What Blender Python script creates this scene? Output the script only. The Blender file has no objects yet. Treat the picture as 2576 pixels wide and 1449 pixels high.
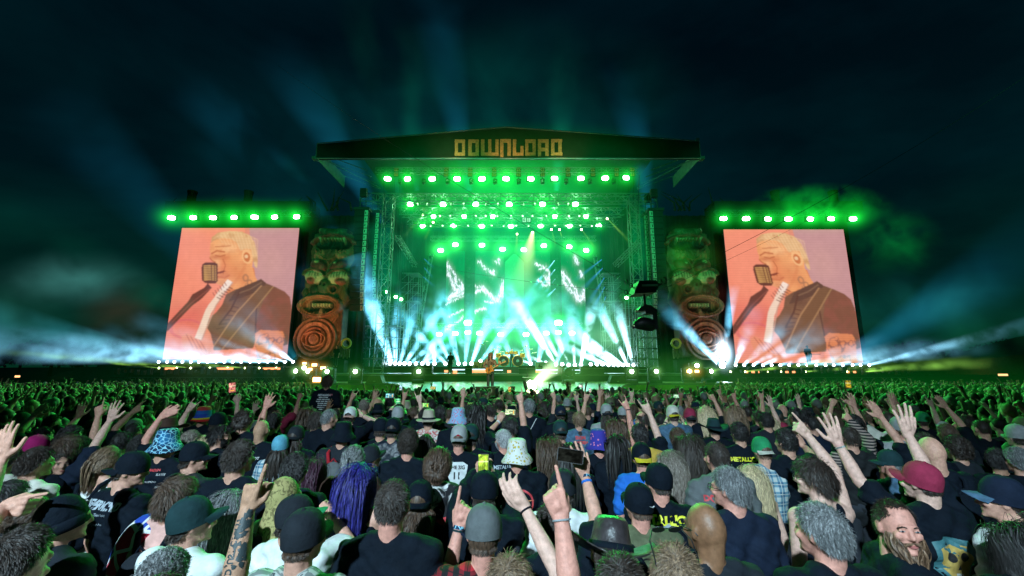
import bpy, bmesh, math, random
import numpy as np
from mathutils import Vector, Matrix, Euler
from mathutils.bvhtree import BVHTree
S = bpy.context.scene
COL = S.collection
random.seed(7)
RNG = np.random.default_rng(7)
# ---------------------------------------------------------------- camera
CAMZ = 2.4
FPX, VPX, VPY, HOR = 1059.0, 1288.0, 724.5, 920.0
PITCH = math.atan((HOR - VPY) / FPX)
cam = bpy.data.cameras.new('camera')
cam_ob = bpy.data.objects.new('camera', cam)
COL.objects.link(cam_ob)
cam_ob.location = (0, 0, CAMZ)
cam_ob.rotation_euler = (math.pi / 2 + PITCH, 0, 0)
cam.sensor_width = 36
cam.lens = FPX / 2576 * 36
cam.clip_start, cam.clip_end = 0.05, 3000
S.camera = cam_ob
S.view_settings.view_transform = 'Standard'
S.view_settings.look = 'None'
S.view_settings.exposure = 0
S.view_settings.gamma = 1
S.cycles.max_bounces = 4
S.cycles.diffuse_bounces = 2
S.cycles.glossy_bounces = 2
S.cycles.transparent_max_bounces = 16
S.cycles.sample_clamp_indirect = 3
# ---------------------------------------------------------------- night sky
W = bpy.data.worlds.new('World')
S.world = W
W.use_nodes = True
nt = W.node_tree
nt.nodes.clear()
def lk(nt, a, b): nt.links.new(a, b)
def mth(nt, op, a, b=None, c=None, clamp=False):
    n = nt.nodes.new('ShaderNodeMath'); n.operation = op; n.use_clamp = clamp
    for i, x in enumerate((a, b, c)):
        if x is None: continue
        if isinstance(x, (int, float)): n.inputs[i].default_value = x
        else: nt.links.new(x, n.inputs[i])
    return n.outputs[0]
def ramp(nt, fac, stops, interp='LINEAR'):
    r = nt.nodes.new('ShaderNodeValToRGB'); r.color_ramp.interpolation = interp
    e = r.color_ramp.elements
    while len(e) < len(stops): e.new(0.5)
    for el, (p, c) in zip(e, stops):
        el.position = p; el.color = (*c, 1)
    if fac is not None: nt.links.new(fac, r.inputs[0])
    return r.outputs[0]
def noise(nt, scale, detail=2, vec=None, rough=.5, dist=0):
    n = nt.nodes.new('ShaderNodeTexNoise'); n.inputs['Scale'].default_value = scale; n.inputs['Detail'].default_value = detail
    n.inputs['Roughness'].default_value = rough; n.inputs['Distortion'].default_value = dist
    if vec is not None: nt.links.new(vec, n.inputs['Vector'])
    return n.outputs[0]
def mixc(nt, fac, a, b, mode='MIX'):
    n = nt.nodes.new('ShaderNodeMix'); n.data_type = 'RGBA'; n.blend_type = mode
    for i, x in ((0, fac), (6, a), (7, b)):
        if isinstance(x, (int, float)): n.inputs[i].default_value = x
        elif isinstance(x, tuple): n.inputs[i].default_value = (*x, 1) if len(x) == 3 else x
        else: nt.links.new(x, n.inputs[i])
    return n.outputs[2]
tc = nt.nodes.new('ShaderNodeTexCoord')
sx = nt.nodes.new('ShaderNodeSeparateXYZ'); lk(nt, tc.outputs['Generated'], sx.inputs[0])
base = ramp(nt, sx.outputs[2], [(0.0, (.0008, .024, .012)), (.12, (.0006, .020, .014)), (.32, (.0003, .0115, .0150)), (.6, (.0002, .0055, .0095)), (1, (.0001, .0038, .0070))])
mp = nt.nodes.new('ShaderNodeMapping'); mp.inputs['Scale'].default_value = (1, 1, 2.4); lk(nt, tc.outputs['Generated'], mp.inputs[0])
cl = ramp(nt, noise(nt, 2.2, 5, mp.outputs[0], .55, .3), [(.36, (.55, .55, .62)), (.64, (1.35, 1.35, 1.3))])
skyc = mixc(nt, 1.0, base, cl, 'MULTIPLY')
bg = nt.nodes.new('ShaderNodeBackground'); lk(nt, skyc, bg.inputs[0]); bg.inputs[1].default_value = 1.0
wo = nt.nodes.new('ShaderNodeOutputWorld'); lk(nt, bg.outputs[0], wo.inputs[0])
# ---------------------------------------------------------------- floodlight on the mast behind the camera, pale blue white over the near crowd
def lamp(kind, name, loc, energy, color, size=.1, aim=None, spot=60, blend=.5, parent=None):
    L = bpy.data.lights.new(name, kind); L.energy = energy; L.color = color
    if kind == 'SPOT': L.spot_size = math.radians(spot); L.spot_blend = blend; L.shadow_soft_size = size
    elif kind == 'AREA': L.size = size
    else: L.shadow_soft_size = size
    o = bpy.data.objects.new(name, L); COL.objects.link(o); o.location = loc
    if aim is not None: o.rotation_euler = (Vector(aim) - Vector(loc)).to_track_quat('-Z', 'Y').to_euler()
    if parent is not None:
        o.parent = parent; o.matrix_parent_inverse = parent.matrix_basis.inverted()
    return o
lamp('SPOT', 'flood_light', (-3.6, -7.5, 8.6), 13500, (.60, .86, 1.0), .12, aim=(-.9, .2, 1.4), spot=55, blend=.7)
# green fill added on the stage front, from unseen lamps behind the camera
for gx in (-21, -7, 7, 21):
    lamp('SPOT', 'front_fill_light', (gx * .3, -24, 5), 60000, (.03, 1, .30), 1.0, aim=(gx, 37, 14.5), spot=17, blend=.5)
# green wash from the front truss down on the audience
for gx in (-14, -7, 0, 7, 14):
    lamp('SPOT', 'truss_wash_light', (gx, 35.0, 19.0), 15000, (.02, 1, .10), .25, aim=(gx * 1.25, 12, 1.5), spot=80, blend=.8)
for gx in (-24.5, 25):
    lamp('SPOT', 'truss_wash_light', (gx, 35.0, 15.0), 15000, (.04, 1, .08), .3, aim=(gx * 1.1, 10, 1.5), spot=95, blend=.8)

# ---------------------------------------------------------------- helpers
FWD = Vector((0, math.cos(PITCH), math.sin(PITCH)))
UPV = Vector((0, -math.sin(PITCH), math.cos(PITCH)))
def gz(y): return -.021 * max(0.0, y - 4)      # the field falls gently toward the stage
def ray(X, Y):
    return (FWD + Vector((1, 0, 0)) * ((X - VPX) / FPX) + UPV * ((VPY - Y) / FPX)).normalized()
def at(X, Y, depth):          # world point seen at picture position X, Y (2576 x 1449) at world Y = depth
    r = ray(X, Y)
    return Vector((0, 0, CAMZ)) + r * (depth / r.y)
def tag(o, label=None, cat=None, group=None, kind=None):
    if label: o['label'] = label
    if cat: o['category'] = cat
    if group: o['group'] = group
    if kind: o['kind'] = kind
    return o
def empty(name, loc=(0, 0, 0), rz=0, label=None, cat=None, group=None):
    o = bpy.data.objects.new(name, None); COL.objects.link(o); o.location = loc; o.rotation_euler = (0, 0, rz); o.empty_display_size = .2
    return tag(o, label, cat, group)
def obj(name, me, mats=None, parent=None, loc=None, rot=None, scale=None):
    o = bpy.data.objects.new(name, me); COL.objects.link(o)
    if mats is not None:
        mats = mats if isinstance(mats, (list, tuple)) else [mats]
        while len(me.materials) < len(mats): me.materials.append(None)
        for i, m in enumerate(mats):
            if me.materials[i] is None: me.materials[i] = m
            elif me.materials[i] != m:
                o.material_slots[i].link = 'OBJECT'; o.material_slots[i].material = m
    if parent is not None: o.parent = parent
    if loc is not None: o.location = loc
    if rot is not None: o.rotation_euler = rot
    if scale is not None: o.scale = scale if hasattr(scale, '__len__') else (scale,) * 3
    return o
def copy_tree(o, parent=None):
    c = o.copy(); COL.objects.link(c)
    if parent is not None: c.parent = parent
    for ch in o.children: copy_tree(ch, c)
    return c
class MB:                      # collects shapes, builds one mesh
    def __init__(s): s.v = []; s.f = []; s.m = []; s.mi = 0
    def add(s, v, f):
        b = len(s.v); s.v += [tuple(p) for p in v]; s.f += [tuple(i + b for i in q) for q in f]; s.m += [s.mi] * len(f)
        return s
    def box(s, a, b):
        x0, y0, z0 = a; x1, y1, z1 = b
        return s.add([(x0, y0, z0), (x1, y0, z0), (x1, y1, z0), (x0, y1, z0), (x0, y0, z1), (x1, y0, z1), (x1, y1, z1), (x0, y1, z1)],
                     [(0, 3, 2, 1), (4, 5, 6, 7), (0, 1, 5, 4), (1, 2, 6, 5), (2, 3, 7, 6), (3, 0, 4, 7)])
    def bar(s, p, q, w, d=None):
        p, q = Vector(p), Vector(q); d = d or w
        ax = (q - p).normalized(); u = ax.cross(Vector((0, 0, 1)))
        if u.length < 1e-3: u = Vector((1, 0, 0))
        u.normalize(); v = ax.cross(u)
        pts = [c + u * (i * w / 2) + v * (j * d / 2) for c in (p, q) for i, j in ((-1, -1), (1, -1), (1, 1), (-1, 1))]
        return s.add(pts, [(0, 3, 2, 1), (4, 5, 6, 7), (0, 1, 5, 4), (1, 2, 6, 5), (2, 3, 7, 6), (3, 0, 4, 7)])
    def tube(s, pts, r, n=8, cap=True):
        pts = [Vector(p) for p in pts]; rs = r if hasattr(r, '__len__') else [r] * len(pts)
        vs = []; fs = []
        for i, p in enumerate(pts):
            t = (pts[min(i + 1, len(pts) - 1)] - pts[max(i - 1, 0)]).normalized()
            u = t.cross(Vector((0.13, 0.07, 1)))
            if u.length < 1e-2: u = t.cross(Vector((1, 0, 0)))
            u.normalize(); w = t.cross(u)
            vs += [p + (u * math.cos(a) + w * math.sin(a)) * rs[i] for a in [2 * math.pi * k / n for k in range(n)]]
        for i in range(len(pts) - 1):
            for k in range(n):
                a, b = i * n + k, i * n + (k + 1) % n
                fs.append((a, b, b + n, a + n))
        if cap: fs += [tuple(range(n))[::-1], tuple(range((len(pts) - 1) * n, len(pts) * n))]
        return s.add(vs, fs)
    def lathe(s, prof, c=(0, 0, 0), n=24, ax='z'):
        vs = []; fs = []
        for r, h in prof:
            for k in range(n):
                a = 2 * math.pi * k / n; x, y = r * math.cos(a), r * math.sin(a)
                p = (x, y, h) if ax == 'z' else ((x, -h, y) if ax == 'y' else (h, x, y))
                vs.append((p[0] + c[0], p[1] + c[1], p[2] + c[2]))
        for i in range(len(prof) - 1):
            for k in range(n):
                a, b = i * n + k, i * n + (k + 1) % n
                fs.append((a, b, b + n, a + n))
        fs += [tuple(range(n))[::-1], tuple(range((len(prof) - 1) * n, len(prof) * n))]
        return s.add(vs, fs)
    def prism(s, poly, a, b, M=None):    # polygon in x,z extruded along y from a to b
        n = len(poly)
        vs = [Vector((x, a, z)) for x, z in poly] + [Vector((x, b, z)) for x, z in poly]
        if M is not None: vs = [M @ v for v in vs]
        return s.add(vs, [tuple(range(n)), tuple(range(2 * n - 1, n - 1, -1))] + [(i, i + n, (i + 1) % n + n, (i + 1) % n) for i in range(n)])
    def truss(s, p, q, w, r=.03, step=None):   # box truss: four chords and lacing
        p, q = Vector(p), Vector(q); ax = (q - p); L = ax.length; ax.normalize()
        u = ax.cross(Vector((0, 0, 1)))
        if u.length < 1e-2: u = Vector((1, 0, 0))
        u.normalize(); v = ax.cross(u)
        cs = [u * (i * w / 2) + v * (j * w / 2) for i, j in ((-1, -1), (1, -1), (1, 1), (-1, 1))]
        for c in cs: s.bar(p + c, q + c, r * 1.6)
        n = max(1, int(L / (step or w)))
        for k in range(n):
            a, b = p + ax * (L * k / n), p + ax * (L * (k + 1) / n)
            for j in range(4):
                c, d = cs[j], cs[(j + 1) % 4]
                s.bar(a + (c if k % 2 else d), b + (d if k % 2 else c), r)
            s.bar(a + cs[0], a + cs[1], r); s.bar(a + cs[1], a + cs[2], r)
        return s
    def mesh(s, name='m', smooth=False, fix=True):
        me = bpy.data.meshes.new(name); me.from_pydata(s.v, [], s.f); me.polygons.foreach_set('material_index', s.m)
        if fix:
            bm = bmesh.new(); bm.from_mesh(me); bmesh.ops.recalc_face_normals(bm, faces=bm.faces); bm.to_mesh(me); bm.free()
        if smooth:
            me.polygons.foreach_set('use_smooth', [True] * len(me.polygons))
            if smooth != 'all': me.set_sharp_from_angle(angle=math.radians(40))
        me.update()
        return me
    def build(s, name, mat, parent=None, smooth=False, **k):
        return obj(name, s.mesh(name, smooth), mat, parent, **k)
def mat(name, col, rough=.6, metal=0, var=.25, bump=0, scale=8, spec=.5, coat=0, sss=0, coord='Object'):
    m = bpy.data.materials.new(name); m.use_nodes = True; nt = m.node_tree
    b = nt.nodes['Principled BSDF']; b.inputs['Roughness'].default_value = rough; b.inputs['Metallic'].default_value = metal
    b.inputs['Specular IOR Level'].default_value = spec; b.inputs['Coat Weight'].default_value = coat
    tcn = nt.nodes.new('ShaderNodeTexCoord')
    if sss:
        b.inputs['Subsurface Weight'].default_value = sss; b.inputs['Subsurface Radius'].default_value = (.01, .004, .002)
    if var:
        f = noise(nt, scale, 4, tcn.outputs[coord], .6)
        lo, hi = tuple(c * (1 - var) for c in col), tuple(min(1, c * (1 + var)) for c in col)
        lk(nt, ramp(nt, f, [(.3, lo), (.7, hi)]), b.inputs['Base Color'])
    else: b.inputs['Base Color'].default_value = (*col, 1)
    if bump:
        bp = nt.nodes.new('ShaderNodeBump'); bp.inputs['Strength'].default_value = bump; bp.inputs['Distance'].default_value = .02
        lk(nt, noise(nt, scale * 2, 5, tcn.outputs[coord], .6), bp.inputs['Height']); lk(nt, bp.outputs[0], b.inputs['Normal'])
    return m
def emis(name, col, strength):
    m = bpy.data.materials.new(name); m.use_nodes = True; nt = m.node_tree; nt.nodes.clear()
    e = nt.nodes.new('ShaderNodeEmission'); e.inputs[0].default_value = (*col, 1); e.inputs[1].default_value = strength
    o = nt.nodes.new('ShaderNodeOutputMaterial'); lk(nt, e.outputs[0], o.inputs[0]); return m
def attr_mat(name, rough=.6, emit=0, attr='Col', spec=.4):
    m = bpy.data.materials.new(name); m.use_nodes = True; nt = m.node_tree
    a = nt.nodes.new('ShaderNodeAttribute'); a.attribute_name = attr
    if emit:
        nt.nodes.clear(); a = nt.nodes.new('ShaderNodeAttribute'); a.attribute_name = attr
        e = nt.nodes.new('ShaderNodeEmission'); e.inputs[1].default_value = emit; lk(nt, a.outputs[0], e.inputs[0])
        o = nt.nodes.new('ShaderNodeOutputMaterial'); lk(nt, e.outputs[0], o.inputs[0])
    else:
        b = nt.nodes['Principled BSDF']; lk(nt, a.outputs[0], b.inputs['Base Color']); b.inputs['Roughness'].default_value = rough; b.inputs['Specular IOR Level'].default_value = spec
    return m
def lin(c):                    # 0..255 picture colour to linear
    c = np.asarray(c, float) / 255
    return np.where(c <= .04045, c / 12.92, ((c + .055) / 1.055) ** 2.4)
def L3(*c): return tuple(float(x) for x in lin(c))

# beams, lamp halos and lit smoke painted as emitting volumes; no haze scatters light
def volmat(name, col, strength, kind, a=.15, nz=0.0, pw=2.0, col2=None):
    m = bpy.data.materials.new(name); m.use_nodes = True; nt = m.node_tree; nt.nodes.clear()
    tcn = nt.nodes.new('ShaderNodeTexCoord'); s = nt.nodes.new('ShaderNodeSeparateXYZ'); lk(nt, tcn.outputs['Object'], s.inputs[0])
    x, y, z = s.outputs
    ge = nt.nodes.new('ShaderNodeNewGeometry')
    if kind == 'beam':
        r2 = mth(nt, 'ADD', mth(nt, 'MULTIPLY', x, x), mth(nt, 'MULTIPLY', y, y))
        R = mth(nt, 'MULTIPLY_ADD', z, 1 - a, a)
        q = mth(nt, 'SUBTRACT', 1.0, mth(nt, 'DIVIDE', r2, mth(nt, 'MULTIPLY', R, R)))
        q = mth(nt, 'POWER', mth(nt, 'MAXIMUM', q, 0.0), pw)
        f = mth(nt, 'DIVIDE', mth(nt, 'MULTIPLY', q, mth(nt, 'POWER', mth(nt, 'MAXIMUM', mth(nt, 'SUBTRACT', 1.0, z), 0.0), .6)), mth(nt, 'POWER', R, 1.7))
    else:
        v = nt.nodes.new('ShaderNodeVectorMath'); v.operation = 'LENGTH'; lk(nt, tcn.outputs['Object'], v.inputs[0])
        d = v.outputs['Value']; q = mth(nt, 'MAXIMUM', mth(nt, 'SUBTRACT', 1.0, d), 0.0)
        if kind == 'halo': f = mth(nt, 'DIVIDE', mth(nt, 'MULTIPLY', q, q), mth(nt, 'ADD', mth(nt, 'MULTIPLY', d, d), .02))
        else: f = mth(nt, 'POWER', q, 1.5)
    if nz:
        f = mth(nt, 'MULTIPLY', f, mth(nt, 'MAXIMUM', mth(nt, 'MULTIPLY_ADD', mth(nt, 'SUBTRACT', noise(nt, nz, 3, ge.outputs['Position'], .6, .4), .43), 7.0, .25), 0.02))
    e = nt.nodes.new('ShaderNodeEmission'); e.inputs[0].default_value = (*col, 1)
    if col2 is not None and kind == 'beam': lk(nt, mixc(nt, z, col, col2), e.inputs[0])
    lk(nt, mth(nt, 'MULTIPLY', f, strength), e.inputs[1])
    o = nt.nodes.new('ShaderNodeOutputMaterial'); lk(nt, e.outputs[0], o.inputs['Volume'])
    return m
def cone_mesh():
    me = bpy.data.meshes.new('light_beam'); bm = bmesh.new(); bmesh.ops.create_cone(bm, cap_ends=True, segments=20, radius1=.15, radius2=1, depth=1)
    bmesh.ops.translate(bm, verts=bm.verts, vec=(0, 0, .5)); bm.to_mesh(me); bm.free(); return me
def ball_mesh(sub=3):
    me = bpy.data.meshes.new('glow'); bm = bmesh.new(); bmesh.ops.create_icosphere(bm, subdivisions=sub, radius=1); bm.to_mesh(me); bm.free(); return me
CONE, BALL = cone_mesh(), ball_mesh()
def beam(p, q, r, m, parent=None, name='light_beam'):
    p, q = Vector(p), Vector(q); d = q - p
    o = obj(name, CONE, m, None, loc=p, rot=d.to_track_quat('Z', 'Y').to_euler(), scale=(r, r, d.length))
    if parent is not None:
        o.parent = parent; o.matrix_parent_inverse = parent.matrix_basis.inverted()
    return o
def halo(p, r, m, parent=None, name='glow', sc=None):
    o = obj(name, BALL, m, None, loc=p, scale=sc or (r, r, r))
    if parent is not None:
        o.parent = parent; o.matrix_parent_inverse = parent.matrix_basis.inverted()
    return o
# painter: colour and height fields drawn with numpy, carried by real meshes
class Paint:
    def __init__(s, w, h, ext):          # ext = x0, y0, x1, y1 of the drawing units
        s.w, s.h = w, h
        xs = ext[0] + (np.arange(w) + .5) / w * (ext[2] - ext[0]); ys = ext[1] + (np.arange(h) + .5) / h * (ext[3] - ext[1])
        s.X, s.Y = np.meshgrid(xs, ys); s.c = np.zeros((h, w, 3)); s.z = np.zeros((h, w))
    def inside(s, poly):
        r = np.zeros(s.X.shape, bool); n = len(poly)
        for i in range(n):
            x0, y0 = poly[i]; x1, y1 = poly[(i + 1) % n]
            if y0 == y1: continue
            k = ((y0 > s.Y) != (y1 > s.Y)) & (s.X < (x1 - x0) * (s.Y - y0) / (y1 - y0) + x0)
            r ^= k
        return r
    def ell(s, cx, cy, rx, ry, rot=0):
        a = math.radians(rot); dx, dy = s.X - cx, s.Y - cy
        u, v = dx * math.cos(a) + dy * math.sin(a), -dx * math.sin(a) + dy * math.cos(a)
        return np.sqrt((u / rx) ** 2 + (v / ry) ** 2)
    def seg(s, p, q):                    # distance to a segment
        p, q = np.array(p, float), np.array(q, float); d = q - p
        t = np.clip(((s.X - p[0]) * d[0] + (s.Y - p[1]) * d[1]) / max(1e-9, d @ d), 0, 1)
        return np.hypot(s.X - p[0] - t * d[0], s.Y - p[1] - t * d[1])
    def put(s, mask, col, a=1.0):
        m = np.asarray(mask, float)[..., None] * a; s.c = s.c * (1 - m) + lin(col) * m
    def poly(s, pts, col, a=1.0): s.put(s.inside(pts), col, a)
    def line(s, pts, w, col, a=1.0):
        d = np.full(s.X.shape, 1e9)
        for p, q in zip(pts[:-1], pts[1:]): d = np.minimum(d, s.seg(p, q))
        s.put(np.clip((w - d) / max(1.0, w * .4) + .5, 0, 1), col, a)
    def blur(s, n=1, what='c'):
        A = getattr(s, what)
        for _ in range(n):
            for ax in (0, 1): A = (np.roll(A, 1, ax) + 2 * A + np.roll(A, -1, ax)) / 4
        setattr(s, what, A)
    def mesh(s, pos, name, zscale=0, ndir=(0, -1, 0)):   # pos(u, v) array function -> world xyz
        u, v = (np.arange(s.w) / (s.w - 1)), (np.arange(s.h) / (s.h - 1))
        U, V = np.meshgrid(u, v); P = pos(U, V)
        if zscale: P = P + np.array(ndir) * (s.z * zscale)[..., None]
        me = bpy.data.meshes.new(name); n = s.w * s.h
        idx = np.arange(n).reshape(s.h, s.w)
        q = np.stack([idx[:-1, :-1], idx[1:, :-1], idx[1:, 1:], idx[:-1, 1:]], -1).reshape(-1, 4)
        me.vertices.add(n); me.vertices.foreach_set('co', P.reshape(-1))
        me.loops.add(q.size); me.loops.foreach_set('vertex_index', q.reshape(-1).astype('i'))
        me.polygons.add(len(q)); me.polygons.foreach_set('loop_start', np.arange(0, q.size, 4, dtype='i'))
        at_ = me.color_attributes.new('Col', 'FLOAT_COLOR', 'POINT')
        at_.data.foreach_set('color', np.concatenate([s.c.reshape(-1, 3), np.ones((n, 1))], 1).astype('f').reshape(-1))
        me.update(calc_edges=True); me.validate()
        me.polygons.foreach_set('use_smooth', [True] * len(q))
        return me
def fbm(shape, base=4, octs=5, seed=0):
    r = np.random.default_rng(seed); out = np.zeros(shape); amp = 1; tot = 0
    for o in range(octs):
        n = base * 2 ** o; g = r.random((n + 2, n + 2))
        y, x = np.linspace(0, n, shape[0]), np.linspace(0, n, shape[1])
        yi, xi = np.floor(y).astype(int), np.floor(x).astype(int); fy, fx = (y - yi)[:, None], (x - xi)[None]
        fy, fx = fy * fy * (3 - 2 * fy), fx * fx * (3 - 2 * fx)
        A = g[yi][:, xi] * (1 - fx) + g[yi][:, xi + 1] * fx; B = g[yi + 1][:, xi] * (1 - fx) + g[yi + 1][:, xi + 1] * fx
        out += amp * (A * (1 - fy) + B * fy); tot += amp; amp *= .55
    return out / tot
def text_mesh(body, size, depth=0, bold=0, align='CENTER', shear=0):
    cu = bpy.data.curves.new('text', 'FONT'); cu.body = body; cu.size = size; cu.extrude = depth; cu.align_x = align; cu.align_y = 'CENTER'; cu.offset = bold; cu.shear = shear
    cu.resolution_u = 3
    o = bpy.data.objects.new('text', cu); COL.objects.link(o); dg = bpy.context.evaluated_depsgraph_get()
    me = bpy.data.meshes.new_from_object(o.evaluated_get(dg)); bpy.data.objects.remove(o); bpy.data.curves.remove(cu)
    return me
def join_at(me, M):
    me.transform(M); return me
# ================================================================= materials of the stage
M = {}
M['black'] = mat('black_paint', (.012, .013, .014), .45, 0, .3, .1, 6)
M['drape'] = mat('black_cloth', (.010, .013, .012), .9, 0, .4, .6, 1.5)
M['alu'] = mat('truss_aluminium', (.30, .32, .32), .4, .7, .15)
M['steel'] = mat('dark_steel', (.05, .06, .06), .45, .6, .3)
M['roof'] = mat('roof_tarpaulin', (.03, .04, .045), .7, 0, .3, .3, 1)
M['fascia'] = mat('fascia_cloth', (.012, .02, .022), .75, 0, .5, .25, .6)
M['banner'] = mat('side_banner_cloth', (.30, .34, .28), .8, 0, .25, .2, 2)
M['sand'] = mat('sand_letter', (.70, .42, .18), .8, 0, .3, .3, 5)
M['deck'] = mat('stage_deck', (.16, .20, .15), .28, 0, .35, .05, .8)
M['lime'] = mat('lime_fascia', (.22, .42, .03), .5, 0, .2)
M['ground'] = mat('trampled_grass', (.04, .045, .025), .95, 0, .5, .6, 3)
M['sp_grille'] = mat('speaker_grille', (.5, .55, .5), .5, .1, .3)
M['gold'] = mat('gold_lacquer', (.75, .48, .08), .25, .4, .1)
M['brass'] = mat('cymbal_brass', (.7, .55, .25), .25, .9, .1)
M['tent'] = mat('tan_tent_canvas', (.30, .22, .12), .85, 0, .2, .2, 1)
M['tealtent'] = mat('teal_canvas', (.04, .16, .15), .85, 0, .2, .2, 1)
M['leaf'] = mat('dark_foliage', (.03, .05, .02), .9, 0, .5)
M['yellow'] = mat('yellow_paint', (.55, .50, .05), .5, 0, .2)
M['cable'] = mat('cable_rubber', (.008, .009, .01), .5, 0, 0)
E_GRN = emis('green_lens', (.38, 1, .5), 38)
E_WHT = emis('white_lens', (.72, .9, 1), 26)
E_BLU = emis('blue_lens', (.25, .5, 1), 14)
E_WRM = emis('warm_lens', (1, .42, .12), 16)
E_YEL = emis('yellow_green_lens', (.85, 1, .45), 12)
E_DIM = emis('dim_amber_cell', (.5, .5, .1), .22)
V_GRN = volmat('green_emissive_glow', (.012, 1, .06), .047, 'halo')  # lamp glow in the air given as volume emission
V_GRN2 = volmat('green_emissive_glow_bright', (.04, 1, .12), .11, 'halo')
V_WHT = volmat('white_emissive_glow', (.4, .8, 1), .06, 'halo')
V_WRM = volmat('warm_emissive_glow', (1, .35, .05), .06, 'halo')
V_BEAM = volmat('blue_white_emissive_beam', (.26, .70, 1), 1.5, 'beam', .2, .6, 1.3, (.06, .45, .7))  # beam light likewise painted as emission inside the cones
V_BEAM2 = volmat('bright_white_emissive_beam', (.62, .93, 1), 2.7, 'beam', .15, .5, 1.6, (.1, .5, .5))
V_BEAM3 = volmat('crossing_emissive_beam', (.30, .78, 1), .62, 'beam', .14, .5, 1.4, (.08, .5, .6))
V_SOFT = volmat('soft_cyan_emissive_beam', (.10, .62, .75), .11, 'beam', .2, .5, 1.2)
V_WING = volmat('wing_emissive_beam', (.36, .74, 1), .36, 'beam', .15, .6, 1.5, (.10, .42, .62))
V_BLUE = volmat('deep_blue_emissive_beam', (.06, .3, 1), .34, 'beam', .12, 0, 1.8)
V_FAINT = volmat('faint_teal_emissive_beam', (.05, .42, .5), .085, 'beam', .35, .25, 1.4)
V_YEL = volmat('yellow_green_emissive_beam', (.45, 1, .14), .30, 'beam', .12, .5, 1.6)
V_WARMB = volmat('warm_white_emissive_beam', (.75, .72, .3), .17, 'beam', .12, 0, 1.5, (.25, .5, .15))

ORD = ['first', 'second', 'third', 'fourth', 'fifth', 'sixth', 'seventh', 'eighth', 'ninth', 'tenth', 'eleventh', 'twelfth', 'thirteenth', 'fourteenth', 'fifteenth', 'sixteenth', 'seventeenth', 'eighteenth', 'nineteenth', 'twentieth'] 
def ordn(i):
    return ORD[i] if i < 20 else ('twenty-' + ORD[i - 20] if i < 29 else ('thirtieth' if i == 29 else 'thirty-' + ORD[i - 30]))
SCp = lambda x, y: (737.9 + .47216 * x, 295.1 + .47216 * y)
LCp = lambda x, y: (322 + .3704 * x, 456.1 + .3704 * y)
RCp = lambda x, y: (1610 + .3704 * x, 456.1 + .3704 * y)
C4p = lambda x, y: (905.6 + .28645 * x, 637.3 + .28645 * y)
R1p = lambda x, y: (1106.8 + .16927 * x, 845.2 + .16927 * y)
R2p = lambda x, y: (704.3 + .16927 * x, 858.6 + .16927 * y)
R3p = lambda x, y: (1502.6 + .17187 * x, 831.8 + .17187 * y)
A = lambda c, d: at(c[0], c[1], d)

# ================================================================= ground
g = MB(); g.add([(x, y, z) for y, z in ((-60, 0), (4, 0), (40, gz(40)), (1500, gz(40))) for x in (-900, 900)], [(0, 1, 3, 2), (2, 3, 5, 4), (4, 5, 7, 6)])
tag(g.build('ground', M['ground']), kind='structure')

# ================================================================= roof
YF = 36.0
pl = [at(798, 403, YF), at(800, 366, YF), at(1272, 325, YF), at(1757, 360, YF), at(1760, 401, YF)]
zb = (pl[0].z + pl[4].z) / 2
XL, XR = at(800, 385, YF).x, at(1757, 380, YF).x
zl, za, zr = pl[1].z, pl[2].z, pl[3].z
XA = pl[2].x
roof = empty('stage_roof', (0, YF, 0), 0, 'black gabled stage roof with sand coloured lettering on its front', 'stage roof')
def rel(mb, p): return mb
m = MB(); m.prism([(XL, zb), (XL, zl), (XA, za), (XR, zr), (XR, zb)], -.25, .05); m.build('front_panel', M['fascia'], roof)
m = MB(); m.tube([(XL - .1, -.3, zb), (XR + .1, -.3, zb)], .05); m.tube([(XL, -.3, zl + .04), (XA, -.3, za + .04), (XR, -.3, zr + .04)], .05)
m.tube([(XL, -.3, zb), (XL, -.3, zl)], .05); m.tube([(XR, -.3, zb), (XR, -.3, zr)], .05)
m.box((XL - .3, -.5, zb - .15), (XL + .1, 0, zb + .12)); m.box((XR - .1, -.5, zb - .15), (XR + .3, 0, zb + .12)); m.box((XR - .3, -.4, zr), (XR, -.1, zr + .3))
m.build('edge_rail', M['alu'], roof)
m = MB(); D2 = 16.0
XI, XJ = XL + 3.4, XR - 3.4
m.add([(XI, .05, zl), (XA, .05, za), (XJ, .05, zr), (XJ, D2, zr), (XA, D2, za), (XI, D2, zl), (XI, .05, zl - .2), (XA, .05, za - .2), (XJ, .05, zr - .2), (XJ, D2, zr - .2), (XA, D2, za - .2), (XI, D2, zl - .2)],
      [(0, 1, 4, 5), (1, 2, 3, 4), (6, 11, 10, 7), (7, 10, 9, 8), (0, 5, 11, 6), (2, 8, 9, 3), (3, 9, 10, 4), (4, 10, 11, 5)])
m.build('roof_sheet', M['roof'], roof)
for sx_, X0 in ((1, XL + .05), (-1, XR - .05)):
    m = MB(); m.box((X0, .1, zb - .05), (X0 + sx_ * .08, 6.0, zb + 1.15)); m.build('side_banner', M['banner'], roof); m = MB(); [m.bar((X0 + sx_ * .2, y_, zb + 1.0), (X0 + sx_ * 3.6, y_ + 1.5, zb + .2), .06) for y_ in (1, 2.5, 4, 5.5)]; m.bar((X0 + sx_ * .2, .2, zb + .3), (X0 + sx_ * 3.6, 7, zb + .3), .08); m.build('side_brace', M['alu'], roof)
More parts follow.
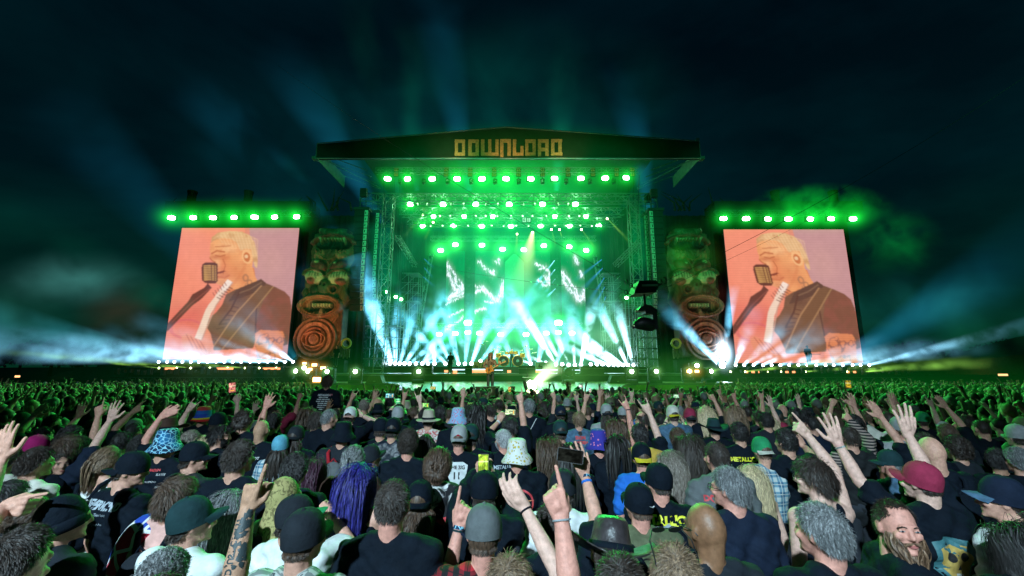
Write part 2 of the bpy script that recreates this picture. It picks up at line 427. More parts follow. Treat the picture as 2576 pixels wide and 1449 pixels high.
# letters
LO, LS = (1100.1, 335.4), .13541
letters = {
 'D': [(325, 515, 120, 175), (325, 515, 362, 415), (330, 382, 176, 361), (462, 515, 176, 361)],
 'O': [(578, 770, 120, 175), (578, 770, 362, 418), (578, 640, 176, 361), (712, 770, 176, 361)],
 'W': [(812, 875, 118, 362), (945, 1003, 118, 362), (1080, 1137, 118, 362), (812, 1137, 363, 415)],
 'N': [(1170, 1366, 112, 170), (1170, 1228, 171, 442), (1305, 1366, 171, 420)],
 'L': [(1405, 1465, 116, 362), (1403, 1602, 363, 416), (1545, 1602, 240, 362)],
 'o': [(1635, 1827, 118, 175), (1635, 1827, 360, 415), (1635, 1690, 176, 359), (1770, 1827, 176, 359)],
 'A': [(1870, 2065, 116, 175), (1870, 1927, 176, 420), (2005, 2065, 176, 420), (1928, 2004, 275, 333)],
 'd': [(2115, 2318, 112, 165), (2115, 2322, 362, 412), (2115, 2175, 166, 361), (2248, 2308, 166, 361)]}
rr = random.Random(3)
for k, (ch, rects) in enumerate(letters.items()):
    m = MB()
    for (x0, x1, y0, y1) in rects:
        pts = []
        def jag(ax0, ay0, ax1, ay1):
            n = max(2, int(math.hypot(ax1 - ax0, ay1 - ay0) / 14))
            for i in range(n):
                t = i / n; j = 5 if i % 2 else -2
                nx, ny = (ay1 - ay0), -(ax1 - ax0); l = math.hypot(nx, ny)
                pts.append((ax0 + (ax1 - ax0) * t + nx / l * j * rr.random(), ay0 + (ay1 - ay0) * t + ny / l * j * rr.random()))
        jag(x0, y0, x1, y0); jag(x1, y0, x1, y1); jag(x1, y1, x0, y1); jag(x0, y1, x0, y0)
        w = [at(LO[0] + LS * x, LO[1] + LS * y, YF - .3) for x, y in pts]
        m.prism([(p.x, p.z) for p in w], -.36 - rr.random() * .01, -.26)
    o = m.build('letter', M['sand'], roof)
    o['label'] = 'sand coloured ragged block letter %s' % 'DOWNLOAD'[k]
# warm lamps washing the lettering from its lower edge
for lx in (-5.2, 0, 5):
    lamp('SPOT', 'sign_wash_light', (lx - .3, YF - 2.6, zb - 1.2), 190, (1, .66, .3), .2, aim=(lx - .3, YF, zb + .8), spot=95, blend=.8)
# ---- trusses under the roof
def truss_thing(name, p, q, w, label, r=.035, group=None):
    m = MB(); c = (Vector(p) + Vector(q)) / 2
    m.truss(Vector(p) - c, Vector(q) - c, w, r); o = m.build(name, M['alu'], None, loc=c)
    tag(o, label, 'truss', group); return o
rows = {
 'top': (38.0, [(502, 328), (608, 328), (740, 328), (873, 328), (1005, 328), (1133, 327), (1265, 328), (1392, 326), (1532, 325), (1662, 324), (1773, 322)]),
 'second': (41.0, [(623, 463), (798, 463), (972, 463), (1150, 463), (1328, 463), (1503, 463)]),
 'third': (43.0, [(747, 528), (910, 528), (1063, 529), (1393, 528), (1560, 528)]),
 'fourth': (45.0, [(690, 579), (853, 578), (1005, 580), (1160, 580), (1318, 579), (1473, 579), (1628, 577)]),
 'arched': (46.5, [(785, 709), (863, 679), (1005, 681), (1115, 703), (1228, 706), (1335, 684), (1470, 690), (1560, 709)]),
 'lowest': (46.0, [(777, 1156), (863, 1152), (930, 1146), (993, 1150), (1105, 1157), (1240, 1157), (1348, 1150), (1412, 1146), (1485, 1150)])}
def stage_light(p, label, group, lens_mat, w=.5, h=.34, face=(0, -1, -.25), name='stage_light', glow=None, gr=1.4, energy=0, color=(.05, 1, .12), body=True, beamspec=None):
    o = empty(name, p, 0, label, 'stage light', group)
    rot = Vector(face).to_track_quat('-Y', 'Z').to_euler()
    m = MB(); m.box((-w / 2 - .06, .02, -h / 2 - .06), (w / 2 + .06, .3, h / 2 + .06)); m.tube([(-w / 2 - .1, .16, 0), (-w / 2 - .1, .16, h / 2 + .25), (w / 2 + .1, .16, h / 2 + .25), (w / 2 + .1, .16, 0)], .025, 6); m.tube([(0, .16, h / 2 + .25), (0, .16, h / 2 + .45)], .03, 6)
    b = obj('housing', m.mesh(), M['black'], o, rot=rot)
    m = MB(); n = 16
    pr = [(w / 2 * math.copysign(abs(math.cos(a)) ** .6, math.cos(a)), h / 2 * math.copysign(abs(math.sin(a)) ** .6, math.sin(a))) for a in [2 * math.pi * k / n for k in range(n)]]
    m.prism(pr, -.02, .015); obj('lens', m.mesh(), lens_mat, o, rot=rot)
    if glow is not None: obj('glow', BALL, glow, o, loc=(0, -.12, 0), scale=(gr, gr, gr * .9))
    if beamspec is not None:
        for (q, r, bm_) in beamspec: beam(Vector(p) + Vector((0, -.05, 0)), q, r, bm_, o)
    return o
for rn, (dep, pts) in rows.items():
    for i, c in enumerate(pts):
        p = A(SCp(*c), dep)
        big = rn in ('arched', 'lowest')
        stage_light(p, 'glaring green floodlight, %s from the left in the %s lamp row of the stage' % (ordn(i), rn), 'green floodlights over the stage', E_GRN,
                    w=.62 if rn != 'third' else .5, h=.4, glow=V_GRN2 if big else V_GRN, gr=rr.uniform(2.2, 3.1) if big else rr.uniform(1.9, 2.8), face=(rr.uniform(-.3, .3), -1, rr.uniform(-.4, -.1)))
for i, c in enumerate([(930, 1095), (1412, 1095)]):
    stage_light(A(SCp(*c), 45.5), 'larger green floodlight above the lowest lamp row beside a %s wall post' % ('narrow' if i else 'wide'), 'green floodlights over the stage', E_GRN, w=.8, h=.55, glow=V_GRN2, gr=2.6)
for i, c in enumerate([(500, 930), (546, 957), (574, 970), (1775, 961)]):
    stage_light(A(SCp(*c), 41), 'small green lamp on the scaffold bridge, %s along it' % ordn(i), 'side bridge lamps', E_GRN, w=.3, h=.25, glow=V_GRN, gr=1.1)
for rn, (dep, pts) in rows.items():
    p, q = A(SCp(*pts[0]), dep), A(SCp(*pts[-1]), dep)
    z = max(A(SCp(*c), dep).z for c in pts) + .75
    truss_thing('lighting_truss', (p.x - 1.2, dep + .15, z), (q.x + 1.2, dep + .15, z), .5, 'aluminium box truss carrying the %s row of green lamps' % rn, .03)
for k, yy in enumerate((39.5, 42.2, 44.2)):
    truss_thing('roof_truss', (XL + 3, yy, 18.7 - k * .4), (XR - 3, yy, 18.7 - k * .4), .8, 'deep roof truss number %s back from the front edge' % ('one', 'two', 'three')[k], .05)
# matrix blinder panels on the top truss, dark yellow cells
for i, x in enumerate((548, 814, 942, 1070, 1200, 1328, 1464, 1596, 1722, 1806)):
    c = A(SCp(x, 290), 38.2); o = empty('blinder_panel', c, 0, 'tall dim eight cell blinder, %s from the left under the roof edge' % ordn(i), 'blinder light', 'blinders under the roof edge')
    m = MB(); m.box((-.24, 0, -.5), (.24, .15, .5)); m.build('frame', M['black'], o)
    m = MB()
    for a in (-.1, .1):
        for b in range(4): m.lathe([(.08, .01), (.08, .03)], (a, 0, -.36 + .24 * b), 10, 'y')
    m.build('cells', E_DIM, o)
# small moving heads hanging from the trusses: clutter between lamps
rr = random.Random(5)
def moving_head_mesh():
    m = MB(); m.box((-.18, -.14, .24), (.18, .14, .36)); m.box((-.2, -.06, -.1), (-.15, .06, .26)); m.box((.15, -.06, -.1), (.2, .06, .26))
    m.lathe([(.07, -.2), (.13, -.17), (.14, .1), (.1, .2)], (0, 0, -.03), 12, 'y'); m.tube([(0, 0, .36), (0, 0, .6)], .03, 6); return m.mesh('moving_head', True)
MH = moving_head_mesh()
ml = MB(); ml.lathe([(.11, .205), (.11, .22)], (0, 0, -.03), 12, 'y'); MHL = ml.mesh('lens')
k = 0
E_SM = emis('small_green_lens', (.5, 1, .5), 5)
for rn, n in (('top', 10), ('second', 14), ('third', 13), ('fourth', 14)):
    dep, pts = rows[rn]; p, q = A(SCp(*pts[0]), dep), A(SCp(*pts[-1]), dep)
    for i in range(n):
        x = p.x + (q.x - p.x) * (i + .5) / n
        o = tag(obj('moving_head_light', MH, M['steel'], loc=(x, dep + .3, p.z - .25 if rn == 'top' else p.z + .1), rot=(0, 0, rr.uniform(-.8, .8))), 'dark moving head spotlight, %s from the left hanging among the %s lamp row' % (ordn(i), rn), 'moving head light', 'unlit moving heads under the roof')
        if rn != 'top': obj('lens', MHL, E_SM, o, rot=(0, 0, 0))
        k += 1
# digital sign in the lamp rig
o = empty('rig_sign', A(SCp(1243, 547), 43), 0, 'small square lit sign hanging in the middle of the lamp rig', 'sign')
m = MB(); m.box((-.5, 0, -.3), (.5, .1, .3)); m.build('case', M['black'], o)
m = MB()
for a, b, c_, d in ((-.42, -.22, -.06, -.17), (-.42, .18, -.06, .23), (-.42, -.2, -.37, .2), (-.11, -.2, -.06, .2), (-.3, -.03, -.1, .03), (.08, -.18, .2, -.05), (.08, .03, .2, .18), (.27, -.18, .4, -.05), (.27, .03, .4, .18)): m.box((a, -.02, b), (c_, .02, d))
m.build('symbol', emis('sign_green_white', (.5, 1, .7), 1.2), o)

# ================================================================= roof legs, scaffold towers
def tower(x, y, w, z0, z1, label, step=1.0, r=.05):
    m = MB(); m.truss((0, 0, z0), (0, 0, z1), w, r, step)
    o = m.build('scaffold_tower', M['alu'], None, loc=(x, y, 0)); tag(o, label, 'scaffold tower'); return o
tower(at(968, 700, 39).x, 39, .9, 0, 18.6, 'lattice tower just inside the pair of hanging speakers nearest the tusked totem')
tower(at(1602, 700, 39).x, 39, .9, 0, 18.6, 'lattice tower just inside the hanging speakers behind the flying camera')
def scaffold(cx, y, label, w=3.6, d=2.4, z1=8.5):
    m = MB()
    for i in range(4):
        for j in range(3):
            x, yy = -w / 2 + w * i / 3, -d / 2 + d * j / 2
            m.tube([(x, yy, 0), (x, yy, z1)], .03, 6)
    for k in range(1, int(z1 / 1.0) + 1):
        for j in range(3): m.tube([(-w / 2, -d / 2 + d * j / 2, k * 1.0), (w / 2, -d / 2 + d * j / 2, k * 1.0)], .025, 5)
        for i in range(3): m.tube([(-w / 2 + w * i / 3, -d / 2, (k - 1) * 1.0), (-w / 2 + w * (i + 1) / 3, -d / 2, k * 1.0)], .022, 5)
        if k % 3 == 0: m.box((-w / 2, -d / 2, k * 1.0 + .04), (w / 2, d / 2, k * 1.0 + .08))
    o = m.build('scaffold_tower', M['alu'], None, loc=(cx, y, 0)); tag(o, label, 'scaffold tower'); return o
scaffold(at(955, 880, 40).x, 40.2, 'scaffold base at the wing near the tusked totem under the speakers')
scaffold(at(1628, 880, 40).x, 40.2, 'scaffold base at the wing under the flying camera')
scaffold(at(1010, 880, 44).x, 44.5, 'scaffold bay behind the row of pale beams near the tusked totem', 3.2, 2, 12)
scaffold(at(1560, 880, 44).x, 44.5, 'scaffold bay behind the pale beams on the flying camera side', 3.2, 2, 12)
# sloping bridges and braces on the side walls
for (a, b, l) in (((555, 640), (648, 790), 'sloping bridge truss on the side wall near the tusked totem'), ((1715, 790), (1850, 660), 'sloping bridge truss on the side wall behind the flying camera')):
    p, q = A(SCp(*a), 40), A(SCp(*b), 46) if b[0] < 1000 else A(SCp(*b), 38)
    truss_thing('bridge_truss', p, q, .45, l, .03)
for sgn, xx in ((1, 985), (-1, 1588)):
    for j in range(5):
        p = at(xx + sgn * (j * 13 - 20), 440, 38 + j); q = at(xx + sgn * (j * 15 - 5), 905, 41 + j)
        m = MB(); m.tube([(0, 0, 0), q - p], .03, 5)
        tag(m.build('rigging_cable', M['cable'], None, loc=p), 'taut dark cable, %s from the %s speakers, running down the side wall' % (ordn(j), 'totem side' if sgn > 0 else 'camera side'), 'cable', 'cables down the side walls')
# ---- side walls, back wall
side = empty('stage_wall', (0, 0, 0), 0, 'dark cloth walls round the back and sides of the stage', 'stage wall')
xl, xr = at(978, 800, 41).x, at(1596, 800, 41).x
xbl, xbr = at(1060, 800, 49).x, at(1520, 800, 49).x
def wavy(mb, p, q, z0, z1, n=60, amp=.12, th=.05):
    p, q = Vector((*p, 0)), Vector((*q, 0)); d = q - p; nn = Vector((-d.y, d.x, 0)).normalized()
    v = []; f = []
    for i in range(n + 1):
        c = p + d * (i / n) + nn * amp * (math.sin(i * 1.9) + .5 * math.sin(i * .7 + 1))
        v += [(c.x, c.y, z0), (c.x, c.y, z1), (c.x + nn.x * th, c.y + nn.y * th, z0), (c.x + nn.x * th, c.y + nn.y * th, z1)]
    for i in range(n):
        a = i * 4; f += [(a, a + 4, a + 5, a + 1), (a + 2, a + 3, a + 7, a + 6), (a + 1, a + 5, a + 7, a + 3), (a, a + 2, a + 6, a + 4)]
    mb.add(v, f)
m = MB(); wavy(m, (xl, 40.5), (xbl, 49), 1.8, 18.5); wavy(m, (xbr, 49), (xr, 40.5), 1.8, 18.5); m.build('side_drape', M['drape'], side)
M['back'] = mat('dark_green_backdrop', (.01, .06, .03), .8, 0, .4, .2, .5)
m = MB(); wavy(m, (xbl, 49.2), (xbr, 49.2), 1.8, 18.5, 80, .05); m.build('back_drape', M['back'], side)
M['ceil'] = M['roof']
# ---- LED screens at the back with drifting white smoke pictures (pixel units of the close view)
wisps = [
 ([(745, 90), (765, 190), (800, 260), (815, 320), (850, 330)], 9), ([(770, 120), (830, 200), (825, 280), (860, 300), (880, 330)], 6), ([(860, 240), (890, 280), (885, 310)], 7),
 ([(780, 410), (830, 360), (905, 325)], 9), ([(800, 385), (870, 375), (905, 350)], 7), ([(770, 410), (800, 370), (850, 350)], 7), ([(745, 460), (790, 430), (905, 380)], 4),
 ([(745, 670), (790, 640), (850, 610), (900, 560)], 7), ([(740, 665), (770, 655), (790, 635)], 12), ([(780, 560), (900, 500)], 4),
 ([(1040, 80), (1090, 140), (1150, 170), (1170, 190)], 8), ([(1190, 75), (1215, 95), (1212, 60)], 9), ([(1150, 185), (1175, 165)], 8),
 ([(1005, 350), (1060, 320), (1110, 350), (1160, 400), (1200, 415), (1240, 380), (1258, 300)], 11), ([(1005, 300), (1080, 300), (1120, 350), (1180, 410), (1215, 430)], 8), ([(1215, 410), (1235, 350), (1258, 250)], 9), ([(1100, 430), (1170, 440), (1200, 425)], 5),
 ([(1005, 520), (1040, 500), (1095, 490)], 8), ([(1550, 95), (1630, 130), (1670, 170), (1672, 280)], 8), ([(1570, 240), (1620, 290), (1660, 280)], 6), ([(1630, 200), (1655, 260)], 7), ([(1580, 150), (1640, 120)], 5),
 ([(1785, 175), (1810, 270), (1850, 320), (1900, 380), (1935, 420), (1970, 410), (1980, 330)], 10), ([(1790, 170), (1840, 230), (1870, 290), (1900, 310), (1925, 380)], 8), ([(1930, 415), (1975, 350)], 11), ([(1910, 30), (1925, 90), (1915, 60)], 9), ([(1955, 170), (1965, 210)], 8)]
E_SCR = attr_mat('stage_led', emit=1)
rw = np.random.default_rng(4)
for i, (x0, x1) in enumerate(((742, 906), (1003, 1262), (1449, 1680), (1776, 1990))):
    y0, y1 = -20, 700
    P = Paint(int((x1 - x0) / 2.2), 320, (x0, y0, x1, y1))
    P.c[:] = lin((0, 92, 48)); P.c *= (.45 + .9 * fbm(P.X.shape, 4, 4, i))[..., None]
    P.c += lin((10, 150, 90)) * (np.clip((P.Y - 250) / 500, 0, 1) * .25)[..., None]
    jag = (fbm(P.X.shape, 26, 5, 20 + i) - .5); jag2 = (fbm(P.X.shape, 26, 5, 30 + i) - .5)
    X0, Y0 = P.X.copy(), P.Y.copy(); P.X = X0 + jag * 34; P.Y = Y0 + jag2 * 34
    rid = 1 - np.abs(fbm(P.X.shape, 24, 4, 60 + i) - .5) * 5
    for pts, wd in wisps:
        d = np.full(P.X.shape, 1e9)
        for p, q in zip(pts[:-1], pts[1:]): d = np.minimum(d, P.seg(p, q))
        k = np.exp(-(d / (wd * 1.35)) ** 2) * np.clip(rid * 1.4, .15, 1) + .1 * np.exp(-(d / (wd * 4)) ** 2)
        P.put(np.clip(k, 0, 1), (225, 225, 245))
    P.X, P.Y = X0, Y0
    sp = rw.random(P.X.shape) > .9975; P.put(sp, (150, 200, 190), .6); P.c *= 1.5
    a, b = C4p(x0, 0)[0], C4p(x1, 0)[0]
    A0, B0 = at(a, 850, 48.4).x, at(b, 850, 48.4).x; zt, zbm = A(C4p(800, y0), 48.4).z, A(C4p(800, y1), 48.4).z
    o = empty('stage_screen', ((A0 + B0) / 2, 48.4, zbm), 0, '%s tall LED screen at the back of the stage showing drifting white smoke' % ('narrow outer', 'wide inner', 'inner, half washed out by beams,', 'outer, right of the second dark post,')[i], 'screen', 'tall LED screens at the back of the stage')
    hw = (B0 - A0) / 2; H = zt - zbm
    me = P.mesh(lambda U, V: np.stack([-hw + 2 * hw * U, 0 * U - .02, H * (1 - V)], -1), 'picture'); obj('picture', me, E_SCR, o)
    m = MB(); m.box((-hw - .05, 0, -.05), (hw + .05, .2, H + .05)); m.build('frame', M['black'], o)
# dark posts with small beam lamps, edge ladders of blue lamps
def light_post(x, y, z0, z1, n, label, lens, beams=None, w=.9, sl=0):
    o = empty('light_post', (x, y, z0), 0, label, 'light post')
    m = MB(); m.truss((0, .2, 0), (sl, .2, z1 - z0), w, .035, 1.2); m.build('frame', M['alu' if w < .6 else 'black'], o)
    for i in range(n):
        t = (i + .5) / n; c = Vector((sl * t, -.25, (z1 - z0) * t))
        h = empty('small_beam_lamp', c); h.parent = o
        mm = MB(); mm.box((-.12, 0, -.14), (.12, .2, .16)); mm.box((-.3, .12, .12), (.3, .18, .16)); mm.build('housing', M['steel'], h)
        mm = MB(); m
    return o
light_post(A(C4p(956, 300), 48).x, 47.9, A(C4p(956, 560), 47.9).z, A(C4p(956, 20), 47.9).z, 7, 'dark post of small lamps between the two screens nearest the singer side', E_WHT)
light_post(A(C4p(1730, 300), 48).x, 47.9, A(C4p(1730, 560), 47.9).z, A(C4p(1730, 20), 47.9).z, 7, 'dark post of small lamps left of the outer screen with drifting smoke', E_WHT)
lp = light_post(A(C4p(515, 620), 46).x, 46, A(C4p(515, 640), 46).z, A(C4p(565, 0), 46).z, 8, 'slanting ladder of small blue lamps on the totem side of the stage', E_BLU, w=.35, sl=1.1)
lp2 = light_post(A(C4p(2176, 640), 46).x, 46, A(C4p(2176, 660), 46).z, A(C4p(2120, 10), 46).z, 8, 'slanting ladder of small blue lamps casting blue beams inward', E_BLU, w=.35, sl=-1.1)
for (a, b, r) in (((2123, 55), (1870, 250), .45), ((2130, 130), (1930, 340), .5), ((2145, 215), (1990, 460), .5), ((2147, 297), (2020, 540), .5), ((2157, 380), (2090, 580), .45), ((2160, 467), (2120, 600), .35), ((2170, 550), (2150, 640), .25),
                  ((563, 47), (650, 130), .3), ((563, 125), (640, 215), .3), ((555, 205), (650, 290), .3)):
    h = lp2 if a[0] > 1000 else lp
    beam(A(C4p(*a), 45.7), A(C4p(*b), 44.5), r, V_BLUE, h)
for (a, b, r) in (((1709, 62), (1500, 330), .35), ((1713, 142), (1560, 330), .35), ((1715, 225), (1600, 380), .3), ((1717, 310), (1600, 420), .3)):
    o = beam(A(C4p(*a), 47.5), A(C4p(*b), 45.5), r, V_BEAM); tag(o, kind='stuff'); o.name = 'light_beam'
# centre entrance arch between the screens
m = MB(); a, b = A(C4p(1268, 690), 48.7), A(C4p(1440, 10), 48.7)
m.prism([(a.x, a.z), (a.x, b.z - 1), (a.x + 1, b.z), (b.x - 1, b.z), (b.x, b.z - 1), (b.x, a.z)], 48.6, 48.9)
tag(m.build('entrance_panel', mat('pale_green_panel', (.12, .3, .18), .5, 0, .2)), 'plain pale panel with rounded top between the inner screens', 'panel')

# ================================================================= decks
DECKZ = 1.2
th = empty('thrust_stage', (0, 26, 0), 0, 'wide rounded thrust stage with a lime green front edge', 'stage')
n = 64; outer = []
for i in range(n + 1):
    X = -16.4 + 32.8 * i / n; e_ = min(1, max(0, (abs(X) - 4.2) / 4.5)); e_ = e_ * e_ * (3 - 2 * e_)
    outer.append((X, (20.4 + 9.3 * e_ + .05 * abs(X) + (1.2 * max(0, abs(X) - 14.9) / 1.5) ** 2) - 26))
outl = [(-16.4, 7.0)] + outer + [(16.4, 7.0)]
def plate(z0, z1, pts, mb):
    k = len(pts); mb.add([(x, y, z0) for x, y in pts] + [(x, y, z1) for x, y in pts], [tuple(range(k)), tuple(range(2 * k - 1, k - 1, -1))] + [(i, (i + 1) % k, (i + 1) % k + k, i + k) for i in range(k)])
m = MB(); plate(DECKZ - .12, DECKZ, outl, m); m.build('deck', M['deck'], th)
m = MB(); plate(DECKZ - .48, DECKZ - .123, [(x * .992, (y - 7) * .99 + 7) for x, y in outl], m); m.build('lime_edge', M['lime'], th)
m = MB(); plate(-.8, DECKZ - .483, [(x * .97, (y - 7) * .96 + 7) for x, y in outl], m); m.build('skirt', M['drape'], th)
ms = empty('main_stage', (0, 42, 0), 0, 'raised main stage deck behind the thrust with equipment boxes along it', 'stage')
m = MB(); m.box((-16.5, -7.8, 1.62), (16.5, 8, 1.78)); m.build('deck', M['deck'], ms)
m = MB(); m.box((-16.35, -7.7, -.8), (16.35, 7.9, 1.615)); m.build('skirt', M['drape'], ms)
m = MB(); m.box((-13, -3.4, 1.783), (13, -.2, 2.3)); m.build('riser', M['drape'], ms)
# boxes and light bars along the front of the riser, from the close view (R1 units)
k = 0
E_BAR = emis('pale_light_bar', (.55, .8, 1), 2.6); E_OBAR = emis('orange_light_bar', (1, .30, .12), 2.2)
for (x0, x1, y0, y1, kind) in ((370, 475, 470, 580, 'case'), (1755, 1868, 480, 585, 'case'), (2090, 2440, 485, 570, 'case'), (1170, 1305, 475, 520, 'case'), (-340, -120, 480, 580, 'case'), (1310, 1415, 480, 560, 'case'),
                               (480, 690, 505, 545, 'obar'), (190, 250, 510, 560, 'obar'), (60, 125, 508, 540, 'obar'), (1000, 1055, 510, 545, 'obar'), (1425, 1640, 510, 545, 'obar'), (1870, 1985, 512, 552, 'obar'),
                               (480, 690, 490, 504, 'bar'), (180, 365, 493, 508, 'bar'), (810, 935, 503, 514, 'bar'), (1425, 1750, 500, 510, 'bar'), (1990, 2085, 503, 514, 'bar'), (1870, 1985, 500, 511, 'bar')):
    p, q = at(*R1p(x0, y1), 34.0), at(*R1p(x1, y0), 34.0)
    if kind == 'case':
        o = empty('equipment_case', (p.x, 34.0, 1.783), 0, 'black equipment case, %s along the front of the main stage' % ordn(k), 'equipment case', 'black cases along the main stage')
        m = MB(); m.box((0, 0, 0), (q.x - p.x, .6, .62)); m.build('body', M['black'], o)
        m = MB(); m.box((-.015, -.015, .4), (q.x - p.x + .015, .615, .43)); m.build('trim', M['alu'], o); k += 1
    else:
        m = MB(); m.box((0, 0, 0), (q.x - p.x, .12, q.z - p.z))
        o = m.build('light_bar', E_BAR if kind == 'bar' else E_OBAR, None, loc=(p.x, 34.1, p.z)); k += 1
        tag(o, '%s glowing strip light, %s along the front of the riser' % ('pale blue' if kind == 'bar' else 'orange', ordn(k - 7)), 'strip light', 'strip lights along the riser')
# two cabinets with lightning marks beside the drums
for (x0, x1, nm) in ((490, 690, 'yellow green cabinet with black jagged marks behind the guitarist'), (1425, 1650, 'pale green cabinet with faint marks right of the drum kit')):
    for h in range(2):
        xa = x0 + (x1 - x0) * h / 2; xb = x0 + (x1 - x0) * (h + 1) / 2 - 6
        p, q = at(*R1p(xa, 488), 36.5), at(*R1p(xb, 385), 36.5)
        o = empty('speaker_cabinet', (p.x, 36.5, 1.783), 0, nm + (', first half' if h == 0 else ', second half'), 'speaker cabinet')
        W_, H_ = q.x - p.x, q.z - 1.783
        m = MB(); m.box((0, 0, 0), (W_, .6, H_)); m.build('box', mat('cabinet_%d' % h, (.32, .38, .10) if x0 < 1000 else (.2, .5, .2), .6), o)
        m = MB()
        for pts in ([(.1, .15), (.45, .8), (.5, .8), (.18, .15)], [(.42, .75), (.5, .8), (.62, .3), (.55, .3)], [(.6, .62), (.85, .62), (.83, .55), (.6, .55)], [(.78, .6), (.86, .6), (.72, .3), (.66, .3)], [(.66, .36), (.9, .36), (.9, .3), (.66, .3)]):
            m.prism([(a * W_, b * H_) for a, b in pts], -.02 - .003 * rr.random(), -.004)
        m.build('mark', M['black'], o)

# ================================================================= floor beam lamps
def floor_lamp(p, label, group, beams, lens=E_WHT, gl=V_WHT, gr=.8, s=1.0):
    o = empty('floor_beam_light', p, 0, label, 'stage light', group)
    m = MB(); m.box((-.2 * s, -.16 * s, -.52 * s), (.2 * s, .16 * s, -.36 * s)); m.box((-.24 * s, -.07 * s, -.38 * s), (-.18 * s, .07 * s, .05 * s)); m.box((.18 * s, -.07 * s, -.38 * s), (.24 * s, .07 * s, .05 * s))
    m.lathe([(.1 * s, -.2 * s), (.16 * s, -.15 * s), (.17 * s, .12 * s), (.15 * s, .14 * s)], (0, 0, 0), 14, 'y'); m.build('housing', M['black'], o)
    m = MB(); m.lathe([(.15 * s, .142 * s), (.15 * s, .16 * s)], (0, 0, 0), 14, 'y'); m.build('lens', lens, o)
    obj('glow', BALL, gl, o, loc=(0, -.12 * s, 0), scale=gr)
    for (q, r, bm_) in beams: beam(p, q, r, bm_, o)
    return o
B = [((268, 968), (60, 440), 0), ((312, 968), (292, 330), 0), ((352, 968), (500, 380), 0), ((395, 968), (800, 330), 0), ((440, 968), (900, 570), 0), ((494, 968), (860, 740), 0), ((550, 968), (900, 740), 0), ((600, 968), (860, 840), 0), ((657, 968), (840, 870), 0),
     ((753, 970), (330, 520), 0), ((790, 955), (560, 480), 0), ((867, 970), (700, 330), 0), ((923, 970), (985, 350), 0), ((980, 968), (1220, 320), 0), ((1060, 945), (1560, 330), 0),
     ((1498, 970), (1180, 850), 1), ((1630, 962), (1320, 850), 1), ((1720, 975), (1280, 290), 1), ((1775, 975), (1560, 620), 1), ((1830, 980), (1640, 500), 1), ((1885, 980), (1845, 480), 1), ((1938, 978), (2060, 380), 1),
     ((2025, 975), None, 0), ((2077, 975), None, 0), ((2127, 975), (1860, 850), 1), ((2180, 978), (1700, 780), 1), ((2225, 978), (1780, 680), 1), ((2265, 980), (1900, 720), 1), ((2307, 980), (1760, 600), 1), ((2348, 980), (2080, 430), 1), ((2400, 980), (2240, 400), 1)]
for i, (a, b, br) in enumerate(B):
    p = A(C4p(*a), 40); bs = []
    if b is not None:
        q = A(C4p(*b), 42.5 if i % 2 else 38.5); L = (q - p).length
        bs = [(q, .10 * L + .15, V_BEAM2 if br else V_BEAM)]
        bs.append((p + (q - p) * 1.15, .15 * L, V_SOFT))
        if br and i in (17, 21, 28, 29, 30, 20): bs.append((p + (q - p) * .5, .045 * L, V_BEAM2))
    floor_lamp(p, 'dazzling white floor beam lamp, %s from the left along the back riser' % ordn(i), 'white floor lamps along the riser', bs, gr=.85 if br else .6)
# warm key beams and thin yellow green beams from the rig
for i, (a, b, da, db, r, mm) in enumerate((((1275, 613), (1200, 980), 44, 36, 1.9, V_WARMB), ((1192, 622), (1186, 740), 45, 43, .4, V_WARMB), ((1375, 598), (1405, 710), 44, 42, .25, V_YEL), ((1418, 598), (1450, 700), 44, 42, .25, V_YEL), ((1535, 598), (1610, 700), 44, 42, .25, V_YEL), ((1672, 540), (1800, 670), 43, 40, .3, V_YEL), ((690, 520), (590, 640), 43, 41, .3, V_YEL), ((745, 560), (700, 650), 43, 41, .25, V_YEL))):
    stage_light(A(SCp(*a), da), 'small %s spotlight, %s among the lower rig lamps' % ('warm white' if mm is V_WARMB else 'yellow green', ordn(i)), 'small spotlights in the rig', emis('spot_lens', (1, .9, .6), 8) if mm is V_WARMB else E_YEL, w=.2, h=.2, beamspec=[(A(SCp(*b), db), r, mm)])
lamp('SPOT', 'key_light', (-7, 1, 15), 30000, (1, .72, .42), .3, aim=(-1.05, 20.9, 2.3), spot=9, blend=.5)
for gx in (-11, 0, 11): lamp('SPOT', 'deck_wash_light', (gx * .8, 36.5, 19), 9000, (.30, 1, .12), .4, aim=(gx, 27.5, 1.2), spot=60, blend=.8)
for gx in (-13, 13): lamp('SPOT', 'deck_front_light', (gx * .9, 20, 7), 700, (.35, 1, .06), .4, aim=(gx * .8, 30, 1.0), spot=70, blend=.8)
for i, (a, b) in enumerate((((923, 970), (1330, 330)), ((980, 970), (760, 430)), ((1160, 955), (1420, 330)), ((1350, 955), (1080, 340)), ((1498, 970), (1330, 330)), ((1560, 970), (1700, 400)), ((1720, 975), (1900, 470)), ((657, 968), (600, 400)), ((550, 968), (860, 470)), ((2077, 975), (1760, 330)))):
    tag(beam(A(C4p(*a), 40.5), A(C4p(*b), 43), 1.25, V_BEAM3), kind='stuff')
# scissoring pale beams high at the back
for i, (a, b) in enumerate((((1160, 640), (1620, 250)), ((1560, 640), (1150, 230)), ((1280, 640), (1780, 380)), ((640, 640), (760, 200)), ((420, 600), (250, 250)), ((1480, 640), (1240, 120)), ((2150, 700), (2240, 200)))):
    o = beam(A(C4p(*a), 44), A(C4p(*b), 42), 1.0, volmat('pale_scissor_emissive_beam_%d' % i, (.14, .66, .55), .24, 'beam', .5, 0, 1.4) if i == 0 else bpy.data.materials['pale_scissor_emissive_beam_0']); tag(o, kind='stuff')

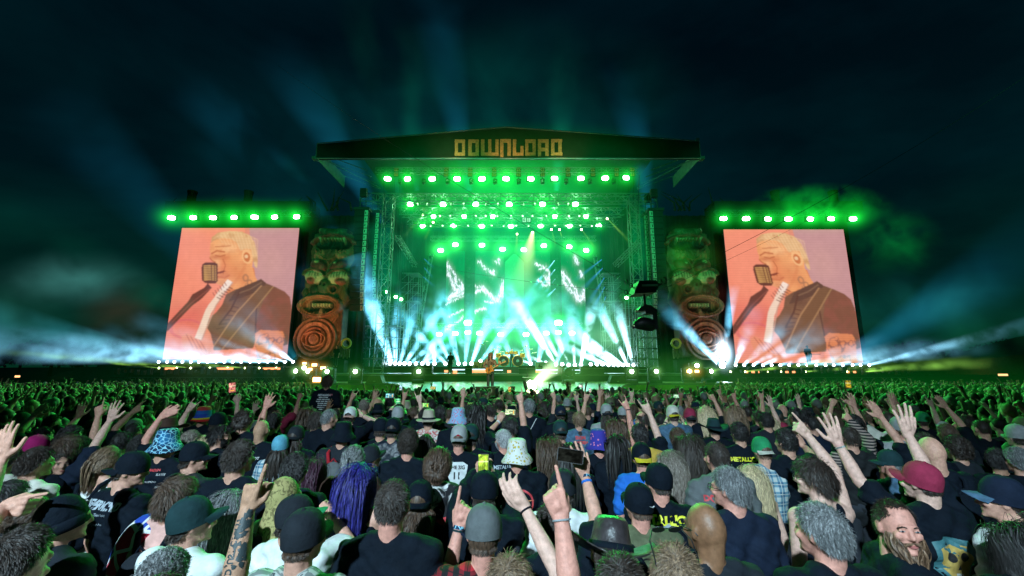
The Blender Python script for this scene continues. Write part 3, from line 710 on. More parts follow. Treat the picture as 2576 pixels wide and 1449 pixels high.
# ================================================================= wings with the big screens
left_poly = dict(
 hair=[(570, 425), (578, 385), (620, 352), (700, 340), (780, 345), (830, 370), (862, 420), (878, 500), (884, 560), (878, 600), (862, 590), (850, 545), (840, 470), (800, 465), (770, 480), (740, 420), (700, 395), (640, 392), (590, 410)],
 face=[(568, 428), (600, 402), (650, 388), (710, 392), (750, 420), (775, 470), (800, 465), (845, 470), (852, 545), (845, 590), (858, 640), (880, 690), (800, 745), (740, 752), (700, 735), (640, 722), (603, 705), (598, 660), (612, 640), (605, 612), (612, 598), (585, 560), (560, 530), (566, 500), (562, 470)],
 neck=[(770, 560), (858, 600), (872, 700), (820, 750), (740, 790), (690, 810), (670, 745), (740, 700)],
 shirt=[(905, 675), (940, 705), (1000, 730), (1060, 760), (1098, 800), (1110, 860), (1105, 1020), (1085, 1110), (1060, 1120), (862, 1100), (850, 1135), (580, 1150), (568, 1080), (535, 1010), (530, 960), (600, 900), (640, 850), (668, 780), (740, 742), (760, 760), (870, 690)],
 sleeve=[(990, 735), (1060, 760), (1098, 800), (1110, 900), (1085, 1060), (1060, 1030), (890, 1015), (862, 1045), (880, 930), (920, 820)],
 strap=[(905, 722), (985, 728), (860, 880), (640, 1140), (575, 1130), (740, 900)],
 arm=[(862, 1040), (900, 1016), (1050, 1024), (1064, 1060), (1050, 1140), (1040, 1215), (900, 1215), (862, 1120)],
 hand=[(362, 1060), (395, 1035), (450, 1062), (500, 1020), (535, 1000), (560, 1040), (580, 1120), (560, 1215), (440, 1215), (372, 1130)],
 gneck=[(678, 678), (712, 697), (640, 785), (600, 850), (565, 905), (530, 1000), (495, 1082), (452, 1068), (490, 980), (525, 890), (548, 850), (590, 800), (600, 780)],
 boom=[(545, 705), (572, 735), (545, 765), (500, 812), (440, 855), (262, 1032), (268, 975), (410, 828), (440, 780), (520, 735)],
 mic=[(510, 575), (530, 562), (590, 560), (614, 572), (612, 690), (598, 706), (530, 705), (506, 685), (504, 600)])
def singer_picture():
    # drawing units are picture pixels of the leaning screen; rows are straightened
    P = Paint(264, 300, (0, 0, 1, 1)); U, V = P.X.copy(), P.Y.copy()
    P.Y = 318 + V * 890; xl_ = 380 - V * 150; xr_ = 1163 - V * 83; P.X = xl_ + U * (xr_ - xl_)
    P.c[:] = lin((252, 150, 122)); P.put(np.clip((330 - P.X) / 200 + .4, 0, 1), (240, 118, 96), .5)
    P.put(np.exp(-P.ell(440, 920, 190, 110) ** 2), (226, 92, 88), .8); P.put(np.exp(-P.ell(330, 1130, 200, 90) ** 2), (238, 150, 140), .6); P.put(np.abs(P.ell(400, 1010, 110, 60) - 1) < .12, (215, 90, 110), .5)
    P.put(P.X > 828 + (P.Y - 318) * .05, (196, 150, 156)); P.put((P.X > 800) & (P.X < 832), (214, 130, 122), .6); P.put(np.exp(-P.ell(960, 560, 120, 150) ** 2), (212, 164, 158), .6)
    P.poly(left_poly['neck'], (226, 136, 86)); P.poly(left_poly['face'], (250, 172, 110))
    P.put(np.exp(-P.ell(640, 600, 60, 80) ** 2) * P.inside(left_poly['face']), (232, 128, 84), .8); P.put(np.exp(-P.ell(660, 440, 80, 40) ** 2) * P.inside(left_poly['face']), (250, 188, 130), .8); P.put(np.exp(-P.ell(760, 560, 60, 90) ** 2) * P.inside(left_poly['face']), (248, 178, 120), .6)
    F_ = P.inside(left_poly['face'])
    for (cx, cy, rx, ry, c_, s_) in ((610, 560, 26, 60, (255, 196, 140), .7), (700, 470, 60, 26, (255, 206, 150), .7), (720, 620, 55, 70, (226, 130, 84), .5), (640, 700, 60, 26, (232, 170, 130), .5), (600, 525, 34, 16, (196, 100, 62), .7), (660, 530, 34, 16, (206, 112, 70), .6), (780, 660, 50, 60, (206, 112, 70), .5), (590, 600, 16, 12, (180, 86, 54), .8), (650, 655, 50, 14, (214, 120, 84), .6)): P.put(np.exp(-P.ell(cx, cy, rx, ry) ** 2) * F_, c_, s_)
    P.put(F_ * np.clip((fbm(P.X.shape, 28, 4, 77) - .5) * 4, 0, 1), (214, 124, 80), .35)
    P.poly(left_poly['hair'], (238, 196, 142)); P.put(P.inside(left_poly['hair']) * np.clip((fbm(P.X.shape, 16, 4, 2) - .5) * 5, 0, 1), (200, 146, 96), .7)
    for i in range(26):
        a = i / 26; x0 = 580 + 290 * a; P.line([(x0, 400 - 50 * math.sin(a * 3.1)), (x0 + 25, 380 - 45 * math.sin(a * 3.1) + 30 * a), (min(x0 + 60, 880), 420 + 120 * a)], 3, (252, 216, 168) if i % 2 else (222, 172, 118), .35)
    for pts, w in (([(575, 500), (610, 480), (660, 488)], 5), ([(600, 512), (630, 520), (665, 510)], 4), ([(562, 530), (575, 548), (598, 560)], 4), ([(650, 540), (665, 580), (650, 640)], 3), ([(600, 452), (700, 446)], 3)): P.line(pts, w, (186, 96, 56), .9)
    P.poly([(612, 628), (650, 618), (668, 622), (640, 636), (614, 640)], (120, 40, 30)); P.line([(605, 660), (660, 668), (690, 650)], 5, (206, 110, 70), .8)
    P.put(P.ell(812, 520, 36, 52, -8) < 1, (252, 194, 134)); P.put(P.ell(810, 524, 22, 34, -8) < 1, (206, 118, 66)); P.put(P.ell(806, 520, 12, 12) < 1, (250, 210, 160)); P.line([(700, 735), (770, 640), (800, 575)], 9, (222, 132, 84), .4)
    for c in ((800, 668, 20, 26), (826, 700, 18, 22), (808, 715, 14, 10)): P.put(np.abs(P.ell(*c) - .8) < .25, (150, 110, 84), .7)
    P.poly(left_poly['shirt'], (98, 76, 58)); fb = fbm(P.X.shape, 9, 5, 3); P.put(P.inside(left_poly['shirt']) * np.clip((fb - .5) * 4, 0, 1), (128, 96, 70), .8); P.put(P.inside(left_poly['shirt']) * np.clip((.46 - fb) * 5, 0, 1), (64, 48, 42), .7)
    P.poly(left_poly['sleeve'], (108, 68, 54)); fb2 = fbm(P.X.shape, 16, 4, 8); P.put(P.inside(left_poly['sleeve']) * np.clip((fb2 - .5) * 5, 0, 1), (126, 70, 60), .8)
    P.line([(872, 850), (868, 950), (862, 1080)], 5, (50, 36, 32)); P.poly([(870, 690), (905, 675), (940, 708), (860, 770), (780, 800), (680, 830), (740, 745)], (52, 48, 44)); P.line([(760, 760), (700, 880), (620, 980)], 6, (40, 30, 30)); P.line([(905, 700), (830, 745), (760, 770)], 4, (110, 90, 70))
    P.poly(left_poly['strap'], (96, 74, 50)); P.line([(905, 722), (740, 900), (575, 1130)], 4, (170, 130, 90)); P.line([(985, 728), (860, 880), (640, 1140)], 4, (160, 124, 84))
    for k in range(6): P.line([(600 + k * 22, 1010 - k * 30), (650 + k * 20, 1000 - k * 26)], 3, (44, 34, 34))
    P.poly(left_poly['arm'], (224, 134, 88)); P.put(P.inside(left_poly['arm']) * (np.abs(fbm(P.X.shape, 14, 4, 12) - .5) < .035), (128, 76, 66), .9)
    P.poly(left_poly['hand'], (240, 150, 118))
    for k in range(4): P.line([(395 + 30 * k, 1045 + 12 * k), (440 + 30 * k, 1130 + 8 * k)], 3, (190, 96, 80))
    P.poly(left_poly['gneck'], (248, 222, 200)); P.poly([(678, 678), (712, 697), (660, 762), (630, 742)], (255, 240, 226)); P.line([(712, 700), (600, 852), (500, 1080)], 4, (206, 160, 140))
    for k in range(6): P.line([(590 + k * 16, 790 - k * 14), (578 + k * 16, 768 - k * 14)], 3, (160, 90, 80)); P.line([(606 + k * 16, 800 - k * 14), (630 + k * 16, 812 - k * 14)], 3, (90, 60, 54))
    P.poly(left_poly['boom'], (72, 30, 34)); P.line([(560, 740), (430, 840), (300, 965)], 4, (120, 60, 56)); P.poly(left_poly['mic'], (64, 26, 26))
    for k in range(9): P.line([(522, 586 + k * 12), (560, 584 + k * 12), (600, 588 + k * 12)], 3.6, (216, 168, 96))
    P.line([(572, 570), (572, 700)], 3, (70, 30, 26)); P.line([(590, 570), (592, 700)], 3, (70, 30, 26))
    P.c = P.c * .86 + lin((238, 156, 124)) * .14; P.blur(2); P.c *= (.97 + .06 * np.sin(np.arange(P.h) * 1.57))[:, None, None]; P.c *= (.94 + .12 * fbm(P.X.shape, 30, 3, 5))[..., None]
    return P
PIC = singer_picture()
E_BIG = attr_mat('big_led_screen', emit=.97)
YS = 37.5
for sgn in (-1, 1):
    w = 'left' if sgn < 0 else 'right'
    if sgn < 0: c = [at(408, 903, YS), at(722, 905, YS), at(753, 574, YS), at(460, 574, YS)]
    else: c = [at(1851, 913, YS), at(2170, 913, YS), at(2122, 578, YS), at(1820, 577, YS)]
    x0, x1 = (c[0].x + c[3].x) / 2, (c[1].x + c[2].x) / 2; z0, z1 = (c[0].z + c[1].z) / 2, (c[2].z + c[3].z) / 2
    print('screen', w, [tuple(round(v, 2) for v in p) for p in c])
    o = empty('video_screen', ((x0 + x1) / 2, YS, z0), 0, 'huge upright video screen of a singer at a microphone, %s' % ('beside the totem with cold blue beams crossing its foot' if sgn < 0 else 'under drifting green smoke'), 'video screen')
    hw, H = (x1 - x0) / 2, z1 - z0
    me = PIC.mesh(lambda U, V: np.stack([-hw + 2 * hw * U, 0 * U - .03, H * (1 - V)], -1), 'picture'); obj('picture', me, E_BIG, o)
    m = MB(); m.box((-hw - .08, 0, -.08), (hw + .08, .35, H + .08)); m.build('frame', M['black'], o)
    lamp('AREA', 'screen_spill_light', ((x0 + x1) / 2, YS - .5, (z0 + z1) / 2), 240, (1, .5, .42), 9, aim=((x0 + x1) / 2, 0, 2))
    # structure
    wx0, wx1 = (at(395, 700, 38).x, at(905, 700, 38).x) if sgn < 0 else (at(1672, 700, 38).x, at(2205, 700, 38).x)
    wg = empty('wing_structure', ((wx0 + wx1) / 2, 39, 0), 0, 'black draped screen wing with two short chimneys on top, %s of the stage' % w, 'stage wing')
    cx = (wx0 + wx1) / 2; ztop = at(600, 507, 38).z
    m = MB(); wavy(m, (wx0 - cx, 1.2), (wx1 - cx, 1.2), -.8, ztop - .6, 90, .1); m.build('back_drape', M['drape'], wg)
    sx0, sx1 = (at(410, 560, 38).x, at(778, 560, 38).x) if sgn < 0 else (at(1800, 560, 38).x, at(2175, 560, 38).x)
    m = MB(); m.box((sx0 - cx, -1.1, ztop - .9), (sx1 - cx, 1.0, ztop)); m.build('header', M['fascia'], wg)
    m = MB(); m.truss((sx0 - cx, -1.0, at(600, 533, 37.6).z), (sx1 - cx, -1.0, at(600, 533, 37.6).z), .45, .03); m.build('header_truss', M['alu'], wg)
    for chx in ((477, 620) if sgn < 0 else (1955, 2102)):
        p = at(chx, 505, 38.4); m = MB(); m.lathe([(.34, -.3), (.38, 0), (.36, .9), (.42, 1.15), (.42, 1.3), (.3, 1.32)], (p.x - cx, -.4, ztop), 16); m.build('chimney', M['drape'], wg, smooth=True)
    for (xa, l) in ((400, 1), (520, 1), (720, 1)) if sgn < 0 else ((1850, -1), (1990, -1), (2190, -1)):
        p = at(xa, 500, 38.4); m = MB(); m.tube([(p.x - cx, 0, ztop + .5), (p.x - cx + l * 1.2, 0, ztop + .2), (p.x - cx + l * 2.3, 0, ztop - .1)], [.02, .09, .14], 7); m.tube([(p.x - cx + l * .8, 0, ztop + .3), (p.x - cx + l * 1.2, 0, ztop + .8)], [.07, .015], 6); m.build('antler_branch', M['drape'], wg, smooth=True)
    m = MB(); m.box((min(sx0, sx1) - cx - .4, -1.6, -.8), (max(sx0, sx1) - cx + 1.0, .6, 2.25)); m.build('base', M['drape'], wg)
    m = MB(); m.box((min(sx0, sx1) - cx - .5, -1.9, 2.253), (max(sx0, sx1) - cx + 1.2, .6, 2.33)); m.build('walkway', M['deck'], wg)
    # seven green lamps above the screen
    pts = [LCp(x, y) for x, y in ((295, 248), (443, 247), (577, 247), (720, 245), (860, 243), (995, 243), (1145, 241))] if sgn < 0 else [RCp(x, y) for x, y in ((567, 253), (721, 253), (869, 256), (1008, 256), (1157, 256), (1298, 254), (1447, 255))]
    for i, c_ in enumerate(pts):
        stage_light(A(c_, 37.0), 'green floodlight, %s from the left above the %s video screen' % (ordn(i), w), 'green floodlights above the %s screen' % w, E_GRN, w=.62, h=.36, glow=V_GRN, gr=rr.uniform(1.9, 2.5), face=(rr.uniform(-.3, .3), -1, -.2))
    # white floor dots and their beams
    xs = (215, 272, 322, 376, 433, 487, 545, 605, 660, 717, 775, 835, 897, 953, 1012, 1070, 1125) if sgn < 0 else (645, 703, 767, 831, 889, 948, 1008, 1070, 1130, 1192, 1254, 1310, 1371, 1437, 1491, 1550, 530)
    for i, x in enumerate(xs):
        p = A(LCp(x, 1226), 36.6) if sgn < 0 else A(RCp(x, 1248), 36.6); bs = []
        if sgn < 0 and i in (7, 9, 10, 11, 12, 13, 14, 15, 16):
            tx, ty = {7: (-300, 880), 9: (-150, 838), 10: (-250, 872), 11: (-80, 835), 12: (0, 850), 13: (140, 850), 14: (250, 845), 15: (330, 800), 16: (560, 790)}[i]
            bs = [(at(tx, ty, 24), 1.05 if i < 15 else .8, V_WING)]; q = at(tx, ty, 24)
            if i in (12, 13, 14, 15, 16): bs.append((p + (q - p).normalized() * 3.4, .3, V_BEAM2))
            else: bs.append((p + (q - p) * .45, .4, V_WING))
        if sgn > 0 and i in (1, 2, 3, 5, 7, 9, 11, 13, 15, 16, 0):
            tx, ty = {0: (1905, 770), 1: (2000, 800), 2: (2070, 820), 3: (2120, 830), 5: (2230, 860), 7: (2350, 862), 9: (2380, 868), 11: (2420, 872), 13: (2500, 866), 15: (2700, 790), 16: (1650, 740)}[i]
            q = at(tx, ty, 26); bs = [(q, .8, V_WING)]
            if i in (0, 1, 2, 16, 3): bs.append((p + (q - p).normalized() * 2.6, .3, V_BEAM2))
        floor_lamp(p, 'small white lamp, %s from the left under the %s video screen' % (ordn(i) if x != 530 else 'first low one', w), 'white lamps under the %s screen' % w, bs, gr=.42, s=.7)
    # yellow green lamps and orange strips on the base
    ys = (215, 335, 430, 560, 680, 795, 895, 1010) if sgn < 0 else (612, 710, 868, 957, 1120, 1405, 1520)
    for i, x in enumerate(ys):
        p = A(LCp(x, 1268), 35.9) if sgn < 0 else A(RCp(x, 1293), 35.9); bs = []
        if sgn < 0 and i in (0, 1, 2, 5): bs = [(at(-60 + i * 90, 878 + i * 6, 26), .34, V_YEL)]
        if sgn > 0 and i in (1, 4, 5, 6): bs = [(at(2150 + i * 60, 893 + i * 3, 26), .5, V_YEL)]
        floor_lamp(p, 'yellow green lamp, %s from the left on the base under the %s screen' % (ordn(i), w), 'yellow lamps on the %s wing base' % w, bs, lens=E_YEL, gl=volmat('yellow_glow', (.6, 1, .2), .05, 'halo') if i == 0 and sgn < 0 else bpy.data.materials['yellow_glow'], gr=.4, s=.5)
    for i, (xa, xb) in enumerate(((250, 330), (600, 710), (915, 1030)) if sgn < 0 else ((722, 810), (970, 1060), (1410, 1490))):
        p, q = (A(LCp(xa, 1279), 35.8), A(LCp(xb, 1271), 35.8)) if sgn < 0 else (A(RCp(xa, 1302), 35.8), A(RCp(xb, 1293), 35.8))
        m = MB(); m.box((0, 0, 0), (q.x - p.x, .1, .16)); tag(m.build('light_bar', E_OBAR, None, loc=p), 'orange strip light, %s from the left on the base under the %s screen' % (ordn(i), w), 'strip light', 'orange strips on the wing bases')
    # equipment rail on the wing front
    m = MB()
    for i in range(26): x = sx0 + (sx1 - sx0) * i / 25; m.box((x - .12, 35.7, 1.6 + .25 * rr.random()), (x + .12, 36.0, 2.0 + .3 * rr.random()))
    m.truss((sx0, 35.6, 1.2), (sx1, 35.6, 1.2), .5, .03); tag(m.build('equipment_rail', M['steel']), 'rail of dark boxes and lattice under the lamps of the %s wing' % w, 'equipment rail')
# very bright flare lamp on the right wing
p = A(RCp(560, 1246), 36.0)
o = stage_light(p, 'blinding blue white lamp with an upright flare between totem and screen', 'bright lamps', emis('flare_lens', (.7, .88, 1), 60), w=.5, h=.5, name='flare_light')
halo(A(RCp(568, 1165), 36.2), 1, volmat('flare_emissive_glow', (.55, .8, 1), 1.6, 'halo'), o, sc=(1.3, .8, 2.1))
beam(p, A(RCp(640, 700), 36), .6, V_BEAM, o); beam(p, A(RCp(160, 880), 35), .9, V_BEAM, o)
beam(A(RCp(480, 1292), 35), A(RCp(670, 1240), 34), .5, V_YEL, o)
# blue emitting beams beside the left speakers and from the left wing
for i, (a, b, da, db, r, mm) in enumerate((((745, 905), (640, 700), 36, 34, 1.0, V_FAINT), ((985, 915), (893, 640), 40, 37, 1.5, V_BEAM), ((893, 700), (880, 560), 37, 36, 1.2, V_FAINT))):
    tag(beam(at(*a, da), at(*b, db), r, mm), kind='stuff')

# ================================================================= line array speakers
def line_array(x, y, z0, z1, n, label, w=1.1, side_=1):
    o = empty('line_array', (x, y, z0), 0, label, 'hanging speaker column', 'hanging speaker columns')
    h = (z1 - z0) / n; ZB = []
    m = MB(); m.box((-w / 2 - .1, -.1, z1 - z0), (w / 2 + .1, .8, z1 - z0 + .25)); m.tube([(-.3, .3, z1 - z0 + .2), (-.2, .3, z1 - z0 + 2.2)], .04, 6); m.tube([(.3, .3, z1 - z0 + .2), (.2, .3, z1 - z0 + 2.2)], .04, 6); m.box((-.3, .1, z1 - z0 + 1.4), (.3, .5, z1 - z0 + 2.2)); m.build('rigging', M['steel'], o)
    bx = MB(); gx = MB(); dx = MB()
    bx.add([(-w / 2, 0, .02), (w / 2, 0, .02), (w / 2 - .1, .75, .05), (-w / 2 + .1, .75, .05), (-w / 2, 0, h - .02), (w / 2, 0, h - .02), (w / 2 - .1, .75, h - .05), (-w / 2 + .1, .75, h - .05)], [(0, 3, 2, 1), (4, 5, 6, 7), (0, 1, 5, 4), (1, 2, 6, 5), (2, 3, 7, 6), (3, 0, 4, 7)])
    s_ = side_
    gx.box((min(s_ * w / 2 - s_ * .30, s_ * w / 2), -.03, .04), (max(s_ * w / 2 - s_ * .30, s_ * w / 2), -.005, h - .04))
    dx.box((s_ * w / 2 - s_ * .2 - .04, -.045, h * .3), (s_ * w / 2 - s_ * .2 + .04, -.032, h * .7))
    mb, mg, md = bx.mesh(), gx.mesh(), dx.mesh()
    for i in range(n):
        dy = .9 * max(0, .35 - i / n) ** 2 * 4
        e = obj('speaker_box', mb, M['black'], o, loc=(0, dy, h * i)); obj('grille_strip', mg, M['sp_grille'], e); obj('vent', md, M['black'], e)
for (X, Yt, Yb, dep, lab, sd) in ((901, 528, 781, 37, 'outer hanging speaker column beside the tusked totem', 1), (933, 535, 750, 39.5, 'inner hanging speaker column on the tusked totem side', 1), (1641, 540, 750, 39.5, 'inner hanging speaker column behind the flying camera', -1), (1658, 530, 783, 37, 'outer hanging speaker column beside the smoke veiled totem', -1)):
    zt, zb_ = at(X, Yt, dep).z, at(X, Yb, dep).z; line_array(at(X, 650, dep).x, dep, zb_, zt, 16, lab, 1.25 if dep == 37 else 1.1, sd)
# big black column drapes behind the arrays
for X, l in ((880, 'left'), (1690, 'right')):
    x = at(X, 700, 38.6).x; m = MB(); wavy(m, (-1.6, 0), (1.6, 0), -.8, 15.5, 20, .08)
    tag(m.build('column_drape', M['drape'], None, loc=(x, 38.9, 0)), 'tall black drape between the %s totem and the hanging speakers' % l, 'drape')

# ================================================================= totems
def totem_relief():
    P = Paint(150, 330, (30, 150, 550, 1330)); Z = P.z
    col_d, col_g, col_o, col_r, col_c = (112, 76, 44), (70, 92, 52), (190, 104, 52), (150, 52, 34), (214, 176, 128)
    outline = [(150, 200), (250, 160), (390, 160), (520, 210), (525, 340), (545, 440), (500, 520), (505, 640), (490, 720), (520, 800), (470, 870), (470, 1080), (470, 1300), (90, 1310), (55, 1200), (60, 1100), (105, 1010), (100, 800), (75, 740), (105, 690), (95, 540), (150, 480), (130, 360), (150, 300)]
    body = P.inside(outline); P.c[:] = lin(col_d); Z[:] = np.where(body, .35, -.9); P.c *= (.6 + .8 * fbm(Z.shape, 10, 5, 2))[..., None]
    def dome(cx, cy, rx, ry, h, col, rot=0, e=.5, a=1.0):
        d = P.ell(cx, cy, rx, ry, rot); k = d < 1; P.put(k, col, a); Z[k] = np.maximum(Z[k], (.35 + h * np.clip(1 - d[k] ** 2, 0, 1) ** e))
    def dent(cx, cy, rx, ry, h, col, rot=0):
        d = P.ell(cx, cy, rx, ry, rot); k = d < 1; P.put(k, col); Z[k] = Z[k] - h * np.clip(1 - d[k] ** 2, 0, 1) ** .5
    def ring(cx, cy, rx, ry, w, h, col, rot=0, y0=-1e9, y1=1e9):
        d = np.abs(P.ell(cx, cy, rx, ry, rot) - 1); k = (d < w) & (P.Y > y0) & (P.Y < y1); P.put(k, col); Z[k] = np.maximum(Z[k], .35 + h * np.sqrt(np.clip(1 - (d[k] / w) ** 2, 0, 1)))
    def cone(pts, h, col):
        k = P.inside(pts); P.put(k, col); Z[k] = np.maximum(Z[k], .35 + h)
    # crown and upper jaw
    dome(250, 170, 60, 45, .7, (40, 84, 60)); dome(400, 170, 60, 45, .7, (40, 84, 60)); dome(325, 190, 90, 50, .8, (60, 92, 60))
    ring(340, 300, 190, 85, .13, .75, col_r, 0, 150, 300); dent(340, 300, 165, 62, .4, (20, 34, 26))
    for i, x in enumerate((222, 258, 290, 322, 352, 380, 405, 436)): L = 60 if i in (0, 7) else 30; cone([(x - 13, 240), (x + 13, 240), (x + 2, 240 + L)], .55, (180, 176, 120))
    cone([(235, 345), (390, 345), (365, 400), (312, 478), (262, 400)], .6, (92, 70, 40)); ring(310, 380, 75, 60, .12, .75, (110, 96, 50), 0, 380)
    for sx_, c in ((200, 1), (425, -1), (240, 1), (395, -1)): dome(sx_, 400, 30, 42, .5, col_o, 20 * c); dome(sx_ - 8 * c, 365, 10, 26, .5, (170, 80, 40), -25 * c)
    # brows and eyes
    dome(222, 500, 82, 60, .9, (128, 42, 34), 25); dome(398, 498, 86, 50, .9, (128, 46, 34), -25); dome(210, 462, 22, 18, 1.0, (190, 190, 120)); dome(375, 475, 14, 10, 1.0, (200, 200, 150))
    dome(185, 600, 84, 58, .55, (226, 186, 138), 8); dome(402, 608, 92, 60, .55, (226, 186, 138), -8)
    dome(165, 632, 40, 30, .75, (206, 50, 30)); dome(428, 640, 48, 34, .75, (196, 60, 36))
    for x in (150, 175, 200, 225, 345, 370, 395, 420, 445, 465): P.line([(x, 555), (x + (x % 3), 590 + (x * 7) % 25)], 4, (60, 40, 30))
    ring(185, 590, 95, 62, .12, .8, (52, 76, 40), 8, 0, 590); ring(402, 596, 100, 64, .12, .8, (52, 76, 40), -8, 0, 596)
    # nose, ear rings
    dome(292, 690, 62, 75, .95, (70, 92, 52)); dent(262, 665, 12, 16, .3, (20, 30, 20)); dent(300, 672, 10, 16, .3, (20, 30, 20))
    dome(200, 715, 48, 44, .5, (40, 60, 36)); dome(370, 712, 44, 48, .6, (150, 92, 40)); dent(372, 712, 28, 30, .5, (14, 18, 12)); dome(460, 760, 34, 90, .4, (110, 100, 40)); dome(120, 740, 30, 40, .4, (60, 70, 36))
    # mouth
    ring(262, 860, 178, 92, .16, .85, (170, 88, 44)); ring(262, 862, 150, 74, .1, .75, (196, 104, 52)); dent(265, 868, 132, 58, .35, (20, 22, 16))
    for x in range(205, 372, 25): cone([(x - 11, 838), (x + 11, 838), (x + 8, 872), (x - 8, 872)], .6, (222, 206, 150))
    for x in range(220, 350, 26): cone([(x - 9, 930), (x + 9, 930), (x + 6, 908), (x - 6, 908)], .55, (150, 130, 90))
    dome(276, 925, 22, 48, .6, (206, 150, 110))
    for k in range(7): P.line([(120 + k * 8, 800 + k * 4), (108 + k * 10, 960), (130 + k * 24, 1010)], 4, col_o if k % 2 else (60, 40, 26)); P.line([(420 - k * 6, 800 + k * 4), (432 - k * 8, 950), (400 - k * 18, 1010)], 4, col_o if k % 2 else (70, 76, 36))
    # disc
    for i, (r, h, c) in enumerate(((190, .5, (176, 104, 60)), (165, .25, (70, 46, 30)), (152, .6, (206, 128, 78)), (118, .35, (60, 44, 30)), (106, .7, (186, 100, 56)), (88, .4, (80, 46, 30)), (76, .8, (190, 106, 60)), (58, .3, (44, 40, 28)), (46, .8, (196, 128, 84)), (30, 1.0, (170, 104, 70)))):
        d = P.ell(244, 1150, r, r); k = d < 1; P.put(k, c); Z[k] = .35 + h
    ring(244, 1150, 100, 62, .1, 1.0, (214, 130, 74)); k = P.ell(244, 1150, 190, 190) < 1; P.c[k] *= (.75 + .5 * fbm(Z.shape, 26, 4, 9))[k][:, None]
    dome(460, 1240, 34, 60, .4, (120, 110, 60)); 
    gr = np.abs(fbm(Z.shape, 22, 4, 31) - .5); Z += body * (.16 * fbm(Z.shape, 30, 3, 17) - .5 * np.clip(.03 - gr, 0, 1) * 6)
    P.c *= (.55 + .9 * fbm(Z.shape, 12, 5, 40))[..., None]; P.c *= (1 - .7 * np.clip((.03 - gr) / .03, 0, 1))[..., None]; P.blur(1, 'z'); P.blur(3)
    P.c = P.c * .62 + P.c.mean(2, keepdims=True) * .3
    return P
TOT = totem_relief()
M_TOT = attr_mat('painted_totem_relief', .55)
for sgn in (-1, 1):
    X0, X1 = 737.9 + .2776 * 30, 737.9 + .2776 * 550
    if sgn > 0: X0, X1 = 2568.5 - X0, 2568.5 - X1
    Yt, Yb = 536.6 + .2776 * 150, 536.6 + .2776 * 1330
    dp = 37.2; a, b = at((X0 + X1) / 2 - (X1 - X0) / 2, 750, dp), at(X1, 750, dp); zt, zb_ = at(1000, Yt, dp).z, at(1000, Yb, dp).z
    o = empty('totem', ((a.x + b.x) / 2, dp, zb_), 0, 'carved monster face totem with a ringed disc at its foot, %s' % ('beside the screen crossed by cold blue beams' if sgn < 0 else 'half veiled by green smoke'), 'totem', 'carved totems')
    hw, H = (b.x - a.x) / 2, zt - zb_
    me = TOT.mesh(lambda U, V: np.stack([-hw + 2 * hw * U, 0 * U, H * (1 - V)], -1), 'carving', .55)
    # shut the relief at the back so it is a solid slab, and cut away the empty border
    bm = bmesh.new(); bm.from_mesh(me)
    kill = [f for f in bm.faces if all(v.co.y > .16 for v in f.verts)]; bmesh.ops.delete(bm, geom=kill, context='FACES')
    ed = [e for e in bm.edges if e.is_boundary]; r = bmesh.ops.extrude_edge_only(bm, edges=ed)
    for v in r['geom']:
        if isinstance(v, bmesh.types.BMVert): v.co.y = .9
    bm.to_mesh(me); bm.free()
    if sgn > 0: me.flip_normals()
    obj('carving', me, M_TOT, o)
    m = MB(); m.box((-abs(hw) * .8, .1, -1.2), (abs(hw) * .8, 1.0, 0)); m.build('plinth', M['drape'], o)
    x, z = at(872 if sgn < 0 else 1700, 864, 37).x, at(872, 864, 37).z
    m = MB(); n = 28; R_, r_ = .38, .1
    tv = [((R_ + r_ * math.cos(2 * math.pi * j / 8)) * math.cos(2 * math.pi * i / n), -.1 + r_ * math.sin(2 * math.pi * j / 8), (R_ + r_ * math.cos(2 * math.pi * j / 8)) * math.sin(2 * math.pi * i / n)) for i in range(n) for j in range(8)]
    m.add(tv, [(i * 8 + j, ((i + 1) % n) * 8 + j, ((i + 1) % n) * 8 + (j + 1) % 8, i * 8 + (j + 1) % 8) for i in range(n) for j in range(8)])
    r0 = empty('ring_ornament', (x, 37, z), 0, 'yellow ring with hanging fringe beside the %s totem' % ('left' if sgn < 0 else 'right'), 'ornament')
    obj('ring', m.mesh(smooth='all'), M['yellow'], r0)
    m = MB()
    for k in range(4): m.tube([(-.25 + k * .17, .05, -.45), (-.22 + k * .16, .05, -1.3 + .1 * (k % 2))], .07, 8)
    m.build('fringe', mat('fringe_brown', (.16, .14, .05), .8), r0, smooth=True)
    lamp('SPOT', 'totem_uplight', ((a.x + b.x) / 2, dp - 7, 2.4), 1800 if sgn < 0 else 600, (1, .36, .14), .3, aim=((a.x + b.x) / 2, dp, zb_ + 4.5), spot=62, blend=1)
    # fangs of dark branches above each totem
    m = MB()
    for k in range(7):
        a0 = rr.uniform(-2.2, 2.2); m.tube([(a0, 0, 0), (a0 + rr.uniform(-.8, .8), 0, .8), (a0 + rr.uniform(-1.6, 1.6), rr.uniform(-.3, .3), 1.3 + rr.random())], [.12, .08, .02], 6)
    tag(m.build('branch_crown', M['drape'], None, smooth=True, loc=((a.x + b.x) / 2, 38, at(0, 530, 38).z)), 'tangle of dark branches above the %s totem' % ('left' if sgn < 0 else 'right'), 'ornament')

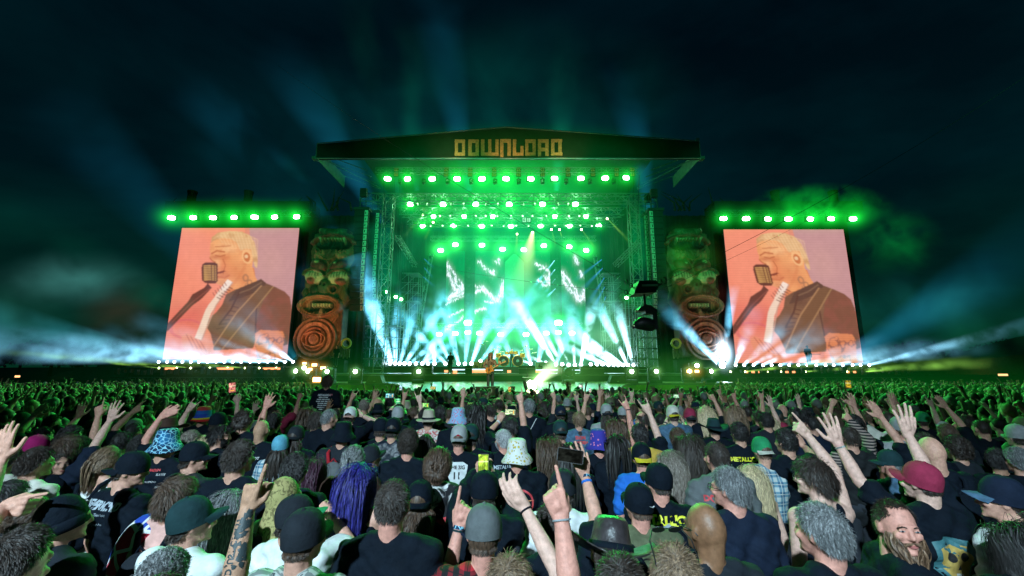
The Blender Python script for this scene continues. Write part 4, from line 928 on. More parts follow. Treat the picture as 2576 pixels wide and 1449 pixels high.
# ================================================================= thrust stage kit
def big_head_mesh():
    m = MB(); m.box((-.3, -.2, 0), (.3, .2, .17)); m.box((-.33, -.09, .15), (-.24, .09, .72)); m.box((.24, -.09, .15), (.33, .09, .72))
    return m.mesh()
BH = big_head_mesh()
mm = MB(); mm.lathe([(.14, -.26), (.215, -.2), (.235, .1), (.2, .22), (.17, .24)], (0, 0, .56), 18, 'y'); BHB = mm.mesh('head', True)
mm = MB(); mm.lathe([(.1, .242), (.1, .25)], (.02, 0, .58), 14, 'y'); BHL = mm.mesh('lens')
mm = MB(); mm.add([(-.3, -.02, .68), (.3, -.02, .68), (.3, -.02, .75), (-.3, -.02, .75)], [(0, 1, 2, 3)]); BHT = mm.mesh()
E_MH = emis('moving_head_lens', (.8, 1, .75), 22)
heads = [(826, 953, 'half hidden by the raised man', 1), (893, 953, 'left of the wedge monitor', 1), (1051, 955, 'right of the wedge and microphone', 1), (1430, 955, 'unlit, seen from behind right of the white flare', 0), (1590, 956, 'right of the second wedge', 1), (1648, 957, 'next along from the one by the second wedge', 1), (1733, 955, 'near the cable winch', 1), (1783, 952, 'nearest the smoke veiled totem', 1), (765, 940, 'in the cluster nearest the tusked totem', 1), (778, 955, 'lower one in the cluster nearest the tusked totem', 1), (748, 948, 'outermost lower one in the cluster under the tusked totem', 1), (1752, 934, 'upper one by the smoke veiled totem', 1)]
for i, (X, Y, lab, on) in enumerate(heads):
    dp = 29.9 if Y > 950 and 800 < X < 1720 else 31.2; c = at(X, Y + 14, dp)
    o = empty('moving_head_light', (c.x, dp, max(DECKZ, c.z)), (rr.uniform(-.3, .3) if on else math.pi), 'big moving head light on the thrust edge, ' + lab, 'moving head light', 'big moving heads on the thrust edge')
    o.scale = (1.4, 1.4, 1.4)
    obj('yoke', BH, M['black'], o); obj('head', BHB, M['black'], o); obj('lens', BHL, E_MH if on else M['steel'], o)
    if on: obj('glow', BALL, volmat('head_glow', (.4, 1, .3), .12, 'halo') if i == 0 else bpy.data.materials['head_glow'], o, loc=(.02, -.3, .58), scale=.55)
M['wedge'] = mat('wedge_black', (.03, .035, .03), .6)
for (X, Y, l) in ((945, 957, 'black wedge monitor speaker left of the guitarist with the microphone beside it'), (1552, 962, 'black wedge monitor speaker on the thrust right of the white flare')):
    c = at(X, Y + 12, 30.1); o = empty('wedge_monitor', (c.x, 30.1, DECKZ), 0, l, 'wedge monitor')
    o.scale = (1.2,) * 3
    m = MB(); m.prism([(-.5, 0), (.5, 0), (.32, .44), (-.32, .44)], -.3, .35); m.build('cabinet', M['wedge'], o)
    m = MB(); m.box((-.06, -.32, .1), (.06, -.302, .14)); m.build('handle', M['alu'], o)
    m = MB(); m.box((-.6, -.45, 0), (.6, .5, .02)); m.build('mat', M['black'], o)
for (X, l) in ((973, 'microphone on a boom stand beside the first wedge monitor'), (1531, 'microphone on a boom stand left of the second wedge')):
    c = at(X, 980, 29.8); o = empty('microphone_stand', (c.x, 29.8, DECKZ), 0, l, 'microphone stand')
    m = MB(); m.lathe([(.13, 0), (.12, .03)], (0, 0, 0), 14); m.tube([(0, 0, .02), (0, 0, .62)], .012, 6); m.tube([(0, 0, .6), (-.22, -.02, .84)], .01, 6); m.build('stand', M['black'], o)
    m = MB(); m.lathe([(.008, -.08), (.012, 0), (.026, .03), (.026, .07), (.01, .09)], (0, 0, 0), 10); obj('microphone', m.mesh(smooth=True), M['steel'], o, loc=(-.24, -.02, .86), rot=(0, -.8, 0))
# white flare spotlight on the pit edge
p = at(1338, 968, 19.8)
o = stage_light(p, 'dazzling pale green searchlight at the pit edge, tilted up to the right', 'bright lamps', emis('searchlight_lens', (.85, 1, .8), 90), w=.4, h=.4, name='searchlight', face=(.5, -1, .6))
q = at(1405, 915, 19.0); beam(p, q, .5, volmat('searchlight_emissive_beam', (.7, 1, .55), 3.2, 'beam', .25, 0, 1.1), o)
halo(at(1356, 960, 19.6), .9, volmat('searchlight_glow', (.4, 1, .25), .42, 'halo'), o)
lamp('POINT', 'searchlight_source', at(1356, 962, 19.3), 260, (.6, 1, .5), .2)
for i, (X, Y) in enumerate(((1325, 984), (1334, 986), (1345, 985), (1352, 986))):
    m = MB(); m.lathe([(.06, 0), (.06, .08)], (0, 0, 0), 10, 'y'); tag(m.build('pit_lamp', emis('pit_lamp_lens', (1, .75, .5), 10) if i == 0 else bpy.data.materials['pit_lamp_lens'], None, loc=at(X, Y, 19.6)), 'tiny warm pit lamp, %s in the row under the searchlight' % ordn(i), 'lamp', 'pit lamps')
for i, (X, Y, w_, s_) in enumerate(((796, 955, .5, 6), (790, 918, .3, 9), (812, 926, .32, 10), (765, 914, .22, 7), (1735, 934, .3, 10), (1754, 934, .25, 9), (779, 929, .25, 6))):
    m = MB(); m.box((-w_ / 2, 0, -w_ * .3), (w_ / 2, .1, w_ * .3)); c = at(X, Y, 30.6)
    o = empty('warm_lamp', c, 0, 'orange glowing lamp, %s of the warm cluster at the ends of the thrust' % ordn(i), 'lamp', 'warm lamps at the thrust ends')
    m.build('lens', E_WRM, o); mm = MB(); mm.box((-w_ / 2 - .05, .101, -w_ * .4), (w_ / 2 + .05, .4, w_ * .4)); mm.build('housing', M['black'], o); obj('glow', BALL, V_WRM, o, scale=.9)
# pit boxes just above the heads
for i, (x0, x1, y0) in enumerate(((530, 710, 760), (1050, 1112, 755), (710, 880, 757))):
    p, q = at(*R1p(x0, 830), 19.6), at(*R1p(x1, y0), 19.6); m = MB(); m.box((0, 0, 0), (q.x - p.x, .5, q.z)); m.box((-.02, -.02, q.z - .04), (q.x - p.x + .02, .52, q.z + .02))
    tag(m.build('pit_case', M['black'], None, loc=(p.x, 19.6, 0)), 'black case in the pit, %s from the left in front of the guitarist' % ordn(i), 'equipment case', 'cases in the pit')
# crowd barrier
m = MB()
for i in range(40):
    a = -12.8 + i * .64; m.box((a, 18.7, -.31), (a + .6, 18.74, .8)); m.tube([(a, 18.7, .82), (a + .6, 18.7, .82)], .025, 6); m.bar((a + .3, 18.75, .7), (a + .3, 19.4, -.31), .04)
tag(m.build('crowd_barrier', M['alu']), 'long metal crowd barrier between the audience and the thrust stage', 'barrier')

# ================================================================= drum kit
dk = empty('drum_kit', (at(*R1p(1050, 450), 38).x, 38, 2.303), 0, 'drum kit with two gold rimmed bass drums and many cymbals', 'drum kit')
for sx_ in (-1, 1):
    m = MB(); m.lathe([(.46, -.25), (.5, -.28), (.5, .28), (.46, .3)], (0, 0, 0), 28, 'y'); d = obj('bass_drum', m.mesh(smooth=True), M['gold'], dk, loc=(sx_ * .62, -.1, .52))
    m = MB(); m.lathe([(.43, .302), (.43, .31)], (0, 0, 0), 28, 'y'); m.build('drum_head', M['black'], d)
    m = MB(); m.lathe([(.14, .312), (.14, .32)], (0, 0, 0), 16, 'y'); m.build('head_mark', mat('mark_green', (.1, .3, .2), .5), d)
m = MB(); m.box((-2.0, -.7, -.55), (2.2, 1.8, -.003)); m.build('drum_riser', M['drape'], dk)
for i, (x, z, r, h) in enumerate(((-.35, 1.12, .17, .2), (.05, 1.17, .19, .22), (.45, 1.12, .2, .24), (1.05, .85, .24, .35), (-1.1, .85, .24, .35))):
    m = MB(); m.lathe([(r, 0), (r, h)], (0, 0, 0), 20); obj('tom_drum', m.mesh(smooth=True), M['gold'], dk, loc=(x, -.15, z), rot=(.2, 0, 0))
for i, (x, z, r, t) in enumerate(((-1.5, 1.55, .27, .2), (-1.05, 1.75, .24, .3), (-.75, 1.35, .2, .1), (1.35, 1.8, .28, -.25), (1.75, 1.55, .24, -.2), (.95, 1.45, .2, -.1), (2.1, 1.25, .22, -.2), (-2.3, 2.3, .3, .15), (-2.6, 2.0, .22, .2))):
    m = MB(); m.lathe([(.03, .04), (.05, .02), (r, -.01), (r, -.015)], (0, 0, 0), 20); obj('cymbal', m.mesh(smooth=True), M['brass'], dk, loc=(x, .1, z), rot=(.25, t, 0))
    m = MB(); m.tube([(x, .1, z), (x, .15, z - .5), (x + (.2 if x < 0 else -.2), .2, .02)], .018, 6); m.build('cymbal_stand', M['alu'], dk)
lamp('AREA', 'drum_light', (dk.location.x, 35.5, 6), 260, (.8, 1, .85), 1.2, aim=(dk.location.x, 38, 3.2))

# ================================================================= flying rig and its cables
cy = 9.5
fr = empty('flying_camera_rig', at(1617, 735, cy), 0, 'black cable suspended rig with a moving head hanging beneath it', 'cable camera rig')
s = cy / 1059 * .16204      # metres per pixel of the close view; its origin at (890, 560)
def F(x, y, d=0): return Vector(((x - 890) * s, d, -(y - 560) * s * 1.03))
SX, SY = 2200 * .6708, 950 * .6708
fr.location = at(SX + 890 * .16204, SY + 560 * .16204, cy)
m = MB(); top = [F(760, 462), F(1020, 450), F(1080, 520), F(1010, 635), F(680, 655), F(690, 630)]
m.prism([(p.x, p.z) for p in top], -.28, .28); m.build('top_plate', M['black'], fr)
m = MB(); m.prism([(F(x, y).x, F(x, y).z) for x, y in ((757, 475), (738, 530), (682, 645), (676, 640), (720, 540))], -.3, -.285); m.prism([(F(x, y).x, F(x, y).z) for x, y in ((800, 520), (1050, 515), (1040, 545), (800, 550))], -.3, -.285); m.build('pale_panel', mat('pale_plate', (.35, .38, .36), .5), fr)
m = MB(); m.tube([F(890, 640), F(892, 800)], .028, 10); m.tube([F(892, 790), F(892, 830)], .04, 10); m.build('drop_pole', M['black'], fr, smooth=True)
m = MB(); m.prism([(F(x, y).x, F(x, y).z) for x, y in ((750, 890), (800, 840), (880, 808), (960, 820), (1010, 860), (1045, 880), (1050, 920), (970, 950), (865, 940), (860, 905), (770, 905))], -.14, .14); m.tube([F(760, 880), F(710, 876)], .01, 6); m.build('base_box', M['black'], fr)
m = MB(); m.prism([(F(x, y).x, F(x, y).z) for x, y in ((985, 880), (1048, 885), (1062, 1160), (1030, 1180), (1000, 1165), (985, 1000))], -.09, .09); m.build('yoke', M['black'], fr)
m = MB(); m.tube([F(712, 1130), F(740, 1110), F(820, 1080), F(930, 1100), F(1010, 1120)], [.06, .105, .15, .15, .12], 14); m.tube([F(712, 1130), F(712, 1160)], .06, 12); m.build('lamp_head', M['black'], fr, smooth=True)
def coil(c, r, m):
    for k in range(3): m.tube([c + Vector((r * (1 - .08 * k) * math.cos(a), .01 * k, r * 1.3 * math.sin(a))) for a in [2 * math.pi * i / 14 for i in range(15)]], .008, 5)
m = MB()
for (x, y, r) in ((620, 440, 28), (690, 495, 26), (605, 605, 28), (1215, 420, 45), (1160, 450, 28)): coil(F(x, y), r * s, m)
m.tube([F(690, 500), F(740, 545)], .012, 6); m.tube([F(630, 620), F(690, 650)], .01, 6); m.tube([F(1080, 525), F(1140, 500), F(1190, 450)], .014, 6); m.tube([F(500, 542), F(540, 566), F(580, 575)], .006, 5); m.build('cable_coil', M['cable'], fr)
cc = fr.location
def cable(pts, label):
    m = MB(); c = pts[0]; m.tube([p - c for p in pts], .005, 5); tag(m.build('suspension_cable', M['cable'], None, loc=c), label, 'cable', 'cables holding the flying rig')
def sag(a, b, s_=.3, n=12): return [a.lerp(b, i / n) - Vector((0, 0, s_ * 4 * (i / n) * (1 - i / n))) for i in range(n + 1)]
cable(sag(cc + F(690, 500), at(700, 165, 16), .25), 'thin black cable rising from the flying rig across the stage roof')
cable(sag(cc + F(630, 620), at(1040, 655, 34), .2), 'thin black cable crossing the stage screens from the flying rig')
cable(sag(cc + F(1190, 450), at(2576, 195, 9), .2), 'thin black cable rising from the flying rig over the smoky screen')
cable(sag(cc + F(1060, 610), at(2090, 520, 30), .15), 'lower thin cable from the flying rig past the smoky totem')

# ================================================================= camp beyond the arena
def dome_tent(X, Y, dep, w, h, label, mt):
    c = at(X, Y, dep); m = MB(); n = 14
    m.lathe([(w * math.cos(a), h * math.sin(a)) for a in [math.pi / 2 * k / 6 for k in range(7)]][::1], (0, 0, 0), n)
    for v in range(n): pass
    tag(m.build('marquee', mt, None, True, loc=(c.x, dep, max(0, c.z))), label, 'marquee')
dome_tent(205, 958, 80, 4.0, 1.6, 'low tan marquee roof beyond the crowd', M['tent'])
m = MB(); m.prism([(-2.2, 0), (2.2, 0), (2.0, 3.0), (-1.6, 3.4)], -.5, .5); m.box((-6, -.6, -2.2), (3, .4, -.003)); tag(m.build('booth', M['tealtent'], None, loc=(at(275, 960, 75).x, 75, 2.2)), 'teal sided booth beside the tan marquee beyond the crowd', 'booth')
m = MB(); m.prism([(-4.5, 0), (1, 0), (1.6, 4.5), (.4, 2.4), (-1.5, 1)], -1, 1); tag(m.build('sail_tent', M['tent'], None, loc=(at(370, 950, 70).x, 70, 1.6)), 'pale pointed sail tent left of the screen wing', 'tent')
m = MB(); m.prism([(-14, 0), (30, 0), (30, 8.5), (18, 6.8), (4, 3.2), (-10, 1.6)], -6, 6); m.tube([(-16, 0, -2), (-16.5, 0, 6)], .15, 6); tag(m.build('big_tent', M['tent'], None, loc=(at(2420, 940, 75).x, 75, 1.0)), 'long sloping canopy tent beyond the crowd behind the smoky screen', 'tent')
for i, (X, Y, w_) in enumerate(((42, 947, .6), (2525, 943, 1.3))):
    m = MB(); m.box((-w_ / 2, 0, -.15), (w_ / 2, .2, .15)); o = tag(m.build('stall_lamp', emis('stall_light', (1, .5, .2), 2) if i == 0 else bpy.data.materials['stall_light'], None, loc=at(X, Y, 66)), 'warm stall light %s beyond the crowd' % ('at the far left' if i == 0 else 'under the long canopy'), 'lamp')
# far tree line
def trees():
    r = random.Random(11)
    i = 0
    for k in range(46):
        X = -260 + k * 68 + r.uniform(-14, 14)
        if 380 < X < 2230: continue
        d = r.uniform(95, 125); x = (X - VPX) / FPX * d * 1.0; h = r.uniform(5.5, 9.5)
        o = empty('tree', (x, d, 0), 0, 'dark distant tree, %s from the left in the tree line beyond the camp' % ordn(i), 'tree', 'tree line beyond the camp'); i += 1
        m = MB(); m.tube([(0, 0, 0), (.1, 0, h * .3), (0, 0, h * .6)], [.35, .28, .1], 7); m.build('trunk', M['drape'], o)
        m = MB()
        for j in range(900):
            a, b, c = r.gauss(0, 1), r.gauss(0, 1), r.gauss(0, 1); l = math.sqrt(a * a + b * b + c * c); q = r.random() ** .4 * (1 + .25 * math.sin(3 * a + k)); p = Vector((a / l * h * .42 * q, b / l * h * .42 * q, h * .62 + c / l * h * .36 * q)); s_ = .4
            u, v = Vector((r.gauss(0, 1), r.gauss(0, 1), r.gauss(0, 1))).normalized() * s_, Vector((r.gauss(0, 1), r.gauss(0, 1), r.gauss(0, 1))).normalized() * s_
            m.add([p - u, p + v, p + u, p - v], [(0, 1, 2, 3)])
        obj('crown', m.mesh(fix=False), M['leaf'], o)
trees()

# ================================================================= smoke and haze, their light put in as emission
def smoke(p, sc, col, st, nz, name='smoke'):
    m_ = volmat('smoke_' + str(len(bpy.data.materials)), col, st, 'soft', nz=nz); o = obj(name, BALL, m_, None, loc=p, scale=sc); tag(o, kind='stuff'); return o
smoke(at(1290, 600, 43), (15, 6, 11), (.014, .95, .26), .10, 0)
smoke(at(1290, 830, 42), (15, 6, 8), (.14, 1, .46), .115, .3)
smoke(at(1290, 790, 41), (8, 3, 7), (.22, .85, .65), .085, .45)
smoke(at(1290, 700, 46), (11, 2, 7), (.05, .75, .45), .07, .2)
smoke(at(1560, 850, 42.5), (8, 4, 5), (.35, 1, .5), .09, .35)
smoke(at(1290, 480, 40), (16, 5, 5), (.006, 1, .07), .10, 0)
smoke(at(1290, 400, 36.5), (19, 3, 4), (.004, 1, .08), .05, 0)
smoke(at(985, 700, 38), (5, 3, 13), (.005, .7, .25), .07, .3)
smoke(at(1600, 700, 38), (4, 3, 13), (.005, .9, .15), .06, .3)
smoke(at(2060, 520, 37), (7, 2, 2.4), (.005, 1, .06), .22, .55)
smoke(at(2240, 600, 37.5), (5, 2, 4), (.005, .6, .08), .06, .5)
smoke(at(1730, 650, 36), (3.6, 1.5, 4), (.06, 1, .05), .07, .5)
smoke(at(2200, 780, 38.5), (6, 2.5, 5), (.02, .22, .13), .035, .3)
smoke(at(1290, 280, 44), (26, 8, 13), (.004, .26, .20), .013, .12)
smoke(at(900, 420, 44), (24, 8, 16), (.004, .20, .22), .011, .12)
smoke(at(190, 700, 60), (13, 5, 5), (.10, .42, .38), .045, .14)
smoke(at(30, 790, 60), (12, 5, 7), (.03, .2, .15), .03, .12)
smoke(at(330, 790, 45), (6, 4, 5), (.32, .13, .06), .018, .2)
smoke(at(2350, 760, 55), (15, 5, 6), (.02, .30, .32), .035, .14)
smoke(at(2560, 850, 55), (15, 5, 6), (.01, .2, .06), .03, .12)
smoke(at(1790, 760, 35.5), (4, 1.5, 6), (.45, .10, .08), .03, .3)
smoke(at(820, 780, 36.2), (5, 1.5, 8), (.01, .5, .12), .012, 0)
smoke(at(1010, 960, 24), (9, 3, 1.8), (.2, 1, .1), .022, .5)
smoke(at(1650, 950, 24), (9, 3, 1.8), (.25, 1, .12), .03, .5)
smoke(at(1390, 930, 24), (4, 2, 2.0), (.3, 1, .2), .09, .4)
smoke(at(1290, 955, 22), (26, 9, 2.6), (.02, 1, .14), .008, .2)  # emitting haze added over the far crowd to tint its blacks green
smoke(at(2250, 990, 16), (12, 7, 1.8), (.02, 1, .08), .008, 0)
smoke(at(600, 940, 33), (9, 2, 1.6), (.2, .2, .08), .03, .5)
smoke(at(590, 550, 37.3), (8, 1.6, 2.6), (.005, 1, .06), .06, 0)
# wide faint beams above the stage, their glow put in as emission
V_SKY = volmat('sky_emissive_beam', (.008, .15, .26), .034, 'beam', .12, .10, 1.0)
V_SKG = volmat('sky_emissive_beam_green', (.006, .24, .13), .03, 'beam', .12, .10, 1.2)
for i, (a, b, da, db, r, mm) in enumerate((((960, 560), (700, 120), 40, 36, 3.6, V_SKY), ((1010, 520), (900, -40), 42, 34, 3.2, V_SKG), ((1180, 480), (1080, -60), 42, 34, 3.6, V_SKY), ((1050, 480), (1010, 60), 42, 38, 3.0, V_SKG),
        ((740, 900), (120, 250), 37, 28, 3.4, V_SKY), ((720, 900), (-80, 520), 37, 26, 2.8, V_SKG), ((880, 620), (480, 200), 40, 33, 3.4, V_SKY), ((900, 640), (620, 330), 40, 33, 2.6, V_SKG), ((860, 900), (560, 330), 40, 33, 3.0, V_SKY),
        ((2150, 900), (2500, 690), 37, 28, 2.4, V_SKY), ((1640, 560), (1560, 140), 42, 38, 3.0, V_SKY), ((1400, 480), (1430, 60), 42, 36, 3.0, V_SKG), ((2120, 900), (2700, 560), 37, 26, 3.0, V_SKY), ((420, 900), (-200, 760), 37, 26, 1.8, V_FAINT))):
    o = beam(at(*a, da), at(*b, db), r, mm); tag(o, kind='stuff')
# ================================================================= people: bodies grown as one surface
def _ico(sub):
    bm = bmesh.new(); bmesh.ops.create_icosphere(bm, subdivisions=sub, radius=1)
    v = np.array([x.co[:] for x in bm.verts]); f = np.array([[a.index for a in x.verts] for x in bm.faces]); bm.free(); return v, f
ICO2, ICO1, ICO3 = _ico(3), _ico(1), _ico(4)
class Blob:
    def __init__(s, base=ICO2): s.v = []; s.f = []; s.n = 0; s.base = base; s.col = []; s.cc = (1, 1, 1)
    def _add(s, v): s.v.append(v); s.f.append(s.base[1] + s.n); s.n += len(v); s.col += [s.cc] * len(v)
    def ell(s, c, r, rot=None):
        v = s.base[0] * np.array(r)
        if rot is not None: v = v @ np.array(Euler(rot).to_matrix()).T
        s._add(v + np.array(c)); return s
    def cap(s, a, b, ra, rb, flat=1.0):
        a, b = np.array(a, float), np.array(b, float); d = b - a; L = np.linalg.norm(d); d /= max(L, 1e-9)
        q = np.array(Vector(d).to_track_quat('Z', 'Y').to_matrix()); u = s.base[0] * np.array([1, flat, 1])
        up = u[:, 2:3] > 0; w = u @ q.T
        s._add(np.where(up, b + w * rb, a + w * ra)); return s
    def mesh(s, name='body'):
        me = bpy.data.meshes.new(name); me.from_pydata(np.concatenate(s.v), [], np.concatenate(s.f)); me.update(); return me
    def grow(s, voxel, smooth=3, name='body'):
        me = s.mesh(); o = bpy.data.objects.new('tmp', me); COL.objects.link(o)
        r = o.modifiers.new('r', 'REMESH'); r.mode = 'VOXEL'; r.voxel_size = voxel; r.use_smooth_shade = True
        if smooth: k = o.modifiers.new('s', 'SMOOTH'); k.factor = .5; k.iterations = smooth
        out = bpy.data.meshes.new_from_object(o.evaluated_get(bpy.context.evaluated_depsgraph_get())); out.name = name
        bpy.data.objects.remove(o); bpy.data.meshes.remove(me); return out
HC = np.array((0, .012, 1.635))       # head centre of the standing figure, 1.75 m tall
HR = np.array((.076, .095, .108))
SH = {'L': np.array((-.185, -.01, 1.405)), 'R': np.array((.185, -.01, 1.405))}
FL = {'i': (.042, .026, .020), 'm': (.046, .030, .022), 'r': (.043, .028, .021), 'p': (.034, .021, .018)}
POSE = {   # curl of index, middle, ring, little finger and of the thumb; spread
 'open': ((.1, .05, .05, .1), .15, 1.6), 'flat': ((.12, .1, .12, .15), .3, .6), 'point': ((.03, 1.5, 1.6, 1.6), 1.0, .5), 'horns': ((.08, 1.5, 1.6, .1), 1.2, 1.0),
 'fist': ((1.5, 1.6, 1.6, 1.6), 1.1, .4), 'grip': ((.75, .8, .85, .9), .6, .6), 'relax': ((.35, .4, .45, .5), .4, .7)}
def hand(B, W, D, N, side, pose, k=1.0):
    W, D, N = np.array(W, float), np.array(D, float), np.array(N, float); D = D / np.linalg.norm(D); N = N - D * (N @ D); N /= np.linalg.norm(N)
    T = np.cross(D, N) * (1 if side == 'L' else -1)          # points to the thumb
    curls, tc_, spread = POSE[pose]; k = 1.08 * k
    for j, (f, off) in enumerate((('i', .030), ('m', .010), ('r', -.011), ('p', -.031))):
        kn = W + D * (.088 - .006 * abs(j - 1)) * k + T * off * k * (1 + .12 * spread)
        B.cap(W + T * off * .55 * k, kn, .0155 * k, .0125 * k)
        c = curls[j]; dirn = D + T * off * 5.0 * spread; dirn /= np.linalg.norm(dirn); p = kn
        for s_, L in enumerate(FL[f]):
            a = c * (1.0 if s_ == 0 else (s_ + 1) * .85) if c > .5 else c * (s_ + 1)
            dd = dirn * math.cos(a) + N * math.sin(a); q = p + dd * L * k
            B.cap(p, q, (.0102 - .0008 * s_) * k, (.0096 - .0010 * s_) * k); p = q
    B.ell(W + D * .042 * k, np.array((.021, .021, .021)) * k)
    th = W + D * .018 * k + T * .024 * k; d1 = D * .62 + T * (.85 - .5 * tc_) + N * (.25 + .35 * tc_); d1 /= np.linalg.norm(d1)
    t1 = th + d1 * .046 * k; d2 = D * .85 + T * (.5 - .9 * tc_) + N * (.15 + .5 * tc_); d2 /= np.linalg.norm(d2); t2 = t1 + d2 * .032 * k
    B.cap(th, t1, .0155 * k, .012 * k); B.cap(t1, t2, .0115 * k, .0105 * k); B.cap(t2, t2 + d2 * .024 * k, .0105 * k, .0085 * k)
DOWN = lambda s: dict(side=s, E=(-.235 if s == 'L' else .235, -.03, 1.125), W=(-.235 if s == 'L' else .235, .07, .885), D=(0, .15, -1), N=(1 if s == 'L' else -1, 0, 0), pose='relax')
def arms_full(arms):
    have = {a['side'] for a in arms}; return list(arms) + [DOWN(s) for s in 'LR' if s not in have]
def body_mesh(arms=(), girth=1.0, fem=0, hy=0.0, hp=0.0, voxel=.0085, face=False):
    B = Blob(); g = girth; hl = 1 - .1 * fem
    Rh = np.array(Euler((hp, 0, hy)).to_matrix()); nk = np.array((0, -.004, 1.53))
    def H(p): return nk + Rh @ (np.array(p, float) + HC - nk)
    def he(p, r): B.ell(H(p), r, (hp, 0, hy))
    he((0, -.006, .005), HR); he((0, .03, -.03), (.062, .066, .078)); he((0, .048, -.075), (.046, .045, .04)); he((0, -.035, .0), (.07, .07, .09))
    for s in (-1, 1): he((s * .078, -.004, -.012), (.010, .018, .030)); he((s * .082, -.012, -.004), (.006, .012, .022)); he((s * .04, .075, -.028), (.022, .018, .02))
    he((0, .087, .014), (.045, .014, .012)); B.cap(H((0, .092, .008)), H((0, .108, -.03)), .010, .0135); he((0, .098, -.036), (.018, .012, .010))
    he((0, .086, -.062), (.024, .012, .008)); he((0, .084, -.074), (.021, .012, .008)); he((0, .082, -.1), (.022, .018, .014))
    if face:
        for s in (-1, 1): he((s * .032, .088, -.002), (.016, .008, .006))
    B.cap((0, -.02, 1.44), H((0, -.02, -.07)), .060 * hl * (g * .5 + .5), .056 * hl); B.cap((0, -.03, 1.47), H((0, -.05, -.04)), .05 * hl * (g * .5 + .5), .05 * hl)
    w = .155 - .02 * fem
    B.cap((-w, -.015, 1.395), (w, -.015, 1.395), .068, .068)
    for s in (-1, 1): B.cap((s * .03, -.03, 1.475), (s * w, -.02, 1.42), .045, .05); B.ell((s * .08, -.02, 1.28), (.095 * g, .105 * g, .16)); B.ell((s * .08, -.065, 1.33), (.07, .045, .09))
    if fem:
        for s in (-1, 1): B.ell((s * .075, .09, 1.25), (.055, .05, .06))
    B.ell((0, -.01, 1.2), (.15 * g, .11 * g, .2)); B.ell((0, 0, 1.03), ((.14 - .01 * fem) * g, .11 * g, .17)); B.ell((0, -.01, .93), (.17 * (g * .5 + .5), .125 * g, .13))
    if g > 1.1: B.ell((0, .05, 1.06), (.15 * g, .13 * g, .15))
    for s in (-1, 1):
        B.cap((s * .09, 0, .9), (s * .10, .02, .5), .088, .056); B.cap((s * .10, .015, .5), (s * .105, -.015, .1), .055, .04); B.cap((s * .105, -.04, .04), (s * .115, .12, .032), .04, .03)
    for a in arms_full(arms):
        s = SH[a['side']] * np.array((1 - .12 * fem, 1, 1)); E, W_ = np.array(a['E'], float), np.array(a['W'], float); t = 1 - .18 * fem
        B.ell(s, (.062 * t, .06 * t, .062 * t)); B.cap(s, s + (E - s) * .5, .055 * t, .050 * t); B.cap(s + (E - s) * .4, E, .05 * t, .042 * t); B.cap(E, E + (W_ - E) * .35, .041 * t, .043 * t); B.cap(E + (W_ - E) * .35, W_, .043 * t, .027 * t)
        hand(B, W_, a['D'], a['N'], a['side'], a['pose'], a.get('k', 1.0) * (1 - .06 * fem))
    return B.grow(voxel, 2 if voxel < .008 else 2)
